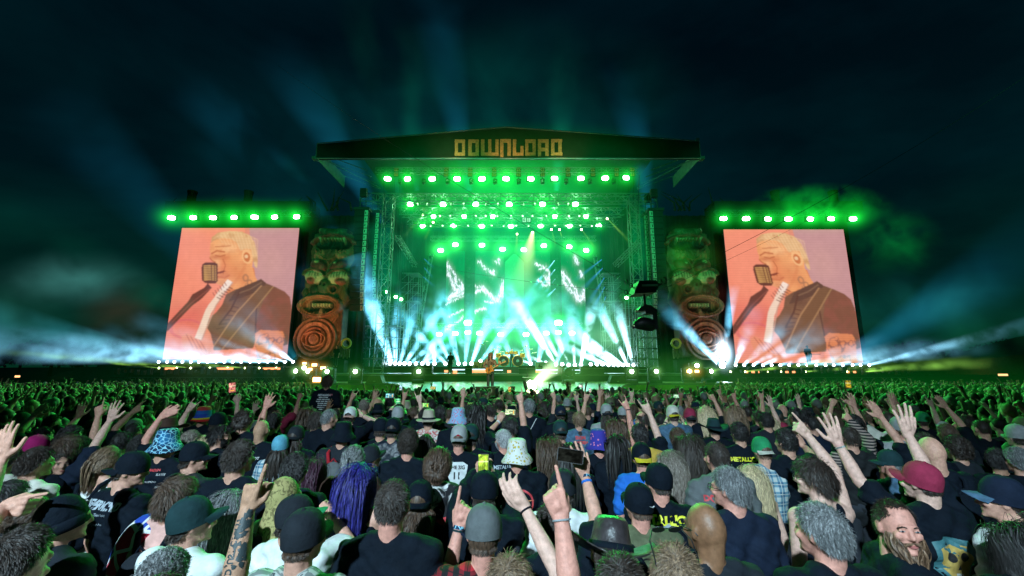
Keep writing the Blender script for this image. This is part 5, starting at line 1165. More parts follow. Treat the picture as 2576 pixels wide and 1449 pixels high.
def shirt_mesh(arms=(), girth=1.0, fem=0, kind='tee', voxel=.013, infl=.023):
    B = Blob(); g = girth; i = infl; w = .155 - .02 * fem
    if kind == 'tank':
        B.ell((0, -.01, 1.2), (.15 * g + i, .11 * g + i, .2)); B.ell((0, 0, 1.03), (.145 * g + i, .115 * g + i, .2)); B.ell((0, -.01, .92), (.172 + i, .127 * g + i, .13))
        for s in (-1, 1): B.cap((s * .085, -.03, 1.44), (s * .08, -.06, 1.3), .03 + i, .06 + i); B.ell((s * .07, -.02, 1.27), (.085 * g + i, .1 * g + i, .12)); B.cap((s * .085, 0, 1.43), (s * .075, .07, 1.3), .028 + i, .045 + i)
    else:
        B.cap((-w, -.015, 1.39), (w, -.015, 1.39), .068 + i, .068 + i)
        for s in (-1, 1): B.cap((s * .055, -.03, 1.462), (s * w, -.02, 1.418), .040 + i, .048 + i); B.ell((s * .08, -.02, 1.28), (.095 * g + i, .105 * g + i, .16)); B.ell((s * .09, -.07, 1.33), (.08 + i, .05 + i, .1))
        B.cap((-.05, -.05, 1.435), (.05, -.05, 1.435), .056, .056); B.ell((0, -.06, 1.38), (.1, .075, .09))
        B.ell((0, -.01, 1.2), (.155 * g + i, .115 * g + i, .22)); B.ell((0, 0, 1.03), (.155 * g + i, .12 * g + i, .2)); B.cap((0, 0, 1.05), (0, 0, .90), (.15 * g + i), (.165 * g + i), .74)
        if g > 1.1: B.ell((0, .05, 1.06), (.15 * g + i, .13 * g + i, .16))
        if fem:
            for s in (-1, 1): B.ell((s * .075, .09, 1.25), (.055 + i, .05 + i, .06))
        if kind == 'hoodie': B.ell((0, -.085, 1.44), (.13, .07, .07)); B.cap((-.09, -.03, 1.47), (.09, -.03, 1.47), .06, .06)
        fr = {'tee': .66, 'long': 1, 'hoodie': 1, 'vest': .12}[kind]
        for a in arms_full(arms):
            s = SH[a['side']] * np.array((1 - .12 * fem, 1, 1)); E, W_ = np.array(a['E'], float), np.array(a['W'], float); t = 1 - .15 * fem
            B.ell(s, (.062 * t + i,) * 3)
            if fr < 1: B.cap(s, s + (E - s) * fr, .056 * t + i, .058 * t + i * 1.2)
            else: B.cap(s, E, .056 * t + i, .045 + i); B.cap(E, E + (W_ - E) * .93, .044 + i, .03 + i)
    me = B.grow(voxel, 2, 'shirt')
    n = len(me.vertices); co = np.empty(n * 3); me.vertices.foreach_get('co', co); co = co.reshape(-1, 3); no = np.empty(n * 3); me.vertices.foreach_get('normal', no); no = no.reshape(-1, 3)
    z, x = co[:, 2], co[:, 0]; r_ = random.random() * 9
    wr = .008 * np.sin(z * 21 + x * 13 + r_ * 3) * np.sin(x * 11 - z * 7 + r_) + .006 * np.sin(z * 60 + x * 25 + r_) * np.sin(x * 22 + z * 9 + r_) + .004 * np.sin(z * 34 - x * 47 + r_ * 2) + .003 * np.sin(z * 95 + x * 60 + 3 * r_)
    me.vertices.foreach_set('co', (co + no * wr[:, None] * (1 if voxel < .016 else .5)).reshape(-1)); me.update(); return me
def trouser_mesh(g=1.0):
    B = Blob(); B.ell((0, -.01, .93), (.185 * (g * .5 + .5), .14 * g, .13))
    for s in (-1, 1): B.cap((s * .09, 0, .88), (s * .10, .02, .5), .102, .075); B.cap((s * .10, .015, .5), (s * .105, -.015, .07), .075, .065)
    return B.grow(.022, 1, 'trousers')
# ---- hair: ribbons rooted on the scalp
HK = dict(  # count, segments, step, width, lift, gravity, curl, outward
 short=(2600, 5, .006, .0034, .13, .12, .12), fade=(2000, 3, .005, .0032, .15, .2, .08), spiky=(1900, 3, .009, .0036, .6, .05, .15), crop=(2300, 3, .006, .0034, .1, .2, .08),
 shaggy=(2500, 7, .010, .0042, .18, .35, .30), curly=(2600, 6, .0055, .0042, .35, .05, 2.2), afro=(3200, 7, .006, .0045, .5, .0, 2.2), bushy=(3000, 5, .0065, .0034, .12, .1, .14),
 long=(1100, 13, .032, .0075, .25, 1.0, .10), wavy=(1100, 13, .030, .0085, .35, .9, .45), curls=(1200, 13, .028, .009, .5, .8, .9), verylong=(1200, 17, .034, .0075, .25, 1.0, .12), shoulder=(1100, 9, .028, .0075, .3, 1.0, .2))
def scalp_ok(d):
    h = np.interp(d[:, 1], [-1, -.5, -.15, .05, .3, .6, 1], [-.62, -.55, -.25, .02, .22, .48, .60]); return d[:, 2] > h
def ribbons(P, w, rng):      # P: n x k x 3 polylines -> verts, quads
    n, k, _ = P.shape; t = np.gradient(P, axis=1); t /= np.linalg.norm(t, axis=2, keepdims=True) + 1e-9
    r = P.copy(); r[:, :, 2] *= .3; r /= np.linalg.norm(r, axis=2, keepdims=True) + 1e-9
    s = np.cross(t, r + rng.normal(0, .35, (n, 1, 3))); s /= np.linalg.norm(s, axis=2, keepdims=True) + 1e-9
    tap = np.interp(np.arange(k) / (k - 1), [0, .6, 1], [1, .9, .15])[None, :, None] * w / 2
    V = np.stack([P - s * tap, P + s * tap], 2).reshape(-1, 3); i = np.arange(n)[:, None] * k * 2 + np.arange(k - 1)[None] * 2; i = i.reshape(-1)
    return V, np.stack([i, i + 1, i + 3, i + 2], -1)
def arr_mesh(V, Q, name, smooth=False):
    me = bpy.data.meshes.new(name); me.vertices.add(len(V)); me.vertices.foreach_set('co', np.asarray(V, 'f').reshape(-1))
    k = Q.shape[1]; me.loops.add(Q.size); me.loops.foreach_set('vertex_index', Q.reshape(-1).astype('i')); me.polygons.add(len(Q)); me.polygons.foreach_set('loop_start', np.arange(0, Q.size, k, dtype='i'))
    me.update(calc_edges=True)
    if smooth: me.polygons.foreach_set('use_smooth', [True] * len(Q))
    return me
HAIR = {}
def hair_mesh(kind, lod=1.0, hatted=False):
    key = (kind, lod, hatted)
    if key in HAIR: return HAIR[key]
    rng = np.random.default_rng(abs(hash(kind)) % 1000 if False else sum(map(ord, kind)))
    base = {'pony': 'long', 'bun': 'long', 'balding': 'fade', 'receding': 'fade', 'dreads': 'long', 'braids': 'long', 'mohawk': 'short'}.get(kind, kind)
    n, seg, step, wd, lift, grav, curl = HK[base]; n = int(n * lod * (2.4 if lod >= 1 else 1.3)); wd *= .6 if lod >= 1 else .9
    if base in ('long', 'wavy', 'curls', 'verylong', 'shoulder') and lod >= 1 and kind not in ('dreads', 'braids'): n = int(n * 1.6); wd *= .62; wd = wd / math.sqrt(lod)
    d = rng.normal(0, 1, (n * 4, 3)); d /= np.linalg.norm(d, axis=1, keepdims=True); ok = scalp_ok(d)
    if kind == 'balding': ok &= ~((d[:, 2] > .62) & (d[:, 1] > -.5))
    if kind == 'receding': ok &= ~((d[:, 1] > .25) & (d[:, 2] < .76) & (np.abs(d[:, 0]) < .6))
    if hatted: ok &= d[:, 2] < .12
    d = d[ok][:int(n * (.6 if hatted else 1))]; R = HR * 1.015 + np.array((0, .003, .0)); p = d * R + np.array((0, -.008, .004)); P = [p.copy()]
    nr = d / R; nr /= np.linalg.norm(nr, axis=1, keepdims=True)
    long_ = base in ('long', 'wavy', 'curls', 'verylong', 'shoulder')
    comb = np.stack([d[:, 0] * .6, -.5 + 0 * d[:, 1], -.3 + .0 * d[:, 2]], -1)
    if not long_: comb = np.stack([rng.normal(0, .18, len(d)) + d[:, 0] * .8 + .3 * d[:, 2], .5 * d[:, 2] - .5 * (d[:, 1] < 0) * (1 - d[:, 2]), -.9 * (1.05 - d[:, 2])], -1)
    if base == 'spiky': comb *= .2
    v = nr * lift + comb * (1 - min(lift, .95)); v /= np.linalg.norm(v, axis=1, keepdims=True)
    lay = 1.02 + rng.random(len(d)) * (.07 if long_ else {'bushy': .13, 'shaggy': .13, 'short': .08}.get(base, .05)); ph = rng.random((len(d), 3)) * 6.28
    tuft = .5 + .5 * np.sin(d[:, 0] * 17 + 3 * np.sin(d[:, 1] * 9)) * np.sin(d[:, 1] * 15 + 2 * np.sin(d[:, 2] * 11)); fly = rng.random(len(d)) < .05
    if long_: ph = rng.random((len(d), 3)) * 6.28
    if not hatted: lay = lay + (.015 if base in ('fade', 'crop') else .045) * tuft * (1 if not long_ else 0) + fly * rng.random(len(d)) * .08
    v = v + nr * (fly * .9)[:, None] * (0 if hatted else 1); ph = ph if long_ else ph * .5 + np.floor(d * 4.5) * 2.1
    tied = kind in ('pony', 'bun')
    lens = rng.uniform(.75, 1.1, (len(d), 1)); side = np.sign(d[:, 0] + 1e-6)
    for s in range(seg):
        v = v + np.array((0, -.04 if long_ else 0, -grav)) * (.35 if s < 3 else .6)
        if tied: tgt = np.array((0, -.125, .01 if kind == 'pony' else .0)); k = min(1, s / 3); v = v * (1 - k) + (tgt - p) / .05 * k
        v = v + curl * np.sin(ph + s * (1.5 if curl > .6 else .8)) * .55; v /= np.linalg.norm(v, axis=1, keepdims=True) + 1e-9
        p = p + v * step * lens
        e = (p - np.array((0, -.008, .004))) / R; L = np.linalg.norm(e, axis=1); k = L < lay
        p[k] = (e[k] / L[k, None] * lay[k, None]) * R + np.array((0, -.008, .004))
        if long_: p[:, 0] = np.clip(p[:, 0], -.118, .118)
        if long_ and not tied:
            low = (p[:, 2] < -.13); bk = low & (d[:, 1] < .25)
            lim = -.085 - (lay - 1.02) * .28; p[bk, 1] = np.minimum(p[bk, 1], lim[bk] - np.clip(-.13 - p[bk, 2], 0, .14) * .30)
            fr = low & ~bk; p[fr, 0] = np.where(np.abs(p[fr, 0]) < .075, side[fr] * .08, p[fr, 0])
            p[low, 0] = np.clip(p[low, 0], -.125, .125)
            face = (p[:, 1] > .02) & (np.abs(p[:, 0]) < .07) & (p[:, 2] < .04); p[face, 0] = side[face] * .078
        if hatted:
            e = (p - np.array((0, -.008, .004))) / R; L = np.linalg.norm(e, axis=1); k = (p[:, 2] > -.045) & (L > 1.03); p[k] = (e[k] / L[k, None] * 1.03) * R + np.array((0, -.008, .004)); p[:, 2] = np.minimum(p[:, 2], .02)
        P.append(p.copy())
    P = np.stack(P, 1)
    if kind in ('dreads', 'braids'):
        P = P[::7]; V, Q = [], []; wd = .016
    V, Q = ribbons(P, wd, rng)
    if kind in ('dreads', 'braids'):
        V2, Q2 = ribbons(P, wd, rng); Q = np.concatenate([Q, Q2 + len(V)]); V = np.concatenate([V, V2])
    parts = [(V, Q)]
    if tied:
        n2 = int(420 * lod); ln = 9 if kind == 'pony' else 5; st = .028 if kind == 'pony' else .014
        q = np.array((0, -.122, .012)) + rng.normal(0, .012, (n2, 3)); vv = np.array((0, -.6, .2)) + rng.normal(0, .35, (n2, 3)); PP = [q.copy()]
        for s in range(ln):
            vv = vv + (np.array((0, 0, -.8)) if kind == 'pony' else np.sin(np.arange(n2)[:, None] * 1.7 + s * 1.4 + np.array((0, 2, 4)))); vv /= np.linalg.norm(vv, axis=1, keepdims=True); q = q + vv * st
            c = np.array((0, -.135, q[:, 2].mean() if kind == 'pony' else -.005)); q = q + (c - q) * np.array((.18, .1, 0 if kind == 'pony' else .25)); PP.append(q.copy())
        parts.append(ribbons(np.stack(PP, 1), .007, rng))
    # under layer so no skin shows between the strands
    iv, fi = ICO3 if lod > .5 else ICO2; ok = scalp_ok(iv)
    if kind == 'balding': ok &= ~((iv[:, 2] > .62) & (iv[:, 1] > -.5))
    if kind == 'receding': ok &= ~((iv[:, 1] > .25) & (iv[:, 2] < .76) & (np.abs(iv[:, 0]) < .6))
    keep = ok[fi].all(1); grow_ = 1.02 if hatted else {'curly': 1.14, 'afro': 1.30, 'bushy': 1.10, 'shaggy': 1.05}.get(kind, 1.03)
    U = iv * R * (grow_ + (.03 * np.sin(iv[:, :1] * 31 + iv[:, 1:2] * 23) * np.sin(iv[:, 2:] * 29) if grow_ > 1.05 else 0)) + np.array((0, -.008, .004)); used = np.unique(fi[keep]); mp_ = -np.ones(len(iv), int); mp_[used] = np.arange(len(used))
    tri = mp_[fi[keep]]
    if grow_ > 1.12: parts[0] = (parts[0][0] * np.array([grow_ * .97] * 3), parts[0][1])
    Vs = np.concatenate([x[0] for x in parts]); off = 0; Qs = []
    for x in parts: Qs.append(x[1] + off); off += len(x[0])
    Qs = np.concatenate(Qs)
    me = bpy.data.meshes.new('hair'); V = np.concatenate([Vs, U[used]]); T = tri + len(Vs)
    me.vertices.add(len(V)); me.vertices.foreach_set('co', V.astype('f').reshape(-1))
    li = np.concatenate([Qs.reshape(-1), T.reshape(-1)]).astype('i'); ls = np.concatenate([np.arange(0, Qs.size, 4), Qs.size + np.arange(0, T.size, 3)]).astype('i')
    me.loops.add(len(li)); me.loops.foreach_set('vertex_index', li); me.polygons.add(len(ls)); me.polygons.foreach_set('loop_start', ls); me.update(calc_edges=True)
    me.polygons.foreach_set('use_smooth', [True] * len(ls))
    HAIR[key] = me; return me
def beard_mesh(long=True):
    rng = np.random.default_rng(3); n = 1700; d = rng.normal(0, 1, (n * 8, 3)); d /= np.linalg.norm(d, axis=1, keepdims=True)
    ok = (d[:, 1] > .05) & (d[:, 2] < -.42 + .3 * (np.abs(d[:, 0]) > .72)) & ~((np.abs(d[:, 0]) < .40) & (d[:, 2] > -.74)); d = d[ok][:n]
    p = d * np.array((.068, .092, .104)) + np.array((0, .012, -.01)); p[:, 1] += .004; P = [p.copy()]; v = d * .6 + np.array((0, .2, -.7)); ph = rng.random((len(d), 3)) * 6
    for s in range(9 if long else 2):
        v = v + np.array((0, .0, -.5)) + .35 * np.sin(ph + s) ; v[:, 0] -= p[:, 0] * 6.0; v /= np.linalg.norm(v, axis=1, keepdims=True); p = p + v * (.021 if long else .008); P.append(p.copy())
    m1 = rng.uniform(-.03, .03, 160); q = np.stack([m1, .104 - np.abs(m1) * .5, -.050 - np.abs(m1) * .25], -1); PP = [q.copy()]
    for s in range(len(P) - 1): q = q + np.stack([np.sign(m1) * .003, .001 + 0 * m1, -.0025 + 0 * m1], -1) * (1 if s < 3 else .3); PP.append(q.copy())
    V1, Q1 = ribbons(np.stack(P, 1), .0062, rng); V2, Q2 = ribbons(np.stack(PP, 1), .004, rng)
    return arr_mesh(np.concatenate([V1, V2]), np.concatenate([Q1, Q2 + len(V1)]), 'beard', True)
# ---- hats, in head coordinates, facing +Y
def hat_mesh(kind):
    if kind in HAIR: return HAIR[kind]
    m = MB(); out = {}
    def domed(rx, ry, rz, z0, zc, n=32, k=8, top=1.0, sq=1.0):
        v = []; f = []
        for i in range(k + 1):
            t = i / k * math.pi / 2
            for j in range(n):
                a = 2 * math.pi * j / n; seam = 1 + .012 * math.cos(6 * a) * math.sin(t)
                v.append((rx * math.cos(t) ** sq * math.cos(a) * seam, -.008 + ry * math.cos(t) ** sq * math.sin(a) * seam, zc + rz * math.sin(t)))
        for j in range(n): a = 2 * math.pi * j / n; v.append((rx * .995 * math.cos(a), -.008 + ry * .995 * math.sin(a), z0))
        for i in range(k):
            for j in range(n): f.append((i * n + j, i * n + (j + 1) % n, (i + 1) * n + (j + 1) % n, (i + 1) * n + j))
        b = (k + 1) * n
        for j in range(n): f.append((b + j, b + (j + 1) % n, (j + 1) % n, j))
        m.add(v, f)
    if kind in ('cap', 'snap'):
        domed(.092, .108, .108 if kind == 'cap' else .118, -.012, .028, sq=.8 if kind == 'cap' else .7); m.lathe([(.009, .134), (.008, .141), (.003, .143)], (0, -.008, 0), 10)
    elif kind == 'beanie': domed(.088, .106, .125, -.045, .0, sq=.85); m.lathe([(.095, -.05), (.1, -.03), (.098, 0), (.09, .005)], (0, -.004, 0), 24)
    elif kind == 'bucket':
        v = []; f = []; n = 40; pr = [(.02, .135), (.065, .13), (.083, .118), (.092, .07), (.1, .012), (.104, .008), (.128, -.028), (.152, -.058), (.149, -.062), (.1, .004)]
        for r, z in pr:
            for j in range(n): a = 2 * math.pi * j / n; w = .008 * math.sin(3 * a + 1) * (r > .12); v.append((r * .95 * math.cos(a), -.006 + r * 1.1 * math.sin(a), z + w))
        for i in range(len(pr) - 1):
            for j in range(n): f.append((i * n + j, i * n + (j + 1) % n, (i + 1) * n + (j + 1) % n, (i + 1) * n + j))
        f.append(tuple(range(n))); m.add(v, f)
    else:   # cowboy / wide
        v = []; f = []; n = 44; R_ = {'cowboy': .19, 'wide': .175, 'fedora': .15}[kind]
        pr = [(.01, .115), (.035, .125), (.062, .138), (.078, .12), (.088, .06), (.096, .012), (.102, .006), (.14, .004), (R_, .012), (R_ * .99, .006), (.1, -.002)]
        for q, (r, z) in enumerate(pr):
            for j in range(n):
                a = 2 * math.pi * j / n; up = (.050 if kind == 'cowboy' else -.012) * abs(math.cos(a)) ** 2 * max(0, (r - .11) / .08); dn = -.02 * abs(math.sin(a)) * max(0, (r - .12) / .07)
                pinch = -.03 * (1 if q < 2 else 0) * (1 if kind != 'wide' else .3)
                v.append((r * .98 * math.cos(a) * (1 if q > 4 else .95), -.006 + r * 1.15 * math.sin(a), z + up + dn + pinch))
        for i in range(len(pr) - 1):
            for j in range(n): f.append((i * n + j, i * n + (j + 1) % n, (i + 1) * n + (j + 1) % n, (i + 1) * n + j))
        f.append(tuple(range(n))); m.add(v, f)
    me = m.mesh(kind, 'all' if kind not in ('cap', 'snap') else True); HAIR[kind] = me; return me
def brim_mesh():
    if 'brim' in HAIR: return HAIR['brim']
    m = MB(); v = []; f = []; nx, ny = 15, 7
    for lay in (0, 1):
        for i in range(ny):
            for j in range(nx):
                u = j / (nx - 1) * 2 - 1; t = i / (ny - 1); a = u * 1.05
                x = .094 * math.sin(a) * (1 - .1 * t); yb = -.008 + .105 * math.cos(a); y = yb + t * .078 * (math.cos(u * 1.3) ** .5 if abs(u) < 1 else .3)
                v.append((x, y, .020 - .030 * (u ** 2) * (.3 + .7 * t) - .012 * t - lay * .004))
    s = nx * ny
    for i in range(ny - 1):
        for j in range(nx - 1):
            a = i * nx + j; f.append((a, a + 1, a + nx + 1, a + nx)); f.append((a + s, a + nx + s, a + nx + 1 + s, a + 1 + s))
    for j in range(nx - 1): a = (ny - 1) * nx + j; f.append((a, a + 1, a + 1 + s, a + s))
    for i in range(ny - 1):
        for j in (0, nx - 1): a = i * nx + j; f.append((a, a + nx, a + nx + s, a + s))
    m.add(v, f); HAIR['brim'] = m.mesh('brim', True); return HAIR['brim']
# ---- cloth, skin and hair materials
def cloth(name, col, **k): return mat(name, col, k.pop('rough', .85), 0, k.pop('var', .2), k.pop('bump', .35), k.pop('scale', 14), spec=.12, **k)
SKIN = {'fair': mat('skin_fair', (.56, .29, .215), .55, 0, .2, .22, 45, spec=.3), 'pale': mat('skin_pale', (.62, .37, .30), .55, 0, .2, .22, 45, spec=.3), 'pink': mat('skin_pink', (.60, .27, .21), .55, 0, .2, .22, 45, spec=.3),
        'tan': mat('skin_tan', (.42, .23, .15), .55, 0, .2, .22, 45, spec=.3), 'brown': mat('skin_brown', (.22, .105, .055), .47, 0, .2, .15, 40, spec=.45), 'dark': mat('skin_dark', (.09, .045, .028), .4, 0, .12, .05, 30, spec=.5)}
def hairmat(name, c, c2=None):
    m = bpy.data.materials.new(name); m.use_nodes = True; nt = m.node_tree; b = nt.nodes['Principled BSDF']; b.inputs['Roughness'].default_value = .55; b.inputs['Specular IOR Level'].default_value = .45
    t = nt.nodes.new('ShaderNodeTexCoord'); mp = nt.nodes.new('ShaderNodeMapping'); mp.inputs['Scale'].default_value = (120, 120, 26); lk(nt, t.outputs['Object'], mp.inputs[0])
    c2 = c2 or tuple(min(1, x * 1.9) for x in c); lo = tuple(x * .5 for x in c); lk(nt, ramp(nt, noise(nt, 1, 3, mp.outputs[0]), [(.32, lo), (.5, c), (.68, c2)]), b.inputs['Base Color']); return m
HM = {'black': hairmat('hair_black', (.012, .010, .010)), 'dark': hairmat('hair_dark_brown', (.026, .017, .013)), 'brown': hairmat('hair_brown', (.065, .036, .022)), 'light': hairmat('hair_light_brown', (.16, .10, .06)),
      'blond': hairmat('hair_blond', (.42, .32, .19)), 'grey': hairmat('hair_grey', (.13, .135, .14), (.36, .37, .38)), 'white': hairmat('hair_white', (.36, .36, .37)), 'blue': hairmat('hair_blue', (.012, .010, .13), (.055, .045, .36)),
      'plum': hairmat('hair_plum', (.05, .012, .03)), 'ginger': hairmat('hair_ginger_brown', (.13, .07, .04), (.30, .18, .11)), 'ash': hairmat('hair_ash', (.14, .11, .09), (.35, .30, .26))}
C = {'black': cloth('cloth_black', (.0035, .007, .013), bump=.5), 'char': cloth('cloth_charcoal', (.014, .018, .024)), 'navy': cloth('cloth_navy', (.008, .014, .030)), 'grey': cloth('cloth_grey', (.10, .11, .115)), 'lgrey': cloth('cloth_light_grey', (.28, .29, .30)),
     'white': cloth('cloth_white', (.62, .64, .64), bump=.2), 'cream': cloth('cloth_cream', (.52, .50, .44), bump=.2), 'olive': cloth('cloth_olive', (.10, .115, .065)), 'brown': cloth('cloth_brown', (.06, .032, .024)), 'royal': cloth('cloth_royal_blue', (.02, .13, .50)),
     'pink': cloth('cloth_pink', (.62, .34, .30)), 'mustard': cloth('cloth_mustard', (.50, .32, .06)), 'maroon': cloth('cloth_maroon', (.26, .025, .06)), 'magenta': cloth('cloth_magenta', (.45, .02, .16)), 'red': cloth('cloth_red', (.32, .015, .025)), 'teal': cloth('cloth_dark_teal', (.012, .035, .040)),
     'beige': cloth('cloth_beige', (.38, .33, .26)), 'sky': cloth('cloth_sky_blue', (.10, .32, .44)), 'green': cloth('cloth_green', (.02, .22, .09)), 'denim': cloth('cloth_denim', (.06, .12, .19), var=.4, scale=20), 'yellow': cloth('cloth_yellow', (.60, .48, .03)), 'forest': cloth('cloth_dark_green', (.012, .03, .02)), 'leather': mat('leather_dark_brown', (.035, .028, .03), .35, 0, .3, .25, 20, spec=.6),
     'puffer': mat('quilted_navy', (.010, .016, .028), .4, 0, .3, .8, 6)}
def pattern(name, fn, rough=.85):
    m = bpy.data.materials.new(name); m.use_nodes = True; nt = m.node_tree; b = nt.nodes['Principled BSDF']; b.inputs['Roughness'].default_value = rough; b.inputs['Specular IOR Level'].default_value = .25
    t = nt.nodes.new('ShaderNodeTexCoord'); lk(nt, fn(nt, t.outputs['Object']), b.inputs['Base Color']); return m
def vor(nt, vec, scale, feat='F1', out='Distance', rnd=1.0):
    v = nt.nodes.new('ShaderNodeTexVoronoi'); v.feature = feat; v.inputs['Scale'].default_value = scale; v.inputs['Randomness'].default_value = rnd; lk(nt, vec, v.inputs['Vector']); return v.outputs[out]
def sep(nt, vec): s = nt.nodes.new('ShaderNodeSeparateXYZ'); lk(nt, vec, s.inputs[0]); return s.outputs
def stripes(nt, c, k, duty, ph=0): return mth(nt, 'LESS_THAN', mth(nt, 'FRACT', mth(nt, 'MULTIPLY_ADD', c, k, ph)), duty)
def f_plaid(cols, k):
    def fn(nt, v):
        x, y, z = sep(nt, v); s = mth(nt, 'ADD', stripes(nt, x, k, .45), stripes(nt, z, k, .45)); c = ramp(nt, mth(nt, 'MULTIPLY', s, .5), [(0, cols[0]), (.33, cols[1]), (.8, cols[2])], 'CONSTANT')
        return mixc(nt, mth(nt, 'MAXIMUM', stripes(nt, x, k, .06, .3), stripes(nt, z, k, .06, .3)), c, cols[3])
    return fn
def f_camo(a, b_, c_, d):
    def fn(nt, v):
        return ramp(nt, noise(nt, 9, 2, v, .4, 1.2), [(0, d), (.40, a), (.49, b_), (.57, c_), (.66, a)], 'CONSTANT')
    return fn
def f_dots(base, spot, scale, r, line=None):
    def fn(nt, v):
        mp = nt.nodes.new('ShaderNodeMapping'); mp.inputs['Rotation'].default_value = (.4, .6, .3); mp.inputs['Scale'].default_value = (1, 1.9, 1) if line else (1, 1, 1); lk(nt, v, mp.inputs[0])
        d = vor(nt, mp.outputs[0], scale); c = ramp(nt, d, [(0, spot), (r, base)], 'CONSTANT')
        if line is None: return c
        return mixc(nt, mth(nt, 'MULTIPLY', mth(nt, 'GREATER_THAN', d, r), mth(nt, 'LESS_THAN', d, r + .05)), c, line)
    return fn
def f_jack(nt, v):
    x, y, z = sep(nt, v); mp = nt.nodes.new('ShaderNodeMapping'); mp.inputs['Scale'].default_value = (1, .55, 1); mp.inputs['Rotation'].default_value = (0, .35, 0); lk(nt, v, mp.inputs[0])
    e = vor(nt, mp.outputs[0], 9, 'DISTANCE_TO_EDGE'); f1 = nt.nodes.new('ShaderNodeTexVoronoi'); f1.inputs['Scale'].default_value = 9; lk(nt, mp.outputs[0], f1.inputs['Vector'])
    sc = nt.nodes.new('ShaderNodeSeparateColor'); lk(nt, f1.outputs['Color'], sc.inputs[0])
    return mixc(nt, mth(nt, 'LESS_THAN', e, .085), ramp(nt, sc.outputs[0], [(0, (.015, .05, .32)), (.52, (.42, .015, .04))], 'CONSTANT'), (.6, .6, .62))
def f_smear(a, b_, sc_, lo=.46, hi=.54):
    def fn(nt, v): return ramp(nt, noise(nt, sc_, 4, v, .6, 1.5), [(lo, a), (hi, b_)])
    return fn
C['plaid_blue'] = pattern('plaid_blue_white', f_plaid([(.05, .12, .20), (.14, .26, .34), (.48, .52, .52), (.5, .5, .48)], 11)); C['plaid_red'] = pattern('plaid_red_black', f_plaid([(.012, .012, .014), (.16, .012, .018), (.40, .02, .03), (.01, .01, .01)], 18))
C['camo'] = pattern('camouflage_grey', f_camo((.16, .18, .18), (.36, .38, .37), (.05, .06, .065), (.36, .38, .37))); C['camogreen'] = pattern('camouflage_green', f_camo((.06, .09, .04), (.02, .03, .02), (.16, .18, .08), (.03, .05, .03)))
C['jack'] = pattern('flag_patchwork', f_jack); C['tiedye'] = pattern('white_black_smear', f_smear((.012, .012, .015), (.55, .55, .55), 7)); C['banana'] = pattern('banana_print', f_dots((.60, .60, .57), (.55, .42, .04), 34, .30, (.05, .05, .02)))
C['galaxy'] = pattern('galaxy_print', f_dots((.035, .03, .26), (.55, .16, .30), 26, .24)); C['flamingo'] = pattern('flamingo_print', f_dots((.22, .38, .58), (.55, .08, .16), 40, .34)); C['scribble'] = pattern('blue_scribble_print', lambda nt, v: mixc(nt, mth(nt, 'LESS_THAN', vor(nt, v, 30, 'DISTANCE_TO_EDGE'), .06), ramp(nt, noise(nt, 12, 3, v), [(.45, (.008, .03, .07)), (.6, (.02, .15, .32))]), (.25, .55, .70)))
C['hijab'] = pattern('olive_tan_print', f_smear((.13, .11, .045), (.34, .29, .12), 26, .42, .5)); C['floral'] = pattern('floral_dark_print', f_dots((.02, .01, .03), (.22, .05, .2), 30, .3)); C['hawaii'] = pattern('white_floral_print', f_smear((.45, .08, .08), (.55, .56, .52), 22)); C['pinkbird'] = pattern('pink_bird_print', f_dots((.012, .012, .016), (.55, .12, .22), 22, .26)); C['yelcap'] = C['yellow']
C['stripe'] = pattern('red_white_stripe', lambda nt, v: mixc(nt, mth(nt, 'MULTIPLY', stripes(nt, sep(nt, v)[2], 34, .5), mth(nt, 'GREATER_THAN', mth(nt, 'ABSOLUTE', sep(nt, v)[0]), .2)), (.01, .012, .014), (.3, .22, .2)))
C['rings'] = pattern('rainbow_bands', lambda nt, v: ramp(nt, mth(nt, 'MULTIPLY_ADD', sep(nt, v)[2], 5.0, .35), [(0, (.5, .02, .02)), (.16, (.55, .40, .02)), (.26, (.02, .06, .4)), (.5, (.02, .12, .45)), (.75, (.5, .05, .05))], 'CONSTANT'))
DEN = mat('dark_trousers', (.014, .018, .026), .9, 0, .2, .2, 10)
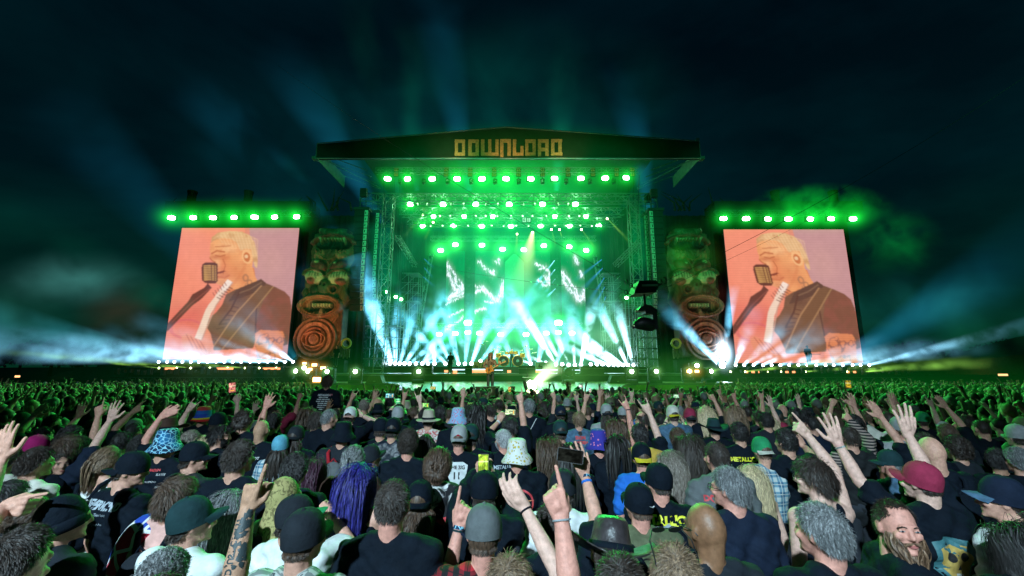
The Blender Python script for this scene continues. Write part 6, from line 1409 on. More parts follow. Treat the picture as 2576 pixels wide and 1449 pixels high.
# ================================================================= placing people
CROP = {1: (0.0, 939.2), 2: (637.3, 939.2), 3: (1274.6, 939.2), 4: (1905.1, 939.2)}
def CP(c, x, y): return (CROP[c][0] + .35179 * x, CROP[c][1] + .35179 * y)
FC = FPX / .35179
CAM = np.array((0, 0, CAMZ))
def npray(X, Y): return np.array(ray(X, Y)[:])
def hit_sphere(X, Y, c, R, far=True):
    r = npray(X, Y); oc = CAM - c; b = oc @ r; d = b * b - (oc @ oc - R * R)
    if d < 0:
        p = CAM + r * (-b); v = p - c; return c + v / np.linalg.norm(v) * R
    t = -b + (math.sqrt(d) if far else -math.sqrt(d)); return CAM + r * t
PEOPLE = []     # (x, y, key phrase)
TROU = {}
def trousers(g): 
    g = round(g, 1)
    if g not in TROU: TROU[g] = trouser_mesh(g)
    return TROU[g]
SHARED = {}; TIPS = []
def solve_arms(M4, arms, crop, s):
    """arms given by picture positions -> joints in the figure's own frame"""
    out = []; inv = np.array(M4.inverted()); Mw = np.array(M4)
    for a in arms:
        side, e, w, t, pose = a[:5]; opt = a[5] if len(a) > 5 else {}
        sh = (Mw @ np.append(SH[side], 1))[:3]
        E = hit_sphere(*CP(crop, *e), sh, .285 * s, opt.get('ef', True)); Wp = hit_sphere(*CP(crop, *w), E, .255 * s, opt.get('wf', True))
        dep = Wp[1] + opt.get('lean', .0); T = np.array(at(*CP(crop, *t), max(.3, dep))[:]); D = T - Wp
        N = np.array(opt.get('N', (0.0, 1.0, -.15)))
        loc = lambda p: (inv @ np.append(p, 1))[:3]; dv = lambda v: (inv[:3, :3] @ v)
        out.append(dict(side=side, E=loc(E), W=loc(Wp), D=dv(D), N=dv(N), pose=pose, Ww=Wp, Ew=E, Dw=D / np.linalg.norm(D), k=opt.get('k', 1.0)))
    TIPS.extend([(*CP(crop, *a[3]), o['Ww'][1]) for a, o in zip(arms, out)]); return out
def decal(me2d, O, U, V, Dn, tgt_bvh, off=.004, name='print', maxd=1.0):
    """project flat artwork (x right, y up) on to a surface"""
    U, V, Dn = Vector(U).normalized(), Vector(V).normalized(), Vector(Dn).normalized(); O = Vector(O); kill = []
    for v in me2d.vertices:
        o = O + U * v.co.x + V * v.co.y - Dn * .35; h = tgt_bvh.ray_cast(o, Dn, maxd)
        if h[0] is None: kill.append(v.index); v.co = O
        else: v.co = h[0] - Dn * off
    if kill:
        bm = bmesh.new(); bm.from_mesh(me2d); bm.verts.ensure_lookup_table(); bmesh.ops.delete(bm, geom=[bm.verts[i] for i in kill], context='VERTS'); bm.to_mesh(me2d); bm.free()
    me2d.name = name; me2d.update(); return me2d
def flat(polys, mul=1.0, grid=.02):
    """polygons -> finely cut flat mesh"""
    bm = bmesh.new()
    for k, pl in enumerate(polys):
        vs = [bm.verts.new((x * mul, y * mul, 0)) for x, y in pl]; bm.faces.new(vs)
    bmesh.ops.triangulate(bm, faces=bm.faces)
    for _ in range(3):
        ed = [e for e in bm.edges if e.calc_length() > grid]
        if not ed: break
        bmesh.ops.subdivide_edges(bm, edges=ed, cuts=1); bmesh.ops.triangulate(bm, faces=bm.faces)
    me = bpy.data.meshes.new('flat'); bm.to_mesh(me); bm.free(); return me
def merge_meshes(ms):
    bm = bmesh.new()
    for m in ms: bm.from_mesh(m)
    me = bpy.data.meshes.new('merged'); bm.to_mesh(me); bm.free(); return me
def shifted(me, x, y): me.transform(Matrix.Translation((x, y, 0))); return me
PRINTM = {n: mat('print_' + n, c, .6, 0, .1) for n, c in dict(white=(.55, .57, .58), red=(.5, .04, .05), yellow=(.65, .62, .02), grey=(.2, .22, .22), black=(.01, .01, .012), pink=(.5, .15, .2), orange=(.6, .2, .1), teal=(.04, .14, .16), silver=(.35, .4, .45), tan=(.45, .3, .08)).items()}
def add_print(p, shirt, items, y=1.25):
    """items: (material, list of flat meshes) put on the back of the shirt"""
    bv = BVHTree.FromPolygons([v.co[:] for v in shirt.vertices], [tuple(q.vertices) for q in shirt.polygons])
    for i, (mt, ms) in enumerate(items):
        me = decal(merge_meshes(ms), (0, -.1, y + .05), (1, 0, 0), (0, 0, 1), (0, 1, 0), bv, .0035 + .0012 * i)
        obj('shirt_print', me, PRINTM[mt], p)
def T(s, size, x=0, y=0, bold=.0, shear=0): return shifted(text_mesh(s, size, 0, bold, shear=shear), x, y)
def circ(cx, cy, r, r2=0, n=28):
    if not r2: return [[(cx + r * math.cos(a), cy + r * math.sin(a)) for a in [2 * math.pi * i / n for i in range(n)]]]
    return [[(cx + q * math.cos(a), cy + q * math.sin(a)) for q, a in ((r, 2 * math.pi * i / n), (r, 2 * math.pi * (i + 1) / n), (r2, 2 * math.pi * (i + 1) / n), (r2, 2 * math.pi * i / n))] for i in range(n)]
HATW = {'cap': .20, 'snap': .20, 'beanie': .20, 'bucket': .295, 'cowboy': .40, 'wide': .36, 'fedora': .30, 'hijab': .25}
HAIRW = {'short': .17, 'fade': .168, 'crop': .165, 'spiky': .18, 'shaggy': .20, 'curly': .20, 'afro': .235, 'bushy': .205, 'long': .19, 'wavy': .20, 'curls': .21, 'verylong': .20, 'shoulder': .19, 'pony': .17, 'bun': .17, 'balding': .165, 'receding': .165, 'dreads': .21, 'braids': .2, 'bald': .155, None: .155}
def make_head(p, s_yaw, pitch, hair, hcol, hat, hatm, hrot, brimm, tilt, lod, roll=0.0, face=False):
    Rh = Euler((pitch, 0, s_yaw)).to_matrix(); nk = Vector((0, -.004, 1.53)); hc = nk + Rh @ (Vector(HC) - nk); e = (pitch, roll, s_yaw)
    if hair and hair != 'bald':
        hk = hair; obj('hair', hair_mesh(hk, lod, bool(hat)), HM[hcol], p, loc=hc, rot=e)
    if hat == 'hijab':
        if 'hijab' not in HAIR:
            B = Blob(); B.ell((0, -.022, .008), (.098, .108, .128)); B.cap((0, -.035, -.03), (0, -.055, -.26), .098, .165, .75); B.ell((0, -.06, -.32), (.21, .12, .1)); B.cap((0, .03, -.12), (0, .04, -.22), .055, .09)
            HAIR['hijab'] = B.grow(.009, 2, 'headscarf')
        obj('headscarf', HAIR['hijab'], C[hatm], p, loc=hc, rot=e)
    elif hat:
        he = Matrix.Translation(hc) @ Euler(e).to_matrix().to_4x4() @ Euler((tilt, 0, hrot)).to_matrix().to_4x4()
        ho = obj({'cap': 'cap', 'snap': 'cap', 'beanie': 'beanie', 'bucket': 'bucket_hat', 'cowboy': 'cowboy_hat', 'wide': 'sun_hat', 'fedora': 'brimmed_hat'}[hat], hat_mesh(hat), C[hatm], p); ho.matrix_local = he
        if hat in ('cap', 'snap'): obj('brim', brim_mesh(), C[brimm or hatm], ho)
        if hat in ('cowboy', 'wide', 'fedora'):
            if 'band' not in HAIR: HAIR['band'] = MB().lathe([(.0975, .01), (.0985, .012), (.0955, .035), (.094, .035)], (0, -.006, 0), 30).mesh('band', 'all')
            obj('hat_band', HAIR['band'], C['black'] if hatm != 'black' else C['char'], ho, scale=(1.0, 1.15, 1))
        return ho
    return None
def face_kit(p, yaw, pitch, brow='dark', eyes=True):
    Rh = Euler((pitch, 0, yaw)).to_matrix(); nk = Vector((0, -.004, 1.53)); hc = nk + Rh @ (Vector(HC) - nk); e = (pitch, 0, yaw)
    if 'eyes' not in HAIR:
        m = MB()
        for s in (-1, 1): m.lathe([(.001, .0), (.009, .0005), (.012, -.003), (.006, -.009)], (s * .032, -.0, 0), 12, 'y')
        v = [(x, .0905 - (y + .0) * -1 - .0, z - .0) for x, y, z in m.v]
        m2 = MB(); 
        for s in (-1, 1):
            m2.mi = 0; m2.prism([(s * .032 + .0115 * math.cos(a), -.004 + .0034 * math.sin(a)) for a in [2 * math.pi * i / 12 for i in range(12)]], .085, .0945)
            m2.mi = 1; m2.prism([(s * .032 + .0052 * math.cos(a), -.004 + .0042 * math.sin(a)) for a in [2 * math.pi * i / 10 for i in range(10)]], .09, .0955)
        HAIR['eyes'] = m2.mesh('eyes'); m3 = MB()
        for s in (-1, 1): m3.prism([(s * .014, .010), (s * .03, .015), (s * .050, .010), (s * .03, .019), (s * .014, .015)], .085, .1008)
        HAIR['brows'] = m3.mesh('brows'); m4 = MB(); m4.prism([(-.019, -.068), (-.007, -.064), (0, -.066), (.007, -.064), (.019, -.068), (.007, -.076), (-.007, -.076)], .085, .1015); HAIR['lips'] = m4.mesh('lips')
        HAIR['eyem'] = (mat('eye_white', (.30, .28, .27), .3, 0, 0), mat('eye_iris', (.03, .04, .05), .2, 0, 0)); HAIR['lipm'] = mat('lip_pink', (.38, .12, .11), .45, 0, 0)
    obj('eyes', HAIR['eyes'], HAIR['eyem'], p, loc=hc, rot=e); obj('eyebrows', HAIR['brows'], HM[brow], p, loc=hc, rot=e); obj('lips', HAIR['lips'], HAIR['lipm'], p, loc=hc, rot=e)
def person(label, key, crop=None, x=0, y=0, w=None, hair='short', hcol='dark', hat=None, hatm='black', hrot=0.0, brimm=None, tilt=0.0, shirt='black', sk='tee', skin='fair', yaw=0, pitch=0, girth=1.0, fem=0, arms=(), z=None, d=None,
           bands=(), pos=None, face=False, beard=None, bodyyaw=None, voxel=None, lod=None, roll=0.0, zmin=1.48, zmax=1.84, prints=None, group=None, trou=True, feet=None):
    if pos is None:
        X, Y = CP(crop, x, y); r = ray(X, Y); ct = (r.y / math.hypot(r.y, r.x))
        hw = HATW[hat] if hat else HAIRW[hair]; zc = z or 1.65; dz0 = (zc - CAMZ) * r.y / r.z; zc += gz(dz0) if z is None else 0
        dy = (zc - CAMZ) * r.y / r.z
        if d is None:
            d = dy if (w is None or z is not None) else math.sqrt(max(.3, dy) * (hw / max(.6, ct) * FC / w))
        zz = CAMZ + d * r.z / r.y
        if z is None: z2 = min(zmax, max(zmin, zz)) if d < 6 else min(zmax + gz(d), max(zmin + gz(d), zz)); d = (z2 - CAMZ) * r.y / r.z if (d == d and z2 != zz) else d
        hcw = at(X, Y, d)
    else: hcw = Vector(pos)
    feet = gz(hcw.y) if feet is None else feet; s = (hcw.z - feet) / 1.635; s = min(1.16, max(.80, s)); yr = math.radians(yaw); base = -math.atan2(hcw.x, max(8, 34 - hcw.y)) * .0
    by = math.radians(bodyyaw) if bodyyaw is not None else yr * .35
    hy = yr - by
    Rz = Matrix.Rotation(by, 3, 'Z'); nk = Vector((0, -.004, 1.53)); hl = nk + Euler((pitch, 0, hy)).to_matrix() @ (Vector(HC) - nk)
    o3 = hcw - (Rz @ hl) * s; foot = Vector((o3.x, o3.y, o3.z))
    M4 = Matrix.Translation(foot) @ Rz.to_4x4() @ Matrix.Scale(s, 4)
    dist = hcw.y; vx = voxel or (.0062 if (arms and dist < 4.5) else (.0085 if dist < 4 else .012)); lod = lod or (1.0 if dist < 4.5 else .5)
    A_ = solve_arms(M4, arms, crop, s) if arms else []
    if A_: bm_ = body_mesh(A_, girth, fem, hy, pitch, vx, face)
    else:
        k = ('b', girth, fem, round(hy, 2), round(pitch, 2), vx, face)
        if k not in SHARED: SHARED[k] = body_mesh((), girth, fem, hy, pitch, vx, face)
        bm_ = SHARED[k]
    p = obj('person', bm_, SKIN[skin], None); p.matrix_world = M4; p.location = foot; p.rotation_euler = (0, 0, by); p.scale = (s, s, s); tag(p, label, 'person', group)
    k = ('s', girth, fem, sk) 
    if A_: sm = shirt_mesh(A_, girth, fem, sk, .012 if dist < 5 else .018)
    else:
        k = k + (dist < 4.5,)
        if k not in SHARED: SHARED[k] = shirt_mesh((), girth, fem, sk, .012 if dist < 4.5 else .02)
        sm = SHARED[k]
    if shirt: obj({'tee': 'tee_shirt', 'long': 'long_sleeve_shirt', 'hoodie': 'hooded_top', 'tank': 'tank_top', 'vest': 'sleeveless_vest'}[sk], sm, C[shirt], p)
    if trou: obj('trousers', trousers(girth), DEN, p)
    ho = make_head(p, hy, pitch, hair, hcol, hat, hatm, math.radians(hrot), brimm, tilt, lod, roll)
    if face: face_kit(p, hy, pitch, hcol if hcol in HM else 'dark')
    if beard:
        nkh = Euler((pitch, 0, hy)).to_matrix(); hc = nk + nkh @ (Vector(HC) - nk)
        kk = ('beard', beard == 'long'); SHARED.setdefault(kk, None)
        if SHARED[kk] is None: SHARED[kk] = beard_mesh(beard == 'long')
        obj('beard', SHARED[kk], HM['ginger' if beard == 'long' else hcol], p, loc=hc, rot=(pitch, 0, hy))
    for (ai, f, r_, wd, col) in bands:
        a = A_[ai]; c = np.array(a['W']) + (np.array(a['E']) - np.array(a['W'])) * f; ax = Vector(np.array(a['E']) - np.array(a['W'])); q = ax.to_track_quat('Z', 'Y')
        m = MB(); m.lathe([(r_, -wd / 2), (r_ + .0025, -wd / 2), (r_ + .0025, wd / 2), (r_, wd / 2)], (0, 0, 0), 20); obj('wristband', m.mesh(smooth=True), C[col] if col in C else PRINTM[col], p, loc=c, rot=q.to_euler())
    if prints:
        add_print(p, sm, prints[1:] , prints[0])
    PEOPLE.append((hcw.x, hcw.y, key)); p['_arm'] = 0; del p['_arm']
    return p, A_, M4, sm, ho
def phone(a, b, dist_c, label, scr=(.35, .8, .2), facing=None, w=.075, h=.155, roll=0.0, strength=1.6):
    """a: world centre; screen faces the camera"""
    c = Vector(a); o = empty('phone', c, 0, label, 'phone'); d = (cam_ob.location - c).normalized(); q = d.to_track_quat('Y', 'Z'); o.rotation_mode = 'XYZ'; o.rotation_euler = q.to_euler()
    if roll: o.rotation_euler = (q @ Euler((0, roll, 0)).to_quaternion()).to_euler()
    m = MB(); n = 5; rr_ = .012; pts = []
    for cx, cz, a0 in ((w / 2 - rr_, h / 2 - rr_, 0), (-w / 2 + rr_, h / 2 - rr_, 90), (-w / 2 + rr_, -h / 2 + rr_, 180), (w / 2 - rr_, -h / 2 + rr_, 270)):
        for i in range(n): t = math.radians(a0 + 90 * i / (n - 1)); pts.append((cx + rr_ * math.cos(t), cz + rr_ * math.sin(t)))
    m.prism(pts, -.005, .004); m.build('case', M['black'], o)
    P = Paint(24, 48, (0, 0, 1, 1)); gc = np.array(scr); P.c[:] = gc * .25; k = fbm(P.X.shape, 5, 4, int(c.x * 100) % 97)
    P.c += gc * (np.clip(k - .4, 0, 1) * 3)[..., None] * np.clip(1.3 - P.Y, 0, 1)[..., None]; dk_ = sum(scr) > .1; P.put(dk_ & (P.Y > .72) & (P.Y < .8) & (np.abs(P.X - .5) < .3), (255, 190, 60), .9); P.put(dk_ & (P.Y > .3) & (P.Y < .36), (240, 255, 200), .5); P.c[-4:] = .01
    me = P.mesh(lambda U, V: np.stack([w * .46 * (1 - 2 * U), 0 * U + .0045, h * .47 * (1 - 2 * V)], -1), 'screen')
    if 'phm' not in HAIR: HAIR['phm'] = attr_mat('phone_screen', emit=strength)
    obj('screen', me, HAIR['phm'], o); return o
def backpack(M4, label, body='char', strap='black', trim=None, s=1.0, on=True):
    """worn on the back: its own thing"""
    o = empty('backpack', (0, 0, 0), 0, label, 'backpack'); o.matrix_world = M4
    B = Blob(); B.ell((0, -.20, 1.19), (.135 * s, .075 * s, .20 * s)); B.ell((0, -.17, 1.07), (.14 * s, .07 * s, .12 * s)); obj('bag', B.grow(.012, 3, 'bag'), C[body], o)
    B = Blob(); B.ell((0, -.255, 1.10), (.095 * s, .035, .10 * s)); obj('pocket', B.grow(.01, 3, 'pocket'), C[trim or body], o)
    m = MB()
    for sd in (-1, 1): m.tube([(sd * .07, -.16, 1.36), (sd * .10, -.12, 1.455), (sd * .105, -.02, 1.49), (sd * .11, .08, 1.43), (sd * .115, .12, 1.28)], .018, 8)
    m.tube([(-.03, -.20, 1.38), (0, -.21, 1.42), (.03, -.20, 1.38)], .008, 6); obj('strap', m.mesh(smooth=True), C[trim or strap], o)
    return o
# ================================================================= the audience near the camera, one by one
def Lp(label, key, crop, x, y, w, **k): return person(label, key, crop, x, y, w, **k)
# ---------------- left quarter
Lp('person with bushy dark hair in a dark headband and cream tee shirt with black collar', 'the dark headband', 1, 262, 640, 235, hair='bushy', hcol='dark', shirt='cream', yaw=-25, skin='fair')
Lp('person in a magenta cap mostly hidden behind the dark headband', 'the magenta cap', 1, 262, 535, 180, hat='cap', hatm='magenta', hair='short', shirt='black')
Lp('smiling woman in black turning back with her face lit green', 'the smiling woman', 1, 425, 640, 135, hair='shoulder', hcol='dark', yaw=-118, face=True, fem=1, girth=.9, skin='fair')
o_, A_, M4, sm, ho = Lp('woman with blond ponytail in white tank top and black backpack straps', 'the blond ponytail', 1, 775, 620, 165, hair='pony', hcol='light', shirt='white', sk='tank', fem=1, girth=.9, yaw=-12)
backpack(M4, 'black backpack on the woman with the blond ponytail', 'black')
o_, A_, M4, sm, ho = Lp('man in profile with backward black cap over a red bandana and slanted silver lettering', 'the red bandana', 1, 935, 690, 225, hat='cap', hatm='black', hrot=180, hair='fade', hcol='dark', yaw=-68, pitch=-.05, bodyyaw=-18, prints=(1.30, ('silver', [T('NEVERMIND', .07, -.05, .06, .003, .3), T('Smells Like Teen Spirit', .026, -.06, .005, 0, .2), T('In Bloom', .026, -.09, -.03, 0, .2), T('Come As You Are', .026, -.075, -.06, 0, .2)])))
m = MB(); m.lathe([(.094, -.022), (.098, -.018), (.098, .0), (.094, .004)], (0, -.004, 0), 26); m.tube([(0, -.1, -.01), (-.03, -.13, -.05), (-.04, -.14, -.12), (-.02, -.15, -.17)], [.012, .016, .02, .006], 8)
b_ = obj('bandana', m.mesh(smooth='all'), C['red'], o_); b_.matrix_local = ho.matrix_local @ Matrix.Rotation(math.pi, 4, 'Z') @ Matrix.Translation((0, 0, -.012))
Lp('person in a bright blue scribble print bucket hat and black tee with small logos', 'the scribbled blue bucket hat', 1, 1195, 500, None, d=4.25, hat='bucket', hatm='scribble', hair='short', shirt='black', prints=(1.32, ('white', [T('OWL', .03, -.09, .05), T('SLAYER', .024, .09, .02), T('SLIPKNOT', .022, .02, -.04), T('GHOST', .02, .1, -.08)]), ('red', [T('MAIDEN', .026, .02, .055, .001)])))
Lp('person in black cap with the brim jutting right, beside the scribbled blue hat', 'the jutting black brim', 1, 1395, 600, 185, hat='cap', hatm='black', hair='short', hcol='dark', yaw=-62, bodyyaw=-20, shirt='char')
o_, A_, M4, sm, ho = Lp('person in pink tee shirt with a union flag cloth over one shoulder', 'the pink tee shirt', 1, 1262, 880, 240, hair='shaggy', hcol='brown', shirt='pink', girth=1.05, yaw=-6)
backpack(M4, 'small black backpack with dark red trim over the pink tee shirt', 'char', strap='black')
B_ = Blob(); B_.ell((-.20, .0, 1.30), (.125, .14, .24), (0, .25, 0)); B_.ell((-.12, -.03, 1.43), (.12, .10, .075), (0, -.3, 0)); obj('flag_cloth', B_.grow(.012, 2, 'flag'), C['jack'], o_)
Lp('person in a dark green black cap with raised brim and plain white tee shirt', 'the white tee under a black cap', 1, 1375, 1060, 275, hat='cap', hatm='teal', hair='short', hcol='dark', shirt='white', yaw=-48, bodyyaw=-12, tilt=.22, girth=1.1)
Lp('person in a large floppy black hat and black top near the picture corner', 'the floppy black hat', 1, 455, 1040, 340, hat='beanie', hatm='black', hair='short', hcol='dark', shirt='char', yaw=-45, bodyyaw=-15, tilt=.3, girth=1.1)
Lp('woman with brown hair in a loose bun and low backed black top', 'the loose brown bun', 1, 225, 990, 205, hair='bun', hcol='brown', shirt='black', sk='tank', fem=1)
Lp('dark haired person cut off by the bottom left corner', 'the bottom left head', 1, 150, 1420, 300, hair='short', hcol='black', shirt='black')
Lp('person with curly grey green hair whose head just rises over the bottom edge', 'the curly head at the bottom edge', 1, 1165, 1490, 330, hair='curly', hcol='grey', shirt='char')
Lp('man with short dark hair in black tee with white hexagon badge', 'the hexagon badge', 1, 1715, 600, 195, hair='short', hcol='dark', shirt='black', yaw=-14, prints=(1.31, ('white', [flat(circ(0, 0, .058, .053, 6)), T('IRON', .018, 0, .02), T('MAIDEN', .016, 0, .0)]), ('grey', [flat([[(-.02, -.03), (.02, -.032), (.012, -.008), (-.014, -.01)]])])))
Lp('bearded man in profile with swept dark hair and black tee shirt', 'the bearded profile', 1, 1572, 450, 140, hair='shaggy', hcol='black', yaw=-62, bodyyaw=-20, beard='short')
Lp('person with dark hair tied back under a black tee, behind the bearded profile', 'the dark tied hair', 1, 1752, 330, 140, hair='bun', hcol='dark')
Lp('bald man in black tee printed with small white lettering', 'the bald man in black', 2, 60, 405, 105, hair='bald', skin='tan', prints=(1.3, ('white', [T('SLIPKNOT', .04, 0, 0, .001)])))
Lp('person with straight blond hair behind the jutting black brim', 'the straight blond hair', 1, 1452, 515, 120, hair='shoulder', hcol='blond', fem=1)
Lp('person with short grey dark hair right of the scribbled blue bucket hat', 'the short grey dark hair', 1, 1360, 485, 120, hair='short', hcol='ash')
Lp('person with glossy black curls left of the scribbled blue bucket hat', 'the glossy black curls', 1, 1000, 530, None, d=4.6, hair='curly', hcol='black')
Lp('person with dark wavy crop beside the glossy black curls', 'the dark wavy crop', 1, 868, 500, 150, hair='bushy', hcol='black')
Lp('dark haired person wearing a white collar above the smiling woman', 'the white collar', 1, 500, 455, 160, hair='short', hcol='black', shirt='lgrey')
Lp('person facing right with a pale face behind the white collar', 'the pale profile', 1, 410, 425, 95, hair='short', hcol='black', yaw=60, skin='pale')
Lp('person with big black frizzy hair between ponytail and headband', 'the black frizz', 1, 550, 560, 180, hair='afro', hcol='black', z=1.55)
Lp('person in a pale grey cap half hidden by raised arms', 'the pale grey cap', 1, 960, 390, 115, hat='cap', hatm='lgrey', hair='short')
Lp('person in a wide maroon black cowboy hat seen from behind', 'the maroon cowboy hat', 1, 1200, 398, None, d=5.1, hat='cowboy', hatm='brown', hair='long', hcol='dark', shirt='char')
Lp('person in a blue bucket hat with yellow and red bands', 'the banded bucket hat', 1, 1458, 303, None, d=6.6, hat='bucket', hatm='rings', hair='short', shirt='black')
Lp('curly dark haired person left of the banded bucket hat', 'the dark curls', 1, 1368, 330, 110, hair='curly', hcol='dark')
Lp('person in flat black cap below the banded bucket hat', 'the flat black cap', 1, 1560, 355, 135, hat='cap', hatm='black', hair='short')
Lp('person in a rounded teal cap with one bare arm raised beside it', 'the rounded teal cap', 1, 158, 340, 135, hat='beanie', hatm='teal', hair='short', z=1.6)
Lp('dark haired person at the left edge with green light on the nape', 'the green lit nape', 1, 50, 620, 170, hair='short', hcol='dark', shirt='cream')
Lp('woman with long silver grey hair beside the tattooed forearm', 'the silver hair', 1, 1655, 960, 190, hair='verylong', hcol='grey', fem=1, shirt='black', z=1.52)
Lp('person with dark hair and black tee at the left edge below the headband', 'the shadowed left head', 1, 60, 880, 190, hair='shaggy', hcol='black', z=1.45)
# ---------------- centre left
Lp('person in a worn dark cap and grey camouflage tee shirt', 'the grey camouflage tee', 2, 368, 1175, 285, hat='cap', hatm='char', hair='crop', hcol='brown', shirt='camo', yaw=-16, tilt=.1, girth=1.1)
Lp('person in a black and grey cap with green brim and white tee, elbow raised', 'the green brimmed cap', 2, 310, 1035, 225, hat='cap', hatm='char', brimm='green', hair='short', hcol='dark', shirt='white', yaw=-62, bodyyaw=-15, tilt=.18, arms=[('R', (690, 1215), (560, 1010), (520, 985), 'fist')])
Lp('woman in an olive printed headscarf falling over a white top', 'the olive headscarf', 2, 232, 880, 245, hat='hijab', hatm='hijab', hair=None, fem=1, shirt='white', yaw=-48, bodyyaw=-20)
Lp('woman with very long vivid blue hair and bare shoulders', 'the vivid blue hair', 2, 762, 765, 200, hair='verylong', hcol='blue', fem=1, shirt='black', sk='tank', yaw=-8)
Lp('man with short dark faded hair, tanned neck and dusty black tee', 'the faded haircut', 2, 1000, 935, 235, hair='fade', hcol='dark', shirt='black', skin='pink', girth=1.12, yaw=-4)
Lp('person with a plain black backward cap over long brown hair', 'the black cap over brown hair', 2, 1190, 915, 180, hat='cap', hatm='black', hrot=180, hair='wavy', hcol='brown', shirt='black')
Lp('woman with a low brown bun and white black smeared hooded top', 'the low brown bun', 2, 1322, 650, 168, hair='bun', hcol='brown', fem=1, shirt='tiedye', sk='hoodie', prints=(1.22, ('red', [T('DOMI', .07, .0, .02, .003), flat([[(.02, .0), (.13, .03), (.12, .08), (.03, .06)], [(-.02, -.07), (.1, -.06), (.12, -.03), (0, -.03)]])])))
Lp('broad man with dark curly hair in plain black tee left of the low brown bun', 'the broad black tee', 2, 1110, 500, 150, hair='curly', hcol='dark', shirt='black', skin='pink', girth=1.2)
Lp('woman with black hair parted in the middle under a glowing green band', 'the glowing green band', 2, 1232, 515, 115, hair='long', hcol='black', fem=1, shirt='white')
o_, A_, M4, sm, ho = Lp('person in a backward pale grey cap and tee with guitar pick print', 'the guitar pick print', 2, 1472, 468, 128, hat='snap', hatm='lgrey', hrot=180, hair='fade', hcol='brown', shirt='black', skin='pink', prints=(1.26, ('white', [flat([[(-.11, .09), (-.06, .12), (.06, .12), (.11, .09), (.1, .02), (.05, -.09), (0, -.13), (-.05, -.09), (-.1, .02)]])]), ('black', [T('THE BIG', .045, 0, .07, .002), T('11', .09, 0, -.01, .003)])))
m = MB(); m.prism([(.018 * math.cos(a), .013 * math.sin(a)) for a in [2 * math.pi * i / 14 for i in range(14)]], -.004, .004); e_ = m.build('cap_badge', C['red'], ho, loc=(0, .098, .045), rot=(-.25, 0, 0))
Lp('person in a dark teal cap right behind the pale grey cap', 'the dark teal cap', 2, 1555, 452, 120, hat='cap', hatm='teal', hrot=180, hair='short', shirt='black')
Lp('white haired bearded man in black tour tee with silver lettering', 'the white haired man', 2, 1785, 478, None, d=5.0, hair='short', hcol='white', beard='short', shirt='black', yaw=38, bodyyaw=8, skin='pink', prints=(1.30, ('silver', [T('METALLICA', .05, 0, .02, .002), T('M72 world tour', .022, 0, -.03), T('two nights two sets', .02, 0, -.06), T('london madrid paris', .02, 0, -.085)])))
Lp('person in white banana print bucket hat and black tee with red emblem', 'the banana bucket hat', 3, 75, 575, None, d=4.0, hat='bucket', hatm='banana', hair='fade', hcol='brown', shirt='black', skin='pink', girth=1.1, prints=(1.2, ('red', [flat(circ(.04, .02, .1, .085))]), ('white', [T('S', .12, -.12, -.04, .004), T('A', .05, -.02, -.07)]), ('orange', [flat([[(.04, .02), (.15, .04), (.05, .04)], [(.03, .0), (.0, -.08), (.05, -.01)]])])))
Lp('person in a pale blue flamingo print bucket hat', 'the flamingo bucket hat', 2, 1466, 318, None, d=6.1, hat='bucket', hatm='flamingo', hair='short', shirt='black', girth=1.1)
Lp('person in a beige wide brimmed sun hat and white floral shirt', 'the beige sun hat', 2, 1255, 330, None, d=6.3, hat='wide', hatm='beige', hair='short', shirt='hawaii')
Lp('woman with long loose black curls right of the flamingo hat', 'the long black curls', 2, 1602, 300, 125, hair='curls', hcol='black', fem=1)
Lp('person in backward black cap and quilted navy jacket', 'the quilted jacket', 2, 1000, 400, 120, hat='cap', hatm='black', hrot=180, hair='short', shirt='puffer', sk='long', prints=None)
Lp('person in a black cap and tan lettered tee left of the quilted jacket', 'the black cap left of the quilted jacket', 2, 915, 395, 115, hat='cap', hatm='black', hair='short', shirt='black', prints=(1.3, ('tan', [T('METALLICA', .055, 0, .02, .002, .2), flat([[(-.08, -.08), (.02, -.01), (.06, -.05)]])])))
o_, A_, M4, sm, ho = Lp('person in a black bucket hat and dark grey tee', 'the black bucket hat', 2, 643, 432, None, d=5.0, hat='bucket', hatm='black', hair='short', shirt='char', girth=1.05)
backpack(M4, 'grey backpack with red straps on the person in the black bucket hat', 'grey', trim='red')
Lp('person with pale grey hair in a low ponytail and brown tee', 'the grey ponytail', 2, 720, 610, 130, hair='pony', hcol='grey', shirt='brown', girth=1.15)
Lp('person in a dark cap with raised green lit brim beside the grey ponytail', 'the cap beside the grey ponytail', 2, 845, 600, 120, hat='cap', hatm='char', hair='short', yaw=-40, tilt=.25)
Lp('person with floppy dark brown hair and black tee beside the grey profile', 'the floppy dark hair', 2, 452, 338, 112, hair='shaggy', hcol='dark', shirt='black')
Lp('grey haired man looking right in black tee', 'the grey profile', 2, 545, 322, 100, hair='crop', hcol='grey', yaw=-40, bodyyaw=-10)
Lp('person clutching a pink lettered cap with one bent arm', 'the hand on the pink cap', 2, 692, 305, 100, hat='cap', hatm='white', brimm='pink', hrot=180, hair='short', shirt='black', arms=[('R', (880, 352), (760, 292), (690, 280), 'flat')], bands=[(0, .12, .026, .012, 'teal')], skin='pale')
Lp('person in a charcoal cap with star badge over long dark brown hair', 'the star badge cap', 2, 302, 455, 118, hat='cap', hatm='char', hrot=180, hair='verylong', hcol='dark', shirt='black', sk='long')
Lp('person in tipped pale blue cap beside the star badge cap', 'the tipped pale blue cap', 2, 198, 520, 110, hat='cap', hatm='sky', hair='long', hcol='dark', shirt='plaid_blue', tilt=.3, z=1.5)
Lp('person with dark layered hair and black jacket behind the olive headscarf', 'the dark layered hair', 2, 298, 690, 168, hair='short', hcol='black', shirt='black')
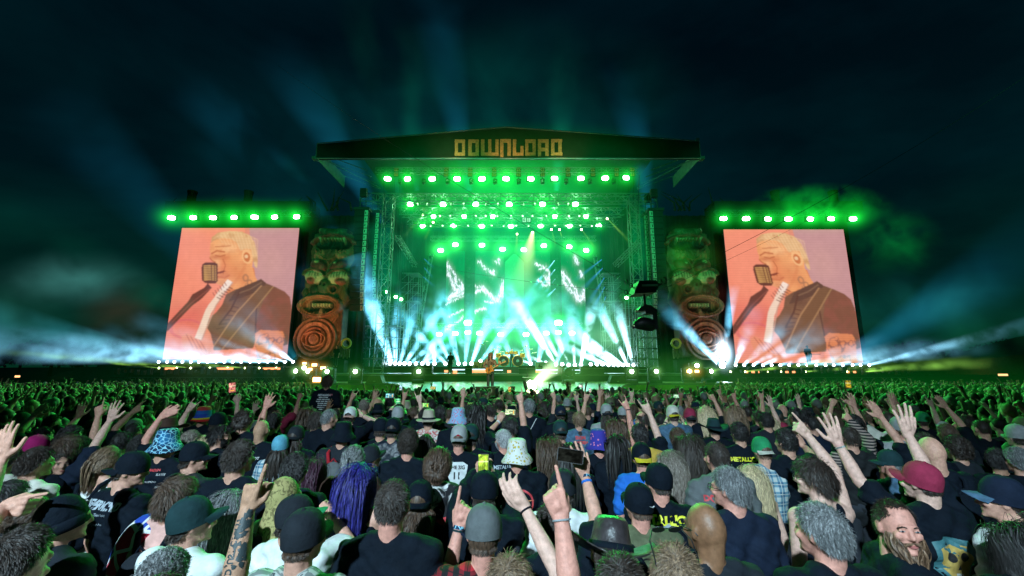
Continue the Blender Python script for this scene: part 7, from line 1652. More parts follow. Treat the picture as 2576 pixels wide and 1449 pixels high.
Lp('woman with wavy plum coloured hair in black', 'the plum hair', 2, 425, 705, 135, hair='wavy', hcol='plum', fem=1, shirt='black')
Lp('person with black curls behind the bald man in black', 'the curls behind the bald man', 2, 150, 355, 115, hair='curly', hcol='black')
Lp('man turned round to face the camera with dark hair', 'the man facing back', 2, 165, 300, 80, hair='short', hcol='dark', yaw=-150, bodyyaw=-60, face=True, skin='fair')
Lp('bald man holding up a phone beside a black hat', 'the bald man with a phone', 2, 890, 222, 80, hair='bald', skin='tan', shirt='black')
Lp('person in round black hat in front of the bald man with a phone', 'the round black hat', 2, 895, 275, 100, hat='fedora', hatm='black', hair='short', z=1.62)
Lp('person with close dark hair under the bright phone', 'the close dark hair', 2, 1830, 365, 92, hair='short', hcol='dark', shirt='black', arms=[('L', (1670, 440), (1755, 345), (1790, 285), 'grip')], bands=[(0, .05, .028, .02, 'white')])
Lp('dark haired person in pink print shirt beside the beige sun hat', 'the pink print shirt', 2, 1335, 290, 100, hair='bushy', hcol='black', shirt='pinkbird')
Lp('person in black cowboy hat behind the flamingo bucket hat', 'the black cowboy hat', 2, 1342, 205, 100, hat='cowboy', hatm='black', hair='short', shirt='black')
Lp('bearded man facing left behind the long black curls', 'the man behind the long black curls', 2, 1690, 270, 80, hair='short', hcol='dark', yaw=40)
Lp('person with short cropped grey brown hair right of the phones', 'the grey brown crop', 2, 795, 235, 85, hair='fade', hcol='ash')
Lp('person in a light grey cap just behind the raised phones', 'the light cap by the phones', 2, 1035, 305, 95, hat='snap', hatm='lgrey', hair='short')
# man on shoulders
pp = at(*CP(2, 535, 60), 8.2)
person('person raised on shoulders wearing a black tour tee with white lists', 'the raised person', pos=(pp.x, pp.y, pp.z), feet=pp.z - 1.66, hair='shaggy', hcol='brown', shirt='black', skin='fair', trou=True, voxel=.01, prints=(1.22, ('white', [T('METALLICA', .045, 0, .13, .003), T('METAL  UP  RIDE', .022, 0, .09, .002), T('MASTER  AND  JUSTICE', .022, -.0, .055, .002), T('BLACK  LOAD  RELOAD', .024, 0, .02, .002), T('ST ANGER  DEATH', .022, 0, -.015, .002), T('SEASONS  FIXXXER', .022, 0, -.05, .002), T('WHIPLASH  BLACKENED', .02, 0, -.085, .002), T('ORION  ONE', .024, 0, -.12, .002)]), ('pink', [T('M72', .03, .12, .135, .002)])))
Lp('broad person whose shoulders carry the raised person', 'the carrier', 2, 535, 250, None, hair='short', hcol='dark', shirt='char', d=8.15, z=1.55, girth=1.1)
# phone filmed with both hands over a black cap
Lp('person in black cap filming with a phone held high in both hands', 'the filming black cap', 2, 1652, 850, 160, hat='cap', hatm='black', hair='short', hcol='dark', shirt='black', sk='long', yaw=0, z=1.6, arms=[('L', (1480, 900), (1590, 720), (1618, 655), 'grip', {'N': (1, .3, 0)}), ('R', (1850, 905), (1715, 730), (1672, 655), 'grip', {'N': (-1, .3, 0)})], trou=True)
# pointing man in grey cap
o_, A_, M4, sm, ho = Lp('person in plain grey cap and red plaid collar pointing up with banded wrist', 'the plain grey cap', 2, 1648, 1140, 250, hat='cap', hatm='grey', hair='crop', hcol='brown', shirt='plaid_red', skin='pink', yaw=0, tilt=-.12, arms=[('L', (1392, 1470), (1492, 1000), (1562, 710), 'point', {'k': 1.12})], bands=[(0, .03, .031, .018, 'scribble'), (0, .1, .031, .010, 'teal')], sk='tee', girth=1.05)
m = MB(); m.prism([(-.035, -.008), (.035, -.012), (.034, .006), (-.036, .008)], -.003, .003); q_ = obj('wristband_tag', m.mesh(), C['navy'], o_, loc=Vector(A_[0]['W']) + Vector((.035, -.03, -.035)), rot=(0, .5, 0))
Lp('head with tousled green brown hair peeking over the bottom edge right of centre', 'the tousled bottom head', 2, 1830, 1510, 230, hair='shaggy', hcol='light', shirt='black')
# ---------------- centre right
Lp('silver haired person in black top with thin white braces', 'the silver hair and braces', 3, 160, 240, 88, hair='short', hcol='grey', shirt='black', prints=(1.33, ('white', [flat([[(-.11, .1), (-.1, .1), (.0, -.06), (-.012, -.06)], [(.1, .1), (.11, .1), (.012, -.06), (0, -.06)]])])))
Lp('person with black short hair pointing straight up with a bare arm', 'the straight up pointing arm', 3, 30, 390, 95, hair='short', hcol='black', arms=[('R', (118, 330), (100, 200), (80, 90), 'point')])
Lp('person in a navy cap left of the green bandana', 'the navy cap', 3, 385, 288, 88, hat='cap', hatm='navy', hair='short', hrot=180)
Lp('person in dark teal cap above the brown wavy hair', 'the teal cap above wavy hair', 3, 385, 415, 110, hat='cap', hatm='teal', hair='short', shirt='char', hrot=180)
Lp('person with bright green bandana and red lettered denim vest', 'the green bandana', 3, 515, 335, 92, hair='bushy', hcol='light', shirt='denim', sk='long', prints=(1.31, ('red', [T('IRON', .06, 0, .04, .004), T('MAIDEN', .055, 0, -.025, .004)]), ('black', [flat(circ(0, .1, .03))])))
Lp('person in grey cap lettered G worn backward over long dark hair', 'the backward cap with G', 3, 715, 285, 92, hat='snap', hatm='lgrey', brimm='char', hrot=180, hair='long', hcol='dark', shirt='lgrey', tilt=-.05)
Lp('person in a purple galaxy print bucket hat and plain black tee', 'the galaxy bucket hat', 3, 655, 490, None, d=4.7, hat='bucket', hatm='galaxy', hair='fade', hcol='brown', shirt='black', skin='pink', girth=1.05)
Lp('woman with long black braids dotted with gold beads', 'the beaded braids', 3, 775, 520, 125, hair='braids', hcol='black', fem=1, skin='brown', shirt='black')
Lp('man with black hair and glasses on top in mustard lettered shirt', 'the mustard shirt', 3, 948, 440, 108, hair='short', hcol='black', shirt='mustard', prints=(1.26, ('black', [T('LIFE', .06, .08, .0, .003), T('LUCKY', .05, .08, -.06, .003)])))
Lp('person in black and yellow cap and royal blue tee', 'the black and yellow cap', 3, 965, 600, 138, hat='cap', hatm='black', brimm='yellow', hrot=180, hair='crop', hcol='brown', shirt='royal', skin='pink', tilt=-.1)
Lp('person in black cap with upturned brim and bold yellow tee print', 'the yellow lettered tee', 3, 1082, 775, 180, hat='cap', hatm='black', hair='crop', hcol='dark', shirt='black', skin='pink', tilt=.15, yaw=22, bodyyaw=-8, girth=1.1, prints=(1.30, ('yellow', [T('METALLICA', .075, .0, .06, .005), flat([[(-.17, .08), (-.12, .10), (-.15, .02)], [(.12, .09), (.14, .06), (.2, -.06), (.15, .03)]])]), ('silver', [flat(circ(-.07, -.04, .035)), flat(circ(.0, -.06, .045)), flat(circ(.075, -.05, .04)), flat([[(-.03, .02), (.03, .05), (.04, .03), (-.02, .0)]])]), ('black', [flat(circ(-.02, -.055, .01)), flat(circ(.02, -.055, .01)), flat(circ(.06, -.045, .009)), flat(circ(.09, -.045, .009))])))
o_, A_, M4, sm, ho = Lp('person in black cap with small white swoosh and olive tee', 'the olive tee', 3, 940, 935, 195, hat='cap', hatm='black', hair='crop', hcol='brown', shirt='olive', skin='pink', tilt=.15, yaw=14, bodyyaw=2, girth=1.1, prints=(1.22, ('black', [flat(circ(.0, .0, .10, .09)), T('TO RIDE', .045, 0, .01, .003), T('SKULL', .035, 0, -.04, .002)])))
m = MB(); m.prism([(-.02, .004), (-.008, -.006), (.024, .010), (-.006, .0), (-.018, .006)], -.003, .003); e_ = m.build('cap_mark', PRINTM['white'], ho, loc=(.03, -.115, .03), rot=(-.15, 0, math.pi + .3))
m = MB(); m.tube([(-.16, .1, 1.2), (-.13, .09, 1.46), (-.12, -.05, 1.475), (-.02, -.16, 1.30), (.10, -.17, 1.08), (.16, -.10, .98)], .02, 8); tag(obj('sling_bag_strap', m.mesh(smooth=True), C['black']), 'black padded strap slung across the olive tee', 'bag strap').matrix_world = M4
Lp('woman with tousled reddish brown wavy hair right of the banana hat', 'the tousled brown waves', 3, 300, 560, 135, hair='wavy', hcol='brown', fem=1, shirt='black')
Lp('person with black dreadlocks behind a raised phone', 'the black dreadlocks', 3, 450, 590, 165, hair='dreads', hcol='black', fem=1, skin='dark', shirt='black', z=1.58)
Lp('person in a dark cap and white tee with dark blue ringer neck', 'the white ringer tee', 3, 402, 830, 165, hat='cap', hatm='char', hair='crop', hcol='dark', shirt='white', girth=1.1, z=1.58)
Lp('person in a big dark leather cowboy hat at the bottom edge', 'the leather cowboy hat', 3, 740, 1275, None, hat='cowboy', hatm='leather', hair='short', hcol='dark', shirt='char', d=2.0, zmin=1.3, tilt=-.35, z=1.535, roll=.15)
Lp('bald brown skinned man in glasses and black collar', 'the bald man in glasses', 3, 1415, 1105, 225, hair='bald', skin='brown', shirt='char', yaw=26, bodyyaw=4)
Lp('grey haired man in glasses and broad dark navy tee looking left', 'the grey haired man in glasses', 3, 1590, 820, 240, hair='bushy', hcol='grey', shirt='navy', skin='pink', yaw=42, bodyyaw=4, girth=1.22)
Lp('man with dark faded hair in slate tee with red lettering', 'the slate tee', 3, 1500, 600, 160, hair='fade', hcol='dark', shirt='grey', skin='pink', girth=1.2, yaw=10, prints=(1.27, ('red', [T('DOWNLOAD', .055, -.02, .05, .003), flat([[(-.06, -.06), (-.02, -.06), (-.02, .0), (-.06, .0)], [(.12, .06), (.18, .05), (.17, .08)]]), T('12', .08, .04, -.04, .003)])))
Lp('woman with straight pale blond hair in black and cream tank top', 'the pale blond hair', 3, 1740, 745, 140, hair='long', hcol='blond', fem=1, shirt='black', sk='tank', skin='pale')
Lp('person in green and white backward cap and blue plaid shirt', 'the blue plaid shirt', 3, 1828, 555, 135, hat='snap', hatm='green', brimm='cream', hrot=180, hair='crop', hcol='brown', shirt='plaid_blue', sk='long', girth=1.15)
Lp('man with thick dark curls in black tee with small yellow lettering', 'the small yellow lettering', 3, 1660, 430, 125, hair='curly', hcol='black', shirt='black', prints=(1.3, ('yellow', [T('METALLICA', .06, -.03, .02, .003)]), ('grey', [flat(circ(-.04, -.06, .035)), flat(circ(.04, -.06, .035))])))
Lp('person in a dark wide cowboy hat and black tee', 'the dark cowboy hat', 3, 1480, 392, None, d=6.1, hat='cowboy', hatm='teal', hair='short', shirt='black', girth=1.1)
Lp('person in a maroon backward cap and dark purple tee', 'the maroon backward cap', 3, 1310, 312, 92, hat='snap', hatm='maroon', brimm='char', hrot=180, hair='short', shirt='brown', tilt=-.15)
o_, A_, M4, sm, ho = Lp('person in white cap and patched denim vest filming with both hands', 'the denim vest', 3, 1190, 298, 100, hat='snap', hatm='cream', brimm='yellow', hair='short', hrot=180, shirt='denim', sk='vest', skin='pale', arms=[('L', (1105, 455), (1140, 345), (1175, 310), 'grip', {'N': (1, .3, 0)}), ('R', (1300, 400), (1270, 350), (1238, 310), 'grip', {'N': (-1, .3, 0)})], bands=[(0, .1, .028, .02, 'teal'), (0, .25, .03, .012, 'black')],
   prints=(1.28, ('teal', [flat(circ(-.06, .04, .05, .03)), flat(circ(-.06, .04, .02))]), ('white', [T('Lorna', .05, .08, .03, .002)]), ('black', [flat([[(.03, -.1), (.1, -.1), (.1, -.03), (.03, -.03)]])])))
Lp('woman with long dark curls and purple floral top', 'the purple floral top', 3, 1308, 560, 118, hair='curls', hcol='dark', fem=1, shirt='floral', z=1.58)
Lp('woman with very long straight ash brown hair in black print top', 'the long ash hair', 3, 1165, 640, 135, hair='verylong', hcol='ash', fem=1, shirt='black', z=1.54, prints=(1.2, ('red', [flat([[(.02, -.1), (.1, -.08), (.08, .0)], [(-.1, -.1), (-.03, -.06), (-.08, .02)]])]), ('white', [flat([[(-.02, -.08), (.03, -.05), (.0, .03)]])])))
Lp('man with long brown hair and one pink bare arm raised high', 'the pink bare arm', 3, 780, 400, 110, hair='wavy', hcol='brown', shirt='black', sk='tank', skin='pink', arms=[('R', (892, 400), (858, 205), (805, 140), 'horns')], bands=[(0, .04, .028, .012, 'navy')])
Lp('person with long blond green lit hair at the dark edge of the crowd', 'the long green lit hair', 3, 1420, 285, 100, hair='long', hcol='blond', fem=1)
Lp('person in black bobble hat next to the long green lit hair', 'the hat by the green lit hair', 3, 1490, 275, 85, hat='beanie', hatm='black', hair='short')
Lp('person with long wavy pale hair right of the dark cowboy hat', 'the long wavy pale hair', 3, 1620, 290, 110, hair='wavy', hcol='light', fem=1)
Lp('person with dark curls in charcoal tee behind the plaid shirt', 'the curls behind the plaid', 3, 1840, 345, 100, hair='curly', hcol='dark', shirt='char')
Lp('person in a muted green cap left of the denim vest', 'the muted green cap', 3, 740, 225, 75, hat='cap', hatm='olive', hair='short', hrot=180)
Lp('person in a pale egg shaped cap among dark heads', 'the pale egg shaped cap', 3, 432, 215, 62, hat='beanie', hatm='lgrey', hair='short')
Lp('balding man facing left beside the glasses on black hair', 'the balding man', 3, 965, 335, 85, hair='balding', hcol='dark', yaw=30, skin='fair')
Lp('blond head with sunglasses on top at the bottom edge', 'the sunglasses on blond hair', 3, 1205, 1465, 210, hair='short', hcol='light', shirt='black', z=1.5, d=1.78)
# ---------------- right quarter
Lp('dark haired man in glasses with bare shoulder pointing to the stage', 'the bare shouldered man', 4, 400, 745, 235, hair='shaggy', hcol='dark', shirt='black', sk='tank', skin='pale', yaw=48, bodyyaw=12, arms=[('R', (545, 690), (345, 425), (238, 318), 'point')])
Lp('man with thick silver grey hair and black tee close to the camera', 'the thick silver hair', 4, 450, 1130, 335, hair='bushy', hcol='grey', shirt='black', skin='pink', yaw=30, bodyyaw=6, girth=1.1)
o_, A_, M4, sm, ho = Lp('bearded balding man in black tee turned back toward the camera, mouth open', 'the long beard', 4, 995, 1085, 300, hair='receding', hcol='dark', beard='long', shirt='black', skin='pink', yaw=-190, bodyyaw=-105, face=True, voxel=.005, girth=1.25, z=1.62, pitch=.06)
Lp('person in a maroon cap and skull printed tee with both arms flung up', 'the maroon cap', 4, 1165, 775, 265, hat='cap', hatm='maroon', hair='curly', hcol='dark', shirt='black', skin='pale', yaw=22, bodyyaw=0, tilt=.25, girth=1.05, arms=[('L', (700, 740), (570, 490), (490, 255), 'open', {'k': 1.1}), ('R', (1170, 640), (1075, 435), (1045, 255), 'open', {'k': 1.1})], bands=[(0, .05, .031, .014, 'pink'), (0, .12, .032, .010, 'camo')], prints=(1.16, ('teal', [flat([[(-.13, .11), (-.05, .14), (.09, .12), (.13, .05), (.12, -.06), (.06, -.13), (-.04, -.13), (-.12, -.05)]])]), ('tan', [flat([[(-.10, .08), (-.02, .10), (.07, .09), (.1, .03), (.08, -.04), (.05, -.10), (-.03, -.10), (-.09, -.03)]])]), ('black', [flat(circ(-.04, .03, .026)), flat(circ(.04, .03, .026)), flat([[(-.015, -.04), (0, -.01), (.015, -.04)]])]), ('white', [T('IIIII', .03, 0, -.075, .002)])))
Lp('man in dark cap with the brim to the left above a denim collar', 'the dark brim above denim', 4, 945, 640, 150, hat='cap', hatm='teal', hair='crop', hcol='grey', shirt='denim', skin='pink', yaw=62, bodyyaw=20)
o_, A_, M4, sm, ho = Lp('bald man in black tee behind the maroon cap', 'the bald man behind the maroon cap', 4, 1240, 560, 190, hair='bald', skin='fair', shirt='black', yaw=-8, girth=1.15)
backpack(M4, 'large black backpack on the bald man behind the maroon cap', 'black')
Lp('person with a big fuzzy dark hairdo beside the bald man', 'the fuzzy dark hairdo', 4, 1425, 545, 185, hair='afro', hcol='dark', shirt='char', girth=1.1)
Lp('man with dark curls and a raised hand in front of his face', 'the curls with raised hand', 4, 200, 490, 155, hair='curly', hcol='black', shirt='black', yaw=10, arms=[('R', (400, 600), (335, 520), (265, 460), 'flat')], bands=[(0, .1, .028, .02, 'black')])
Lp('person in profile with black hair left of the open hands', 'the dark profile by the hands', 4, 345, 318, 100, hair='short', hcol='black', yaw=-70, skin='fair')
Lp('person in black lettered tee just under the dark profile', 'the lettered black tee', 4, 275, 305, 100, hair='short', hcol='black', shirt='black')
Lp('dark haired man in black with a red banded striped sleeve raised', 'the striped sleeve', 4, 655, 460, 125, hair='short', hcol='dark', shirt='stripe', sk='long', arms=[('R', (790, 475), (672, 350), (590, 250), 'point')], bands=[(0, .04, .034, .05, 'red')])
Lp('person in blue and white trucker cap and white tee at the right edge', 'the trucker cap', 4, 1745, 905, 300, hat='snap', hatm='navy', brimm='denim', hair='short', hcol='dark', shirt='white', skin='fair', yaw=52, bodyyaw=14, tilt=.12, girth=1.15)
Lp('person with pale grey curls lit green at the right edge', 'the pale grey curls', 4, 1860, 625, 180, hair='curly', hcol='grey')
Lp('dark faced man left of the pale grey curls', 'the man by the grey curls', 4, 1715, 620, 120, hair='short', hcol='black', yaw=-35, skin='tan')
Lp('person in a small green cap behind the right hand', 'the small green cap', 4, 1185, 335, 110, hat='cap', hatm='green', hair='short', yaw=-50)
Lp('dark haired head cut by the lower right corner', 'the lower right head', 4, 1860, 1230, 210, hair='wavy', hcol='black', shirt='black', z=1.5)
Lp('shirtless looking man with arms up in the dark green crowd', 'the bare backed man', 4, 1500, 360, 110, hair='short', hcol='dark', shirt='brown', sk='tank', yaw=-20, arms=[('L', (1380, 400), (1470, 340), (1560, 300), 'flat')])
Lp('person with curly black hair at the left of the right hand crowd', 'the black curls by the plaid', 4, 62, 345, 105, hair='curly', hcol='black', shirt='char')
# ---------------- arms whose owners are hidden among the heads
def free_arm(label, key, crop, side, e, w, t, pose, d, lean=.0, **k):
    E = at(*CP(crop, *e), d); sg = -1 if side == 'L' else 1; s = k.pop('s', 1.0)
    sh = E + Vector((-sg * .07, -.04, -.27)) * s; hc = sh + Vector((-sg * .185, .02, .235)) * s; z = hc.z
    hc.z = min(1.60 + gz(d), max((1.48 if d > 2.2 else 1.25) + gz(d), z))
    opt = {'N': k.pop('N', (0, 1, -.15)), 'k': k.pop('kk', 1.05), 'ef': k.pop('ef', True), 'wf': k.pop('wf', True)}
    return person(label, key, crop, pos=tuple(hc), arms=[(side, e, w, t, pose, opt)], **k)
# tattooed forearm, near
o_, A_, M4, sm, ho = free_arm('person below the picture edge with a tattooed forearm and fist raised', 'the tattooed forearm', 1, 'R', (1690, 1470), (1805, 770), (1862, 590), 'point', 1.55, hair='short', kk=.95, s=.95, skin='tan', N=(.5, 1, 0), voxel=.006)
bv = BVHTree.FromPolygons([o_.matrix_world @ v.co for v in o_.data.vertices], [tuple(q.vertices) for q in o_.data.polygons])
W_, E_ = Vector(A_[0]['Ww']), Vector(A_[0]['Ew']); ax = (W_ - E_).normalized(); vw = ((W_ + E_) / 2 - cam_ob.location).normalized(); sdv = vw.cross(ax).normalized()
r5 = random.Random(5); pol = []
for k in range(34):
    cx, cy = r5.uniform(-.022, .020), r5.uniform(-.05, .12); a0 = r5.random() * 6; pol.append([(cx + (.004 + .008 * r5.random()) * math.cos(a0 + t), cy + (.005 + .012 * r5.random()) * math.sin(a0 + t)) for t in [k2 * 6.283 / 7 for k2 in range(7)]])
txt = text_mesh('AND JUSTICE FOR ALL', .026, 0, .0012); txt.transform(Matrix.Rotation(math.pi / 2, 4, 'Z')); txt.transform(Matrix.Translation((.024, .02, 0)))
me = decal(merge_meshes([flat(pol, grid=.01), txt]), (W_ + E_) / 2, -sdv, ax, vw, bv, .0012, 'tattoo'); me.transform(o_.matrix_world.inverted()); obj('tattoo', me, mat('tattoo_ink', (.035, .05, .055), .5, 0, .3), o_)
free_arm('person below the picture edge pointing up with a silver bracelet', 'the silver bracelet', 3, 'R', (485, 1500), (385, 985), (288, 705), 'point', 1.50, hair='short', kk=.95, s=.95, skin='pink', bands=[(0, .03, .032, .006, 'lgrey')], voxel=.006, zmin=1.3)
free_arm('person below the picture edge with a slender arm and black wrist cord', 'the slender arm', 3, 'L', (355, 1400), (128, 960), (35, 840), 'relax', 1.72, hair='short', skin='pale', kk=.95, s=.9, bands=[(0, .05, .027, .006, 'black')], fem=1, N=(.5, 1, 0), voxel=.006)
free_arm('person hidden behind the ringer tee lifting a dark phone with beaded wrist', 'the dark phone arm', 3, 'R', (640, 1040), (562, 735), (500, 560), 'open', 2.45, hair='short', skin='fair', s=.95, bands=[(0, .03, .029, .016, 'scribble'), (0, .16, .032, .014, 'royal')], N=(-.6, 1, 0), voxel=.006)
free_arm('person by the left edge showing only a raised palm', 'the palm at the left edge', 1, 'R', (-40, 800), (10, 620), (32, 470), 'flat', 2.4, hair='short', skin='fair')
free_arm('person by the left edge aiming one finger to the right', 'the finger at the left edge', 1, 'L', (-180, 1050), (30, 960), (165, 945), 'point', 2.0, hair='short', skin='fair')
for i, (cr, sd, e, w, t, ps, d, sk_, lab) in enumerate((
    (1, 'R', (480, 400), (562, 312), (590, 225), 'open', 5.2, 'fair', 'spread fingers with a blue wristband above the white collar'),
    (1, 'R', (668, 480), (708, 290), (712, 205), 'point', 4.6, 'fair', 'one straight finger left of the pale grey cap'),
    (1, 'R', (690, 500), (790, 335), (830, 225), 'open', 4.4, 'pale', 'open hand with white wristband left of the pale grey cap'),
    (1, 'L', (830, 350), (952, 275), (1035, 222), 'point', 5.6, 'fair', 'finger pointing right beside the pale grey cap'),
    (1, 'L', (1045, 430), (1170, 285), (1275, 245), 'flat', 4.6, 'pink', 'flat hand reaching over the maroon cowboy hat'),
    (1, 'R', (1305, 330), (1345, 265), (1388, 212), 'horns', 5.6, 'pale', 'pale horn sign above the dark curls'),
    (1, 'R', (160, 390), (245, 300), (300, 245), 'flat', 5.4, 'tan', 'slanting forearm above the rounded teal cap'),
    (1, 'R', (1870, 320), (1900, 240), (1935, 140), 'open', 6.0, 'pink', 'long pinkish arm right of the dark tied hair'),
    (1, 'R', (1480, 250), (1520, 170), (1575, 85), 'horns', 7.2, 'tan', 'sunlit brown forearm above the banded bucket hat'),
    (1, 'R', (1720, 260), (1700, 210), (1665, 130), 'grip', 6.6, 'pale', 'wrist holding up a small pink screened phone'),
    (1, 'R', (690, 140), (690, 100), (700, 60), 'fist', 9.0, 'fair', 'single arm standing tall near the left screen base'),
    (3, 'L', (1050, 325), (995, 215), (945, 140), 'horns', 5.0, 'pale', 'horn sign hand with thin wristbands left of the denim vest'),
    (3, 'R', (555, 190), (575, 130), (600, 55), 'horns', 7.4, 'fair', 'thin horn sign in front of the bright flare'),
    (3, 'R', (345, 190), (345, 120), (290, 45), 'fist', 8.0, 'fair', 'bent forearm silhouetted by the bright flare'),
    (3, 'R', (665, 160), (672, 90), (670, 5), 'open', 8.6, 'fair', 'open hand near the unlit moving head'),
    (3, 'L', (1510, 225), (1470, 160), (1430, 110), 'point', 7.6, 'fair', 'arm slanting left beside a pale cap'),
    (4, 'L', (1000, 470), (868, 290), (795, 180), 'flat', 4.6, 'fair', 'slanting arm with cupped hand between the open hands'),
    (4, 'R', (640, 190), (640, 125), (660, 70), 'fist', 6.8, 'fair', 'forearm with dark cuff near the top of the right crowd'),
    (4, 'R', (490, 230), (560, 140), (600, 90), 'fist', 6.4, 'fair', 'bent arm with dark cuff left of the other dark cuff'),
    (4, 'L', (1440, 330), (1330, 220), (1280, 150), 'flat', 6.0, 'fair', 'long slanting arm in the dark right crowd'),
    (4, 'L', (1000, 190), (950, 120), (925, 60), 'point', 7.5, 'fair', 'thin slanting arm far up in the right crowd'),
    (2, 'R', (1080, 160), (1095, 100), (1100, 40), 'horns', 8.0, 'fair', 'horn sign in front of the moving head with microphone'),
    (2, 'L', (1200, 210), (1180, 140), (1165, 95), 'horns', 7.0, 'pale', 'pale hand with bent fingers under the moving head'),
    (2, 'R', (1505, 190), (1505, 110), (1500, 45), 'flat', 8.0, 'fair', 'straight arm below the guitarist'),
    (2, 'R', (90, 260), (105, 180), (135, 110), 'open', 5.6, 'pink', 'pink forearm with band near the left of centre'),
    (2, 'R', (690, 190), (720, 130), (750, 90), 'horns', 8.0, 'fair', 'small forearm right of the raised person'),
    (2, 'L', (20, 900), (20, 900), (20, 800), 'fist', 0, 'fair', ''))):
    if not lab: continue
    free_arm('person seen mainly as a ' + lab, 'the ' + lab.split(' ')[0] + ' ' + lab.split(' ')[1], cr, sd, e, w, t, ps, d, hair=['short', 'curly', 'shaggy', 'crop', 'fade'][i % 5], hcol=['black', 'dark', 'brown'][i % 3], skin=sk_, shirt=['black', 'char', 'navy', 'black'][i % 4], kk=1.05)
# filming pairs of hands further back
for i, (cr, hx, hy, L_, R_, d, lab) in enumerate((
    (2, 1225, 300, ((1165, 330), (1190, 262), (1208, 232)), ((1290, 330), (1262, 262), (1240, 232)), 5.6, 'behind the beige sun hat'),
    (2, 1040, 270, ((990, 260), (1000, 245), (1022, 222)), ((1085, 300), (1075, 250), (1050, 222)), 6.2, 'behind the light cap by the phones'),
    (2, 975, 215, ((925, 220), (935, 190), (965, 165)), ((1010, 220), (1010, 190), (990, 165)), 7.2, 'left of two upright phones'))):
    person('person filming on a phone with both hands, ' + lab, 'the phone ' + lab, cr, hx, hy, None, z=1.62, hair='short', hcol='black', arms=[('L', *L_, 'grip', {'N': (1, .3, 0)}), ('R', *R_, 'grip', {'N': (-1, .3, 0)})], skin='pale')
# phones
for (cr, x, y, d, lab, sc_, w_, h_, rl) in ((2, 1645, 660, 3.35, 'phone in two hands showing a bright yellow green stage picture', (.55, .9, .08), .078, .16, 0), (3, 455, 590, 2.95, 'dark phone held level above the black dreadlocks', (.01, .012, .01), .078, .155, 1.45),
    (2, 1840, 277, 5.9, 'phone held level with a bright pale screen by the white haired man', (.7, .9, .5), .075, .16, 1.5), (3, 1208, 325, 5.6, 'phone held level in the hands of the denim vest', (.5, .9, .4), .075, .15, 1.5), (2, 1036, 212, 6.6, 'upright phone with green screen behind the light cap', (.2, .8, .4), .08, .16, 0),
    (2, 1227, 229, 5.5, 'level phone with green screen above the beige sun hat', (.3, .9, .2), .08, .16, 1.55), (2, 978, 160, 8.4, 'small level phone with blue green screen', (.2, .6, .7), .08, .16, 1.55), (1, 1661, 104, 9.2, 'small upright phone with pink screen toward the left screen', (.9, .3, .25), .1, .18, .1),
    (3, 1222, 163, 9.5, 'small level phone with pale screen behind the white cap', (.5, .9, .6), .08, .17, 1.55), (3, 487, 140, 12, 'small upright dark green phone left of the horn sign', (.05, .3, .1), .08, .17, 0), (3, 597, 122, 12, 'small white phone beside the horn sign', (.9, .8, .8), .07, .12, 0),
    (2, 1285, 105, 14, 'small yellow screened phone in the far rows', (.8, .7, .2), .1, .18, 1.55), (3, 20, 118, 14, 'small orange screened phone below the guitarist', (.9, .5, .1), .09, .18, 0), (2, 1055, 105, 14, 'small bluish phone under the first moving head', (.4, .7, .9), .09, .17, 0), (3, 530, 92, 15, 'tiny pale phone near the unlit moving head', (.9, .9, .9), .1, .14, 1.5), (4, 650, 80, 7.4, 'small phone with amber bars at the dark cuff', (.4, .3, .02), .07, .12, 0)):
    X_, Y_ = CP(cr, x, y); tt = [t for t in TIPS if math.hypot(t[0] - X_, t[1] - Y_) < 32 and .72 * d < t[2] < 1.4 * d]
    if tt: d = min(t[2] for t in tt) - .07
    phone(at(X_, Y_, d), 0, 0, lab, sc_, w=w_, h=h_, roll=rl)
# spectacles and sunglasses that can be made out
def glasses(p, yaw, pitch, label_mat, up=False, sun=False):
    Rh = Euler((pitch, 0, yaw)).to_matrix(); nk = Vector((0, -.004, 1.53)); hc = nk + Rh @ (Vector(HC) - nk); m = MB()
    for s in (-1, 1):
        m.tube([(s * .034 + .025 * math.cos(a), .108, -.004 + .018 * math.sin(a)) for a in [2 * math.pi * i / 12 for i in range(13)]], .0025, 5); m.tube([(s * .06, .106, 0), (s * .084, .06, .003), (s * .084, -.01, .002), (s * .082, -.03, -.012)], .0026, 5)
    m.tube([(-.009, .110, 0), (.009, .110, 0)], .002, 5)
    if sun:
        for s in (-1, 1): m.prism([(s * .034 + .026 * math.cos(a), -.004 + .019 * math.sin(a)) for a in [2 * math.pi * i / 12 for i in range(12)]], .106, .109)
    obj('glasses', m.mesh(), M['black'], p, loc=hc + Rh @ (Vector((0, -.02, .085)) if up else Vector((0, 0, 0))), rot=(pitch + (.7 if up else 0), 0, yaw))
for o in list(bpy.data.objects):
    l = o.get('label', '')
    if l.startswith('bald brown skinned man in glasses'): glasses(o, math.radians(22), 0, 0)
    if l.startswith('grey haired man in glasses'): glasses(o, math.radians(38), 0, 0)
    if l.startswith('dark haired man in glasses'): glasses(o, math.radians(36), 0, 0)
    if l.startswith('blond head with sunglasses'): glasses(o, 0, 0, 0, True, True)
    if l.startswith('man with black hair and glasses'): glasses(o, 0, 0, 0, True)
NAMED = len(PEOPLE)
print('named people', NAMED)
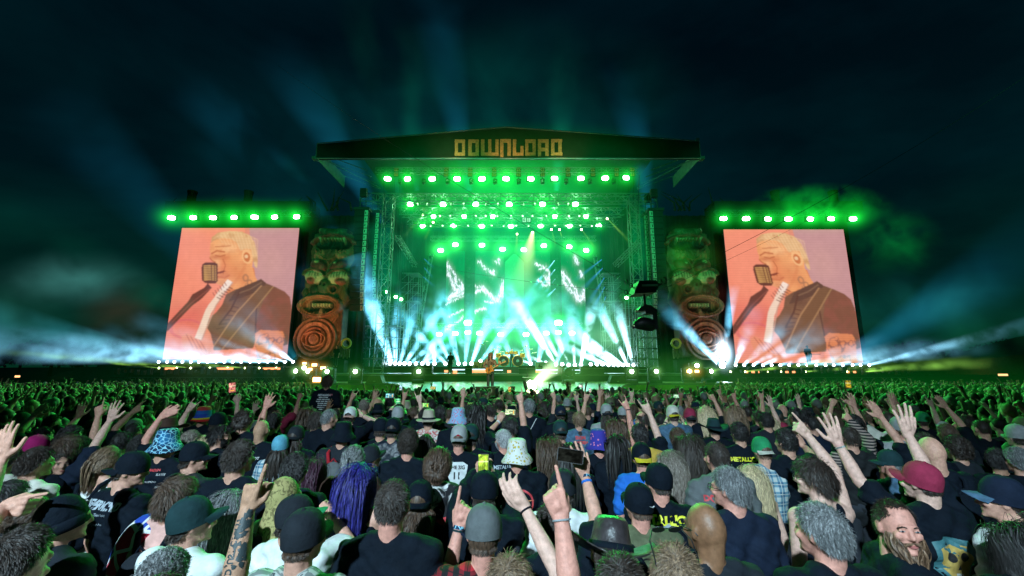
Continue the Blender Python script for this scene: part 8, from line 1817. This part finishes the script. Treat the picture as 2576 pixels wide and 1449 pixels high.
# ================================================================= more people of the crowd, copies of a few figures
LIM = 290
GROUPG = 'crowd people behind the nearest rows'
rg = random.Random(21)
up = lambda side, ex, ez, wx, wy, wz, pose, D=(0, .2, 1), N=(0, 1, 0): dict(side=side, E=(ex, .10, ez), W=(wx, wy, wz), D=D, N=N, pose=pose)
VAR = [((), 1.0, 0), ((), 1.12, 0), ((), .92, 1), ([up('R', .30, 1.56, .27, .2, 1.80, 'fist')], 1.0, 0), ([up('L', -.29, 1.58, -.24, .2, 1.82, 'horns')], 1.05, 0), ([up('R', .28, 1.55, .33, .22, 1.79, 'open', (.1, .2, 1))], .95, 1), ([up('R', .29, 1.58, .25, .18, 1.83, 'point')], 1.0, 0),
       ([up('L', -.27, 1.50, -.06, .22, 1.66, 'grip', (.4, .1, 1), (1, .3, 0)), up('R', .27, 1.50, .06, .22, 1.66, 'grip', (-.4, .1, 1), (-1, .3, 0))], 1.0, 0), ([up('L', -.30, 1.55, -.34, .15, 1.8, 'open', (-.1, .1, 1)), up('R', .30, 1.55, .34, .15, 1.8, 'open', (.1, .1, 1))], 1.0, 0)]
ATXT = ['', '', '', ', right fist raised', ', left hand in a horn sign', ', right palm raised', ', right finger pointing up', ', both hands lifted to film', ', both arms spread high']
VM = [(body_mesh(a, g, f, 0, 0, .0125 if not a else .0095), shirt_mesh(a, g, f, 'tee', .022), trousers(g)) for a, g, f in VAR]
LOOKS = [('short', 'black', 'short black hair'), ('short', 'dark', 'short dark hair'), ('short', 'brown', 'short brown hair'), ('curly', 'black', 'black curls'), ('bushy', 'dark', 'bushy dark hair'), ('shaggy', 'brown', 'shaggy brown hair'), ('fade', 'dark', 'a dark faded cut'), ('long', 'dark', 'long dark hair'), ('long', 'blond', 'long fair hair'), ('wavy', 'brown', 'long wavy brown hair'), ('bald', 'dark', 'a bald head'), ('crop', 'grey', 'cropped grey hair'), ('pony', 'brown', 'a brown ponytail'),
         ('cap', 'black', 'a black cap'), ('cap', 'olive', 'an olive cap'), ('cap', 'lgrey', 'a pale grey cap'), ('snap', 'teal', 'a backward teal cap'), ('bucket', 'black', 'a black bucket hat'), ('bucket', 'beige', 'a beige bucket hat'), ('fedora', 'char', 'a dark brimmed hat'), ('cap', 'navy', 'a navy cap'), ('beanie', 'char', 'a dark beanie')]
SHC = [('black', 'black')] * 11 + [('char', 'charcoal')] * 4 + [('navy', 'navy')] * 2 + [('grey', 'grey'), ('white', 'white'), ('cream', 'cream'), ('white', 'white'), ('royal', 'bright blue'), ('brown', 'brown'), ('olive', 'olive'), ('maroon', 'maroon'), ('lgrey', 'pale grey'), ('denim', 'denim')]
cnt = {}
cand = []
ry_ = 1.9
while ry_ < 42:
    st = .47 if ry_ < 12 else .56
    half = 1.32 * ry_ + 1.2; x = -half + rg.random() * st
    while x < half:
        cand.append((x + rg.uniform(-.13, .13), ry_ + rg.uniform(-.14, .14))); x += st * rg.uniform(.9, 1.15)
    ry_ += .50 if ry_ < 12 else .60
def okpos(x, y):
    if y > 31.5: return False
    if y > 18.3 and abs(x) < 13.4: return False
    return True
NP = [(a, b) for a, b, _ in PEOPLE]
near = []; far = []
for (x, y) in cand:
    if not okpos(x, y): continue
    if y < 13 and any((x - a) ** 2 + (y - b) ** 2 < (.40 if b < 6 else .36) ** 2 for a, b in NP): continue
    if y < 4.3: continue
    # do not stand where the head would hide a described neighbour straight behind
    if y < 11 and any(b > y and abs(x / y - a / b) * b < .24 and .74 * (1 / y - 1 / b) < .34 / b for a, b in NP): continue
    (near if len(near) < 10 ** 6 and y < 12.5 else far).append((x, y))
near.sort(key=lambda q: math.hypot(q[0], q[1])); n_ind = LIM - NAMED
far += near[n_ind:]; near = near[:n_ind]
order = sorted(PEOPLE, key=lambda q: q[1])
used_lab = {}
for (x, y) in near:
    lk_ = rg.choice(LOOKS[:13]) if rg.random() < .60 else rg.choice(LOOKS[13:]); hatted = lk_[0] in ('cap', 'snap', 'bucket', 'fedora', 'beanie')
    fem_like = lk_[0] in ('long', 'wavy', 'pony'); r_ = rg.random()
    vi = (2 if fem_like else rg.choice((0, 0, 1))) if r_ < .62 else rg.choice((3, 4, 5, 6, 7, 8) if y > 4 else (0,))
    sc_, scn = rg.choice(SHC); s = rg.uniform(.94, 1.05) if y > 4.5 else rg.uniform(.90, .97); yaw = rg.gauss(0, .22)
    bme, sme, tme = VM[vi]; skn = rg.choice(('fair', 'fair', 'pale', 'pink', 'tan', 'brown'))
    p = obj('person', bme, SKIN[skn], None, loc=(x, y, gz(y)), rot=(0, 0, yaw), scale=s); obj('tee_shirt', sme, C[sc_], p); obj('trousers', tme, DEN, p)
    hy = rg.gauss(0, .15)
    make_head(p, hy if vi < 3 else 0, 0, ('short' if hatted else lk_[0]), ('dark' if hatted else lk_[1]), lk_[0] if hatted else None, lk_[1] if hatted else 'black', 180 if lk_[0] == 'snap' or rg.random() < .3 else 0, None, rg.uniform(-.1, .15), .4)
    a, b, key = min(order, key=lambda q: (q[0] - x) ** 2 + (q[1] - y) ** 2)
    look = '%s, %s tee%s' % (lk_[2], scn, ATXT[vi])
    rel_ = 'behind' if y > b + .25 else ('before' if y < b - .25 else ('right of' if x > a else 'left of'))
    lab = 'person with %s, %s %s' % (look, rel_, key)
    k_ = used_lab.get(lab, 0); used_lab[lab] = k_ + 1
    if k_:
        lab = 'person with %s, %s nearest %s' % (look, ordn(k_), key)
        while lab in used_lab: k_ += 1; lab = 'person with %s, %s nearest %s' % (look, ordn(k_), key)
        used_lab[lab] = 1
    w_ = lab.split()
    if len(w_) > 16:
        lab = lab.replace(' tee,', ',').replace(' raised', ' up'); w_ = lab.split()
        if len(w_) > 16: lab = ' '.join(w_[:16])
        while lab in used_lab and used_lab[lab] > 1: lab = lab + 's'
        used_lab[lab] = used_lab.get(lab, 0) + 1
    tag(p, lab, 'person', GROUPG)
# ---- the far mass of the audience, one object
def low_person(arm, hairc, shirtc, skinc, hatc=None):
    B = Blob(ICO1)
    def c_(col): B.cc = col
    c_(shirtc); B.ell((0, -.01, 1.2), (.19, .13, .26)); B.cap((-.15, -.01, 1.39), (.15, -.01, 1.39), .085, .085); B.ell((0, 0, .9), (.18, .14, .25)); c_((.012, .015, .02)); B.cap((0, 0, .85), (0, 0, .1), .17, .12)
    c_(skinc); B.cap((0, -.02, 1.42), (0, 0, 1.56), .055, .055); B.ell((0, .02, 1.62), (.072, .09, .105))
    c_(hatc or hairc); B.ell((0, -.012, 1.655), (.088, .100, .105)); B.ell((.02, -.05, 1.61), (.07, .06, .09))
    if hatc: B.ell((0, .10, 1.65), (.075, .09, .012))
    for s, E, W, op in arm:
        sh = (.19 * s, 0, 1.39); c_(shirtc); B.cap(sh, tuple(np.array(sh) + (np.array(E) - np.array(sh)) * .6), .062, .058); c_(skinc); B.cap(sh, E, .05, .042); B.cap(E, W, .042, .03)
        W = np.array(W); up_ = (W - np.array(E)); up_ /= np.linalg.norm(up_)
        B.cap(W, W + up_ * .09, .032, .038)
        for k in range(-1, 3):
            if op == 'fist': continue
            if op == 'horns' and k in (0, 1): continue
            if op == 'point' and k != -1: continue
            B.cap(W + up_ * .08 + np.array((.022 * (k - .5), 0, 0)), W + up_ * .175 + np.array((.04 * (k - .5), 0, 0)), .011, .009)
    return np.concatenate(B.v), np.concatenate(B.f), np.array(B.col)
ARMS = [(), (), (), (), (), ((1, (.30, .1, 1.55), (.28, .18, 1.80), 'open'),), ((-1, (-.30, .1, 1.55), (-.22, .18, 1.82), 'horns'),), ((1, (.28, .1, 1.6), (.2, .2, 1.86), 'point'),), ((-1, (-.3, .1, 1.56), (-.34, .15, 1.8), 'open'), (1, (.3, .1, 1.56), (.34, .15, 1.8), 'open')), ((-1, (-.25, .15, 1.5), (-.07, .22, 1.7), 'fist'), (1, (.25, .15, 1.5), (.07, .22, 1.7), 'fist')), ((1, (.33, .1, 1.5), (.42, .15, 1.74), 'fist'),)]
protos = []
for i in range(34):
    hc_ = rg.choice([(.012, .01, .01), (.02, .015, .012), (.05, .03, .02), (.2, .14, .08), (.2, .2, .2), (.015, .012, .01)]); sc_ = rg.choice([(.010, .012, .016)] * 5 + [(.03, .03, .035), (.2, .2, .2), (.05, .08, .1), (.3, .3, .28)]); sk_ = rg.choice([(.36, .22, .16), (.28, .18, .12), (.15, .08, .05), (.42, .27, .2)])
    protos.append(low_person(ARMS[i % len(ARMS)], hc_, sc_, sk_, rg.choice([None, None, (.02, .02, .02), (.25, .25, .22), (.05, .1, .05)]) if i % 3 == 0 else None))
VV, FF, CC = [], [], []; off = 0
rn_ = np.random.default_rng(8)
for (x, y) in far:
    if math.sin(x * .9 + 2 * math.sin(y * .5)) * math.sin(y * .8 + x * .3) > .78: continue
    v, f, c = protos[(rn_.integers(3) * 11 + rn_.integers(5)) % 33 if rn_.random() < .62 else rn_.integers(len(protos))]; a = rn_.normal(0, .3); s = rn_.uniform(.88, 1.08); R_ = np.array(((math.cos(a), -math.sin(a), 0), (math.sin(a), math.cos(a), 0), (0, 0, 1)))
    VV.append((v * s) @ R_.T + np.array((x, y, gz(y)))); FF.append(f + off); CC.append(c); off += len(v)
VV, FF, CC = np.concatenate(VV), np.concatenate(FF), np.concatenate(CC)
me = arr_mesh(VV, FF, 'crowd', True); ca = me.color_attributes.new('Col', 'FLOAT_COLOR', 'POINT'); ca.data.foreach_set('color', np.concatenate([CC, np.ones((len(CC), 1))], 1).astype('f').reshape(-1))
tag(obj('crowd', me, attr_mat('crowd_colours', .7)), 'dense mass of the audience filling the field as far as the stage', kind='stuff')
print('individuals', len(near), 'far', len(far), 'tris', len(FF))
# ================================================================= the band
def guitarist():
    c = at(*R1p(752, 300), 20.9)
    arms = [dict(side='R', E=(.30, .10, 1.14), W=(.12, .25, 1.02), D=(-.9, .2, -.3), N=(0, -1, 0), pose='grip'), dict(side='L', E=(-.30, .14, 1.16), W=(-.44, .30, 1.26), D=(-.2, .1, .9), N=(.3, -1, 0), pose='grip')]
    me = body_mesh(arms, .9, 0, 0, .05, .01, True); p = obj('person', me, SKIN['tan'], None, loc=(c.x, 20.9, DECKZ + .003), rot=(0, 0, math.pi), scale=1.02)
    tag(p, 'guitarist with long curly hair and checked shirt playing at the front of the stage', 'person')
    obj('long_sleeve_shirt', shirt_mesh(arms, .9, 0, 'long', .014), pattern('checked_black_cream', f_plaid([(.012, .012, .014), (.02, .02, .02), (.5, .42, .3), (.4, .35, .28)], 16)), p); obj('trousers', trousers(.9), DEN, p)
    make_head(p, 0, .05, 'curls', 'light', None, 'black', 0, None, 0, .8); face_kit(p, 0, .05, 'brown')
    g = empty('electric_guitar', (0, 0, 0), 0, 'amber bodied electric guitar held by the curly haired guitarist', 'guitar'); g.matrix_world = Matrix.Translation((c.x, 20.9 - .27, DECKZ + 1.02)) @ Matrix.Rotation(-.5, 4, 'Y')
    m = MB(); m.prism([(-.22, -.10), (-.24, .02), (-.2, .13), (-.1, .16), (-.02, .11), (.06, .14), (.15, .17), (.17, .12), (.10, .04), (.10, -.04), (.16, -.12), (.10, -.15), (0, -.11), (-.1, -.16)], -.025, .02); m.build('body', mat('amber_lacquer', (.42, .17, .025), .3, 0, .2), g)
    m = MB(); m.box((.08, -.035, -.022), (.68, -.012, .022)); m.prism([(.68, -.03), (.84, -.05), (.86, .02), (.68, .03)], -.03, -.012); m.build('neck', mat('maple_neck', (.4, .22, .09), .4), g)
    m = MB(); m.box((-.1, -.035, -.035), (-.02, -.0255, .035)); m.box((.03, -.033, -.03), (.06, -.0255, .03)); m.build('pickups', M['black'], g)
    o = empty('microphone_stand', (c.x - .06, 20.45, DECKZ), 0, 'straight microphone stand in front of the guitarist', 'microphone stand')
    m = MB(); m.lathe([(.14, 0), (.13, .03)], (0, 0, 0), 14); m.tube([(0, 0, .02), (0, 0, 1.45)], .014, 6); m.build('stand', M['steel'], o); m = MB(); m.lathe([(.012, -.1), (.018, 0), (.03, .03), (.02, .09)], (0, 0, 0), 10); obj('microphone', m.mesh(smooth=True), M['black'], o, loc=(0, .02, 1.5), rot=(-.5, 0, 0))
guitarist()
def drummer():
    x = dk.location.x + .1; arms = [dict(side='R', E=(.36, .1, 1.2), W=(.36, .26, 1.42), D=(0, .3, .9), N=(0, -1, 0), pose='fist'), dict(side='L', E=(-.34, .16, 1.16), W=(-.3, .36, 1.25), D=(0, .8, .2), N=(0, 0, -1), pose='fist')]
    p = obj('person', body_mesh(arms, 1, 0, 0, 0, .014, True), SKIN['fair'], None, loc=(x, 39.2, 2.303 - .1), rot=(0, 0, math.pi)); tag(p, 'drummer with raised stick behind the gold drum kit', 'person'); obj('tee_shirt', shirt_mesh(arms, 1, 0, 'tee', .02), C['black'], p); obj('trousers', trousers(1), DEN, p); make_head(p, 0, 0, 'crop', 'brown', None, 'black', 0, None, 0, .4)
    m = MB(); m.tube([(-.36, -.28, 1.45), (-.40, -.5, 1.78)], .012, 5); tag(m.build('drum_stick', mat('hickory', (.6, .45, .3), .5), None, loc=(x, 39.2, 2.2)), 'pale drum stick in the raised hand of the drummer', 'drum stick')
drummer()
for (X, d, lab, hr) in ((1133, 33.6, 'dark crew member in headgear crouching left of the yellow green cabinet', 'short'), (845, 36, 'small figure playing on the walkway under the left screen', 'long')):
    c = at(X, 905, d); p = obj('person', VM[0][0], SKIN['fair'], None, loc=(c.x, d, 1.783 if X > 1000 else 2.333), rot=(0, 0, math.pi), scale=.95 if X > 1000 else 1.0); obj('tee_shirt', VM[0][1], C['black'], p); obj('trousers', VM[0][2], DEN, p); make_head(p, 0, 0, hr, 'black', None, 'black', 0, None, 0, .4); tag(p, lab, 'person')
c = at(2240, 905, 36); p = obj('person', VM[0][0], SKIN['fair'], None, loc=(c.x - 6.9, 36, 2.333), rot=(0, 0, math.pi)); obj('tee_shirt', VM[0][1], C['black'], p); obj('trousers', VM[0][2], DEN, p); make_head(p, 0, 0, 'short', 'black', None, 'black', 0, None, 0, .4); tag(p, 'bass player on the walkway under the right screen', 'person')
g = empty('bass_guitar', (c.x - 6.9, 35.72, 3.35), 0, 'bright bass guitar held by the player under the right screen', 'guitar'); m = MB(); m.prism([(-.2, -.12), (-.2, .14), (.1, .12), (.12, -.12)], -.03, .02); m.build('body', M['alu'], g); m = MB(); m.box((.12, -.03, -.02), (.85, -.01, .02)); m.build('neck', M['steel'], g)
# tidy: long labels
for o in bpy.data.objects:
    l = o.get('label')
    if l and o.parent is None and len(l.split()) > 16: o['label'] = ' '.join(l.split()[:16])
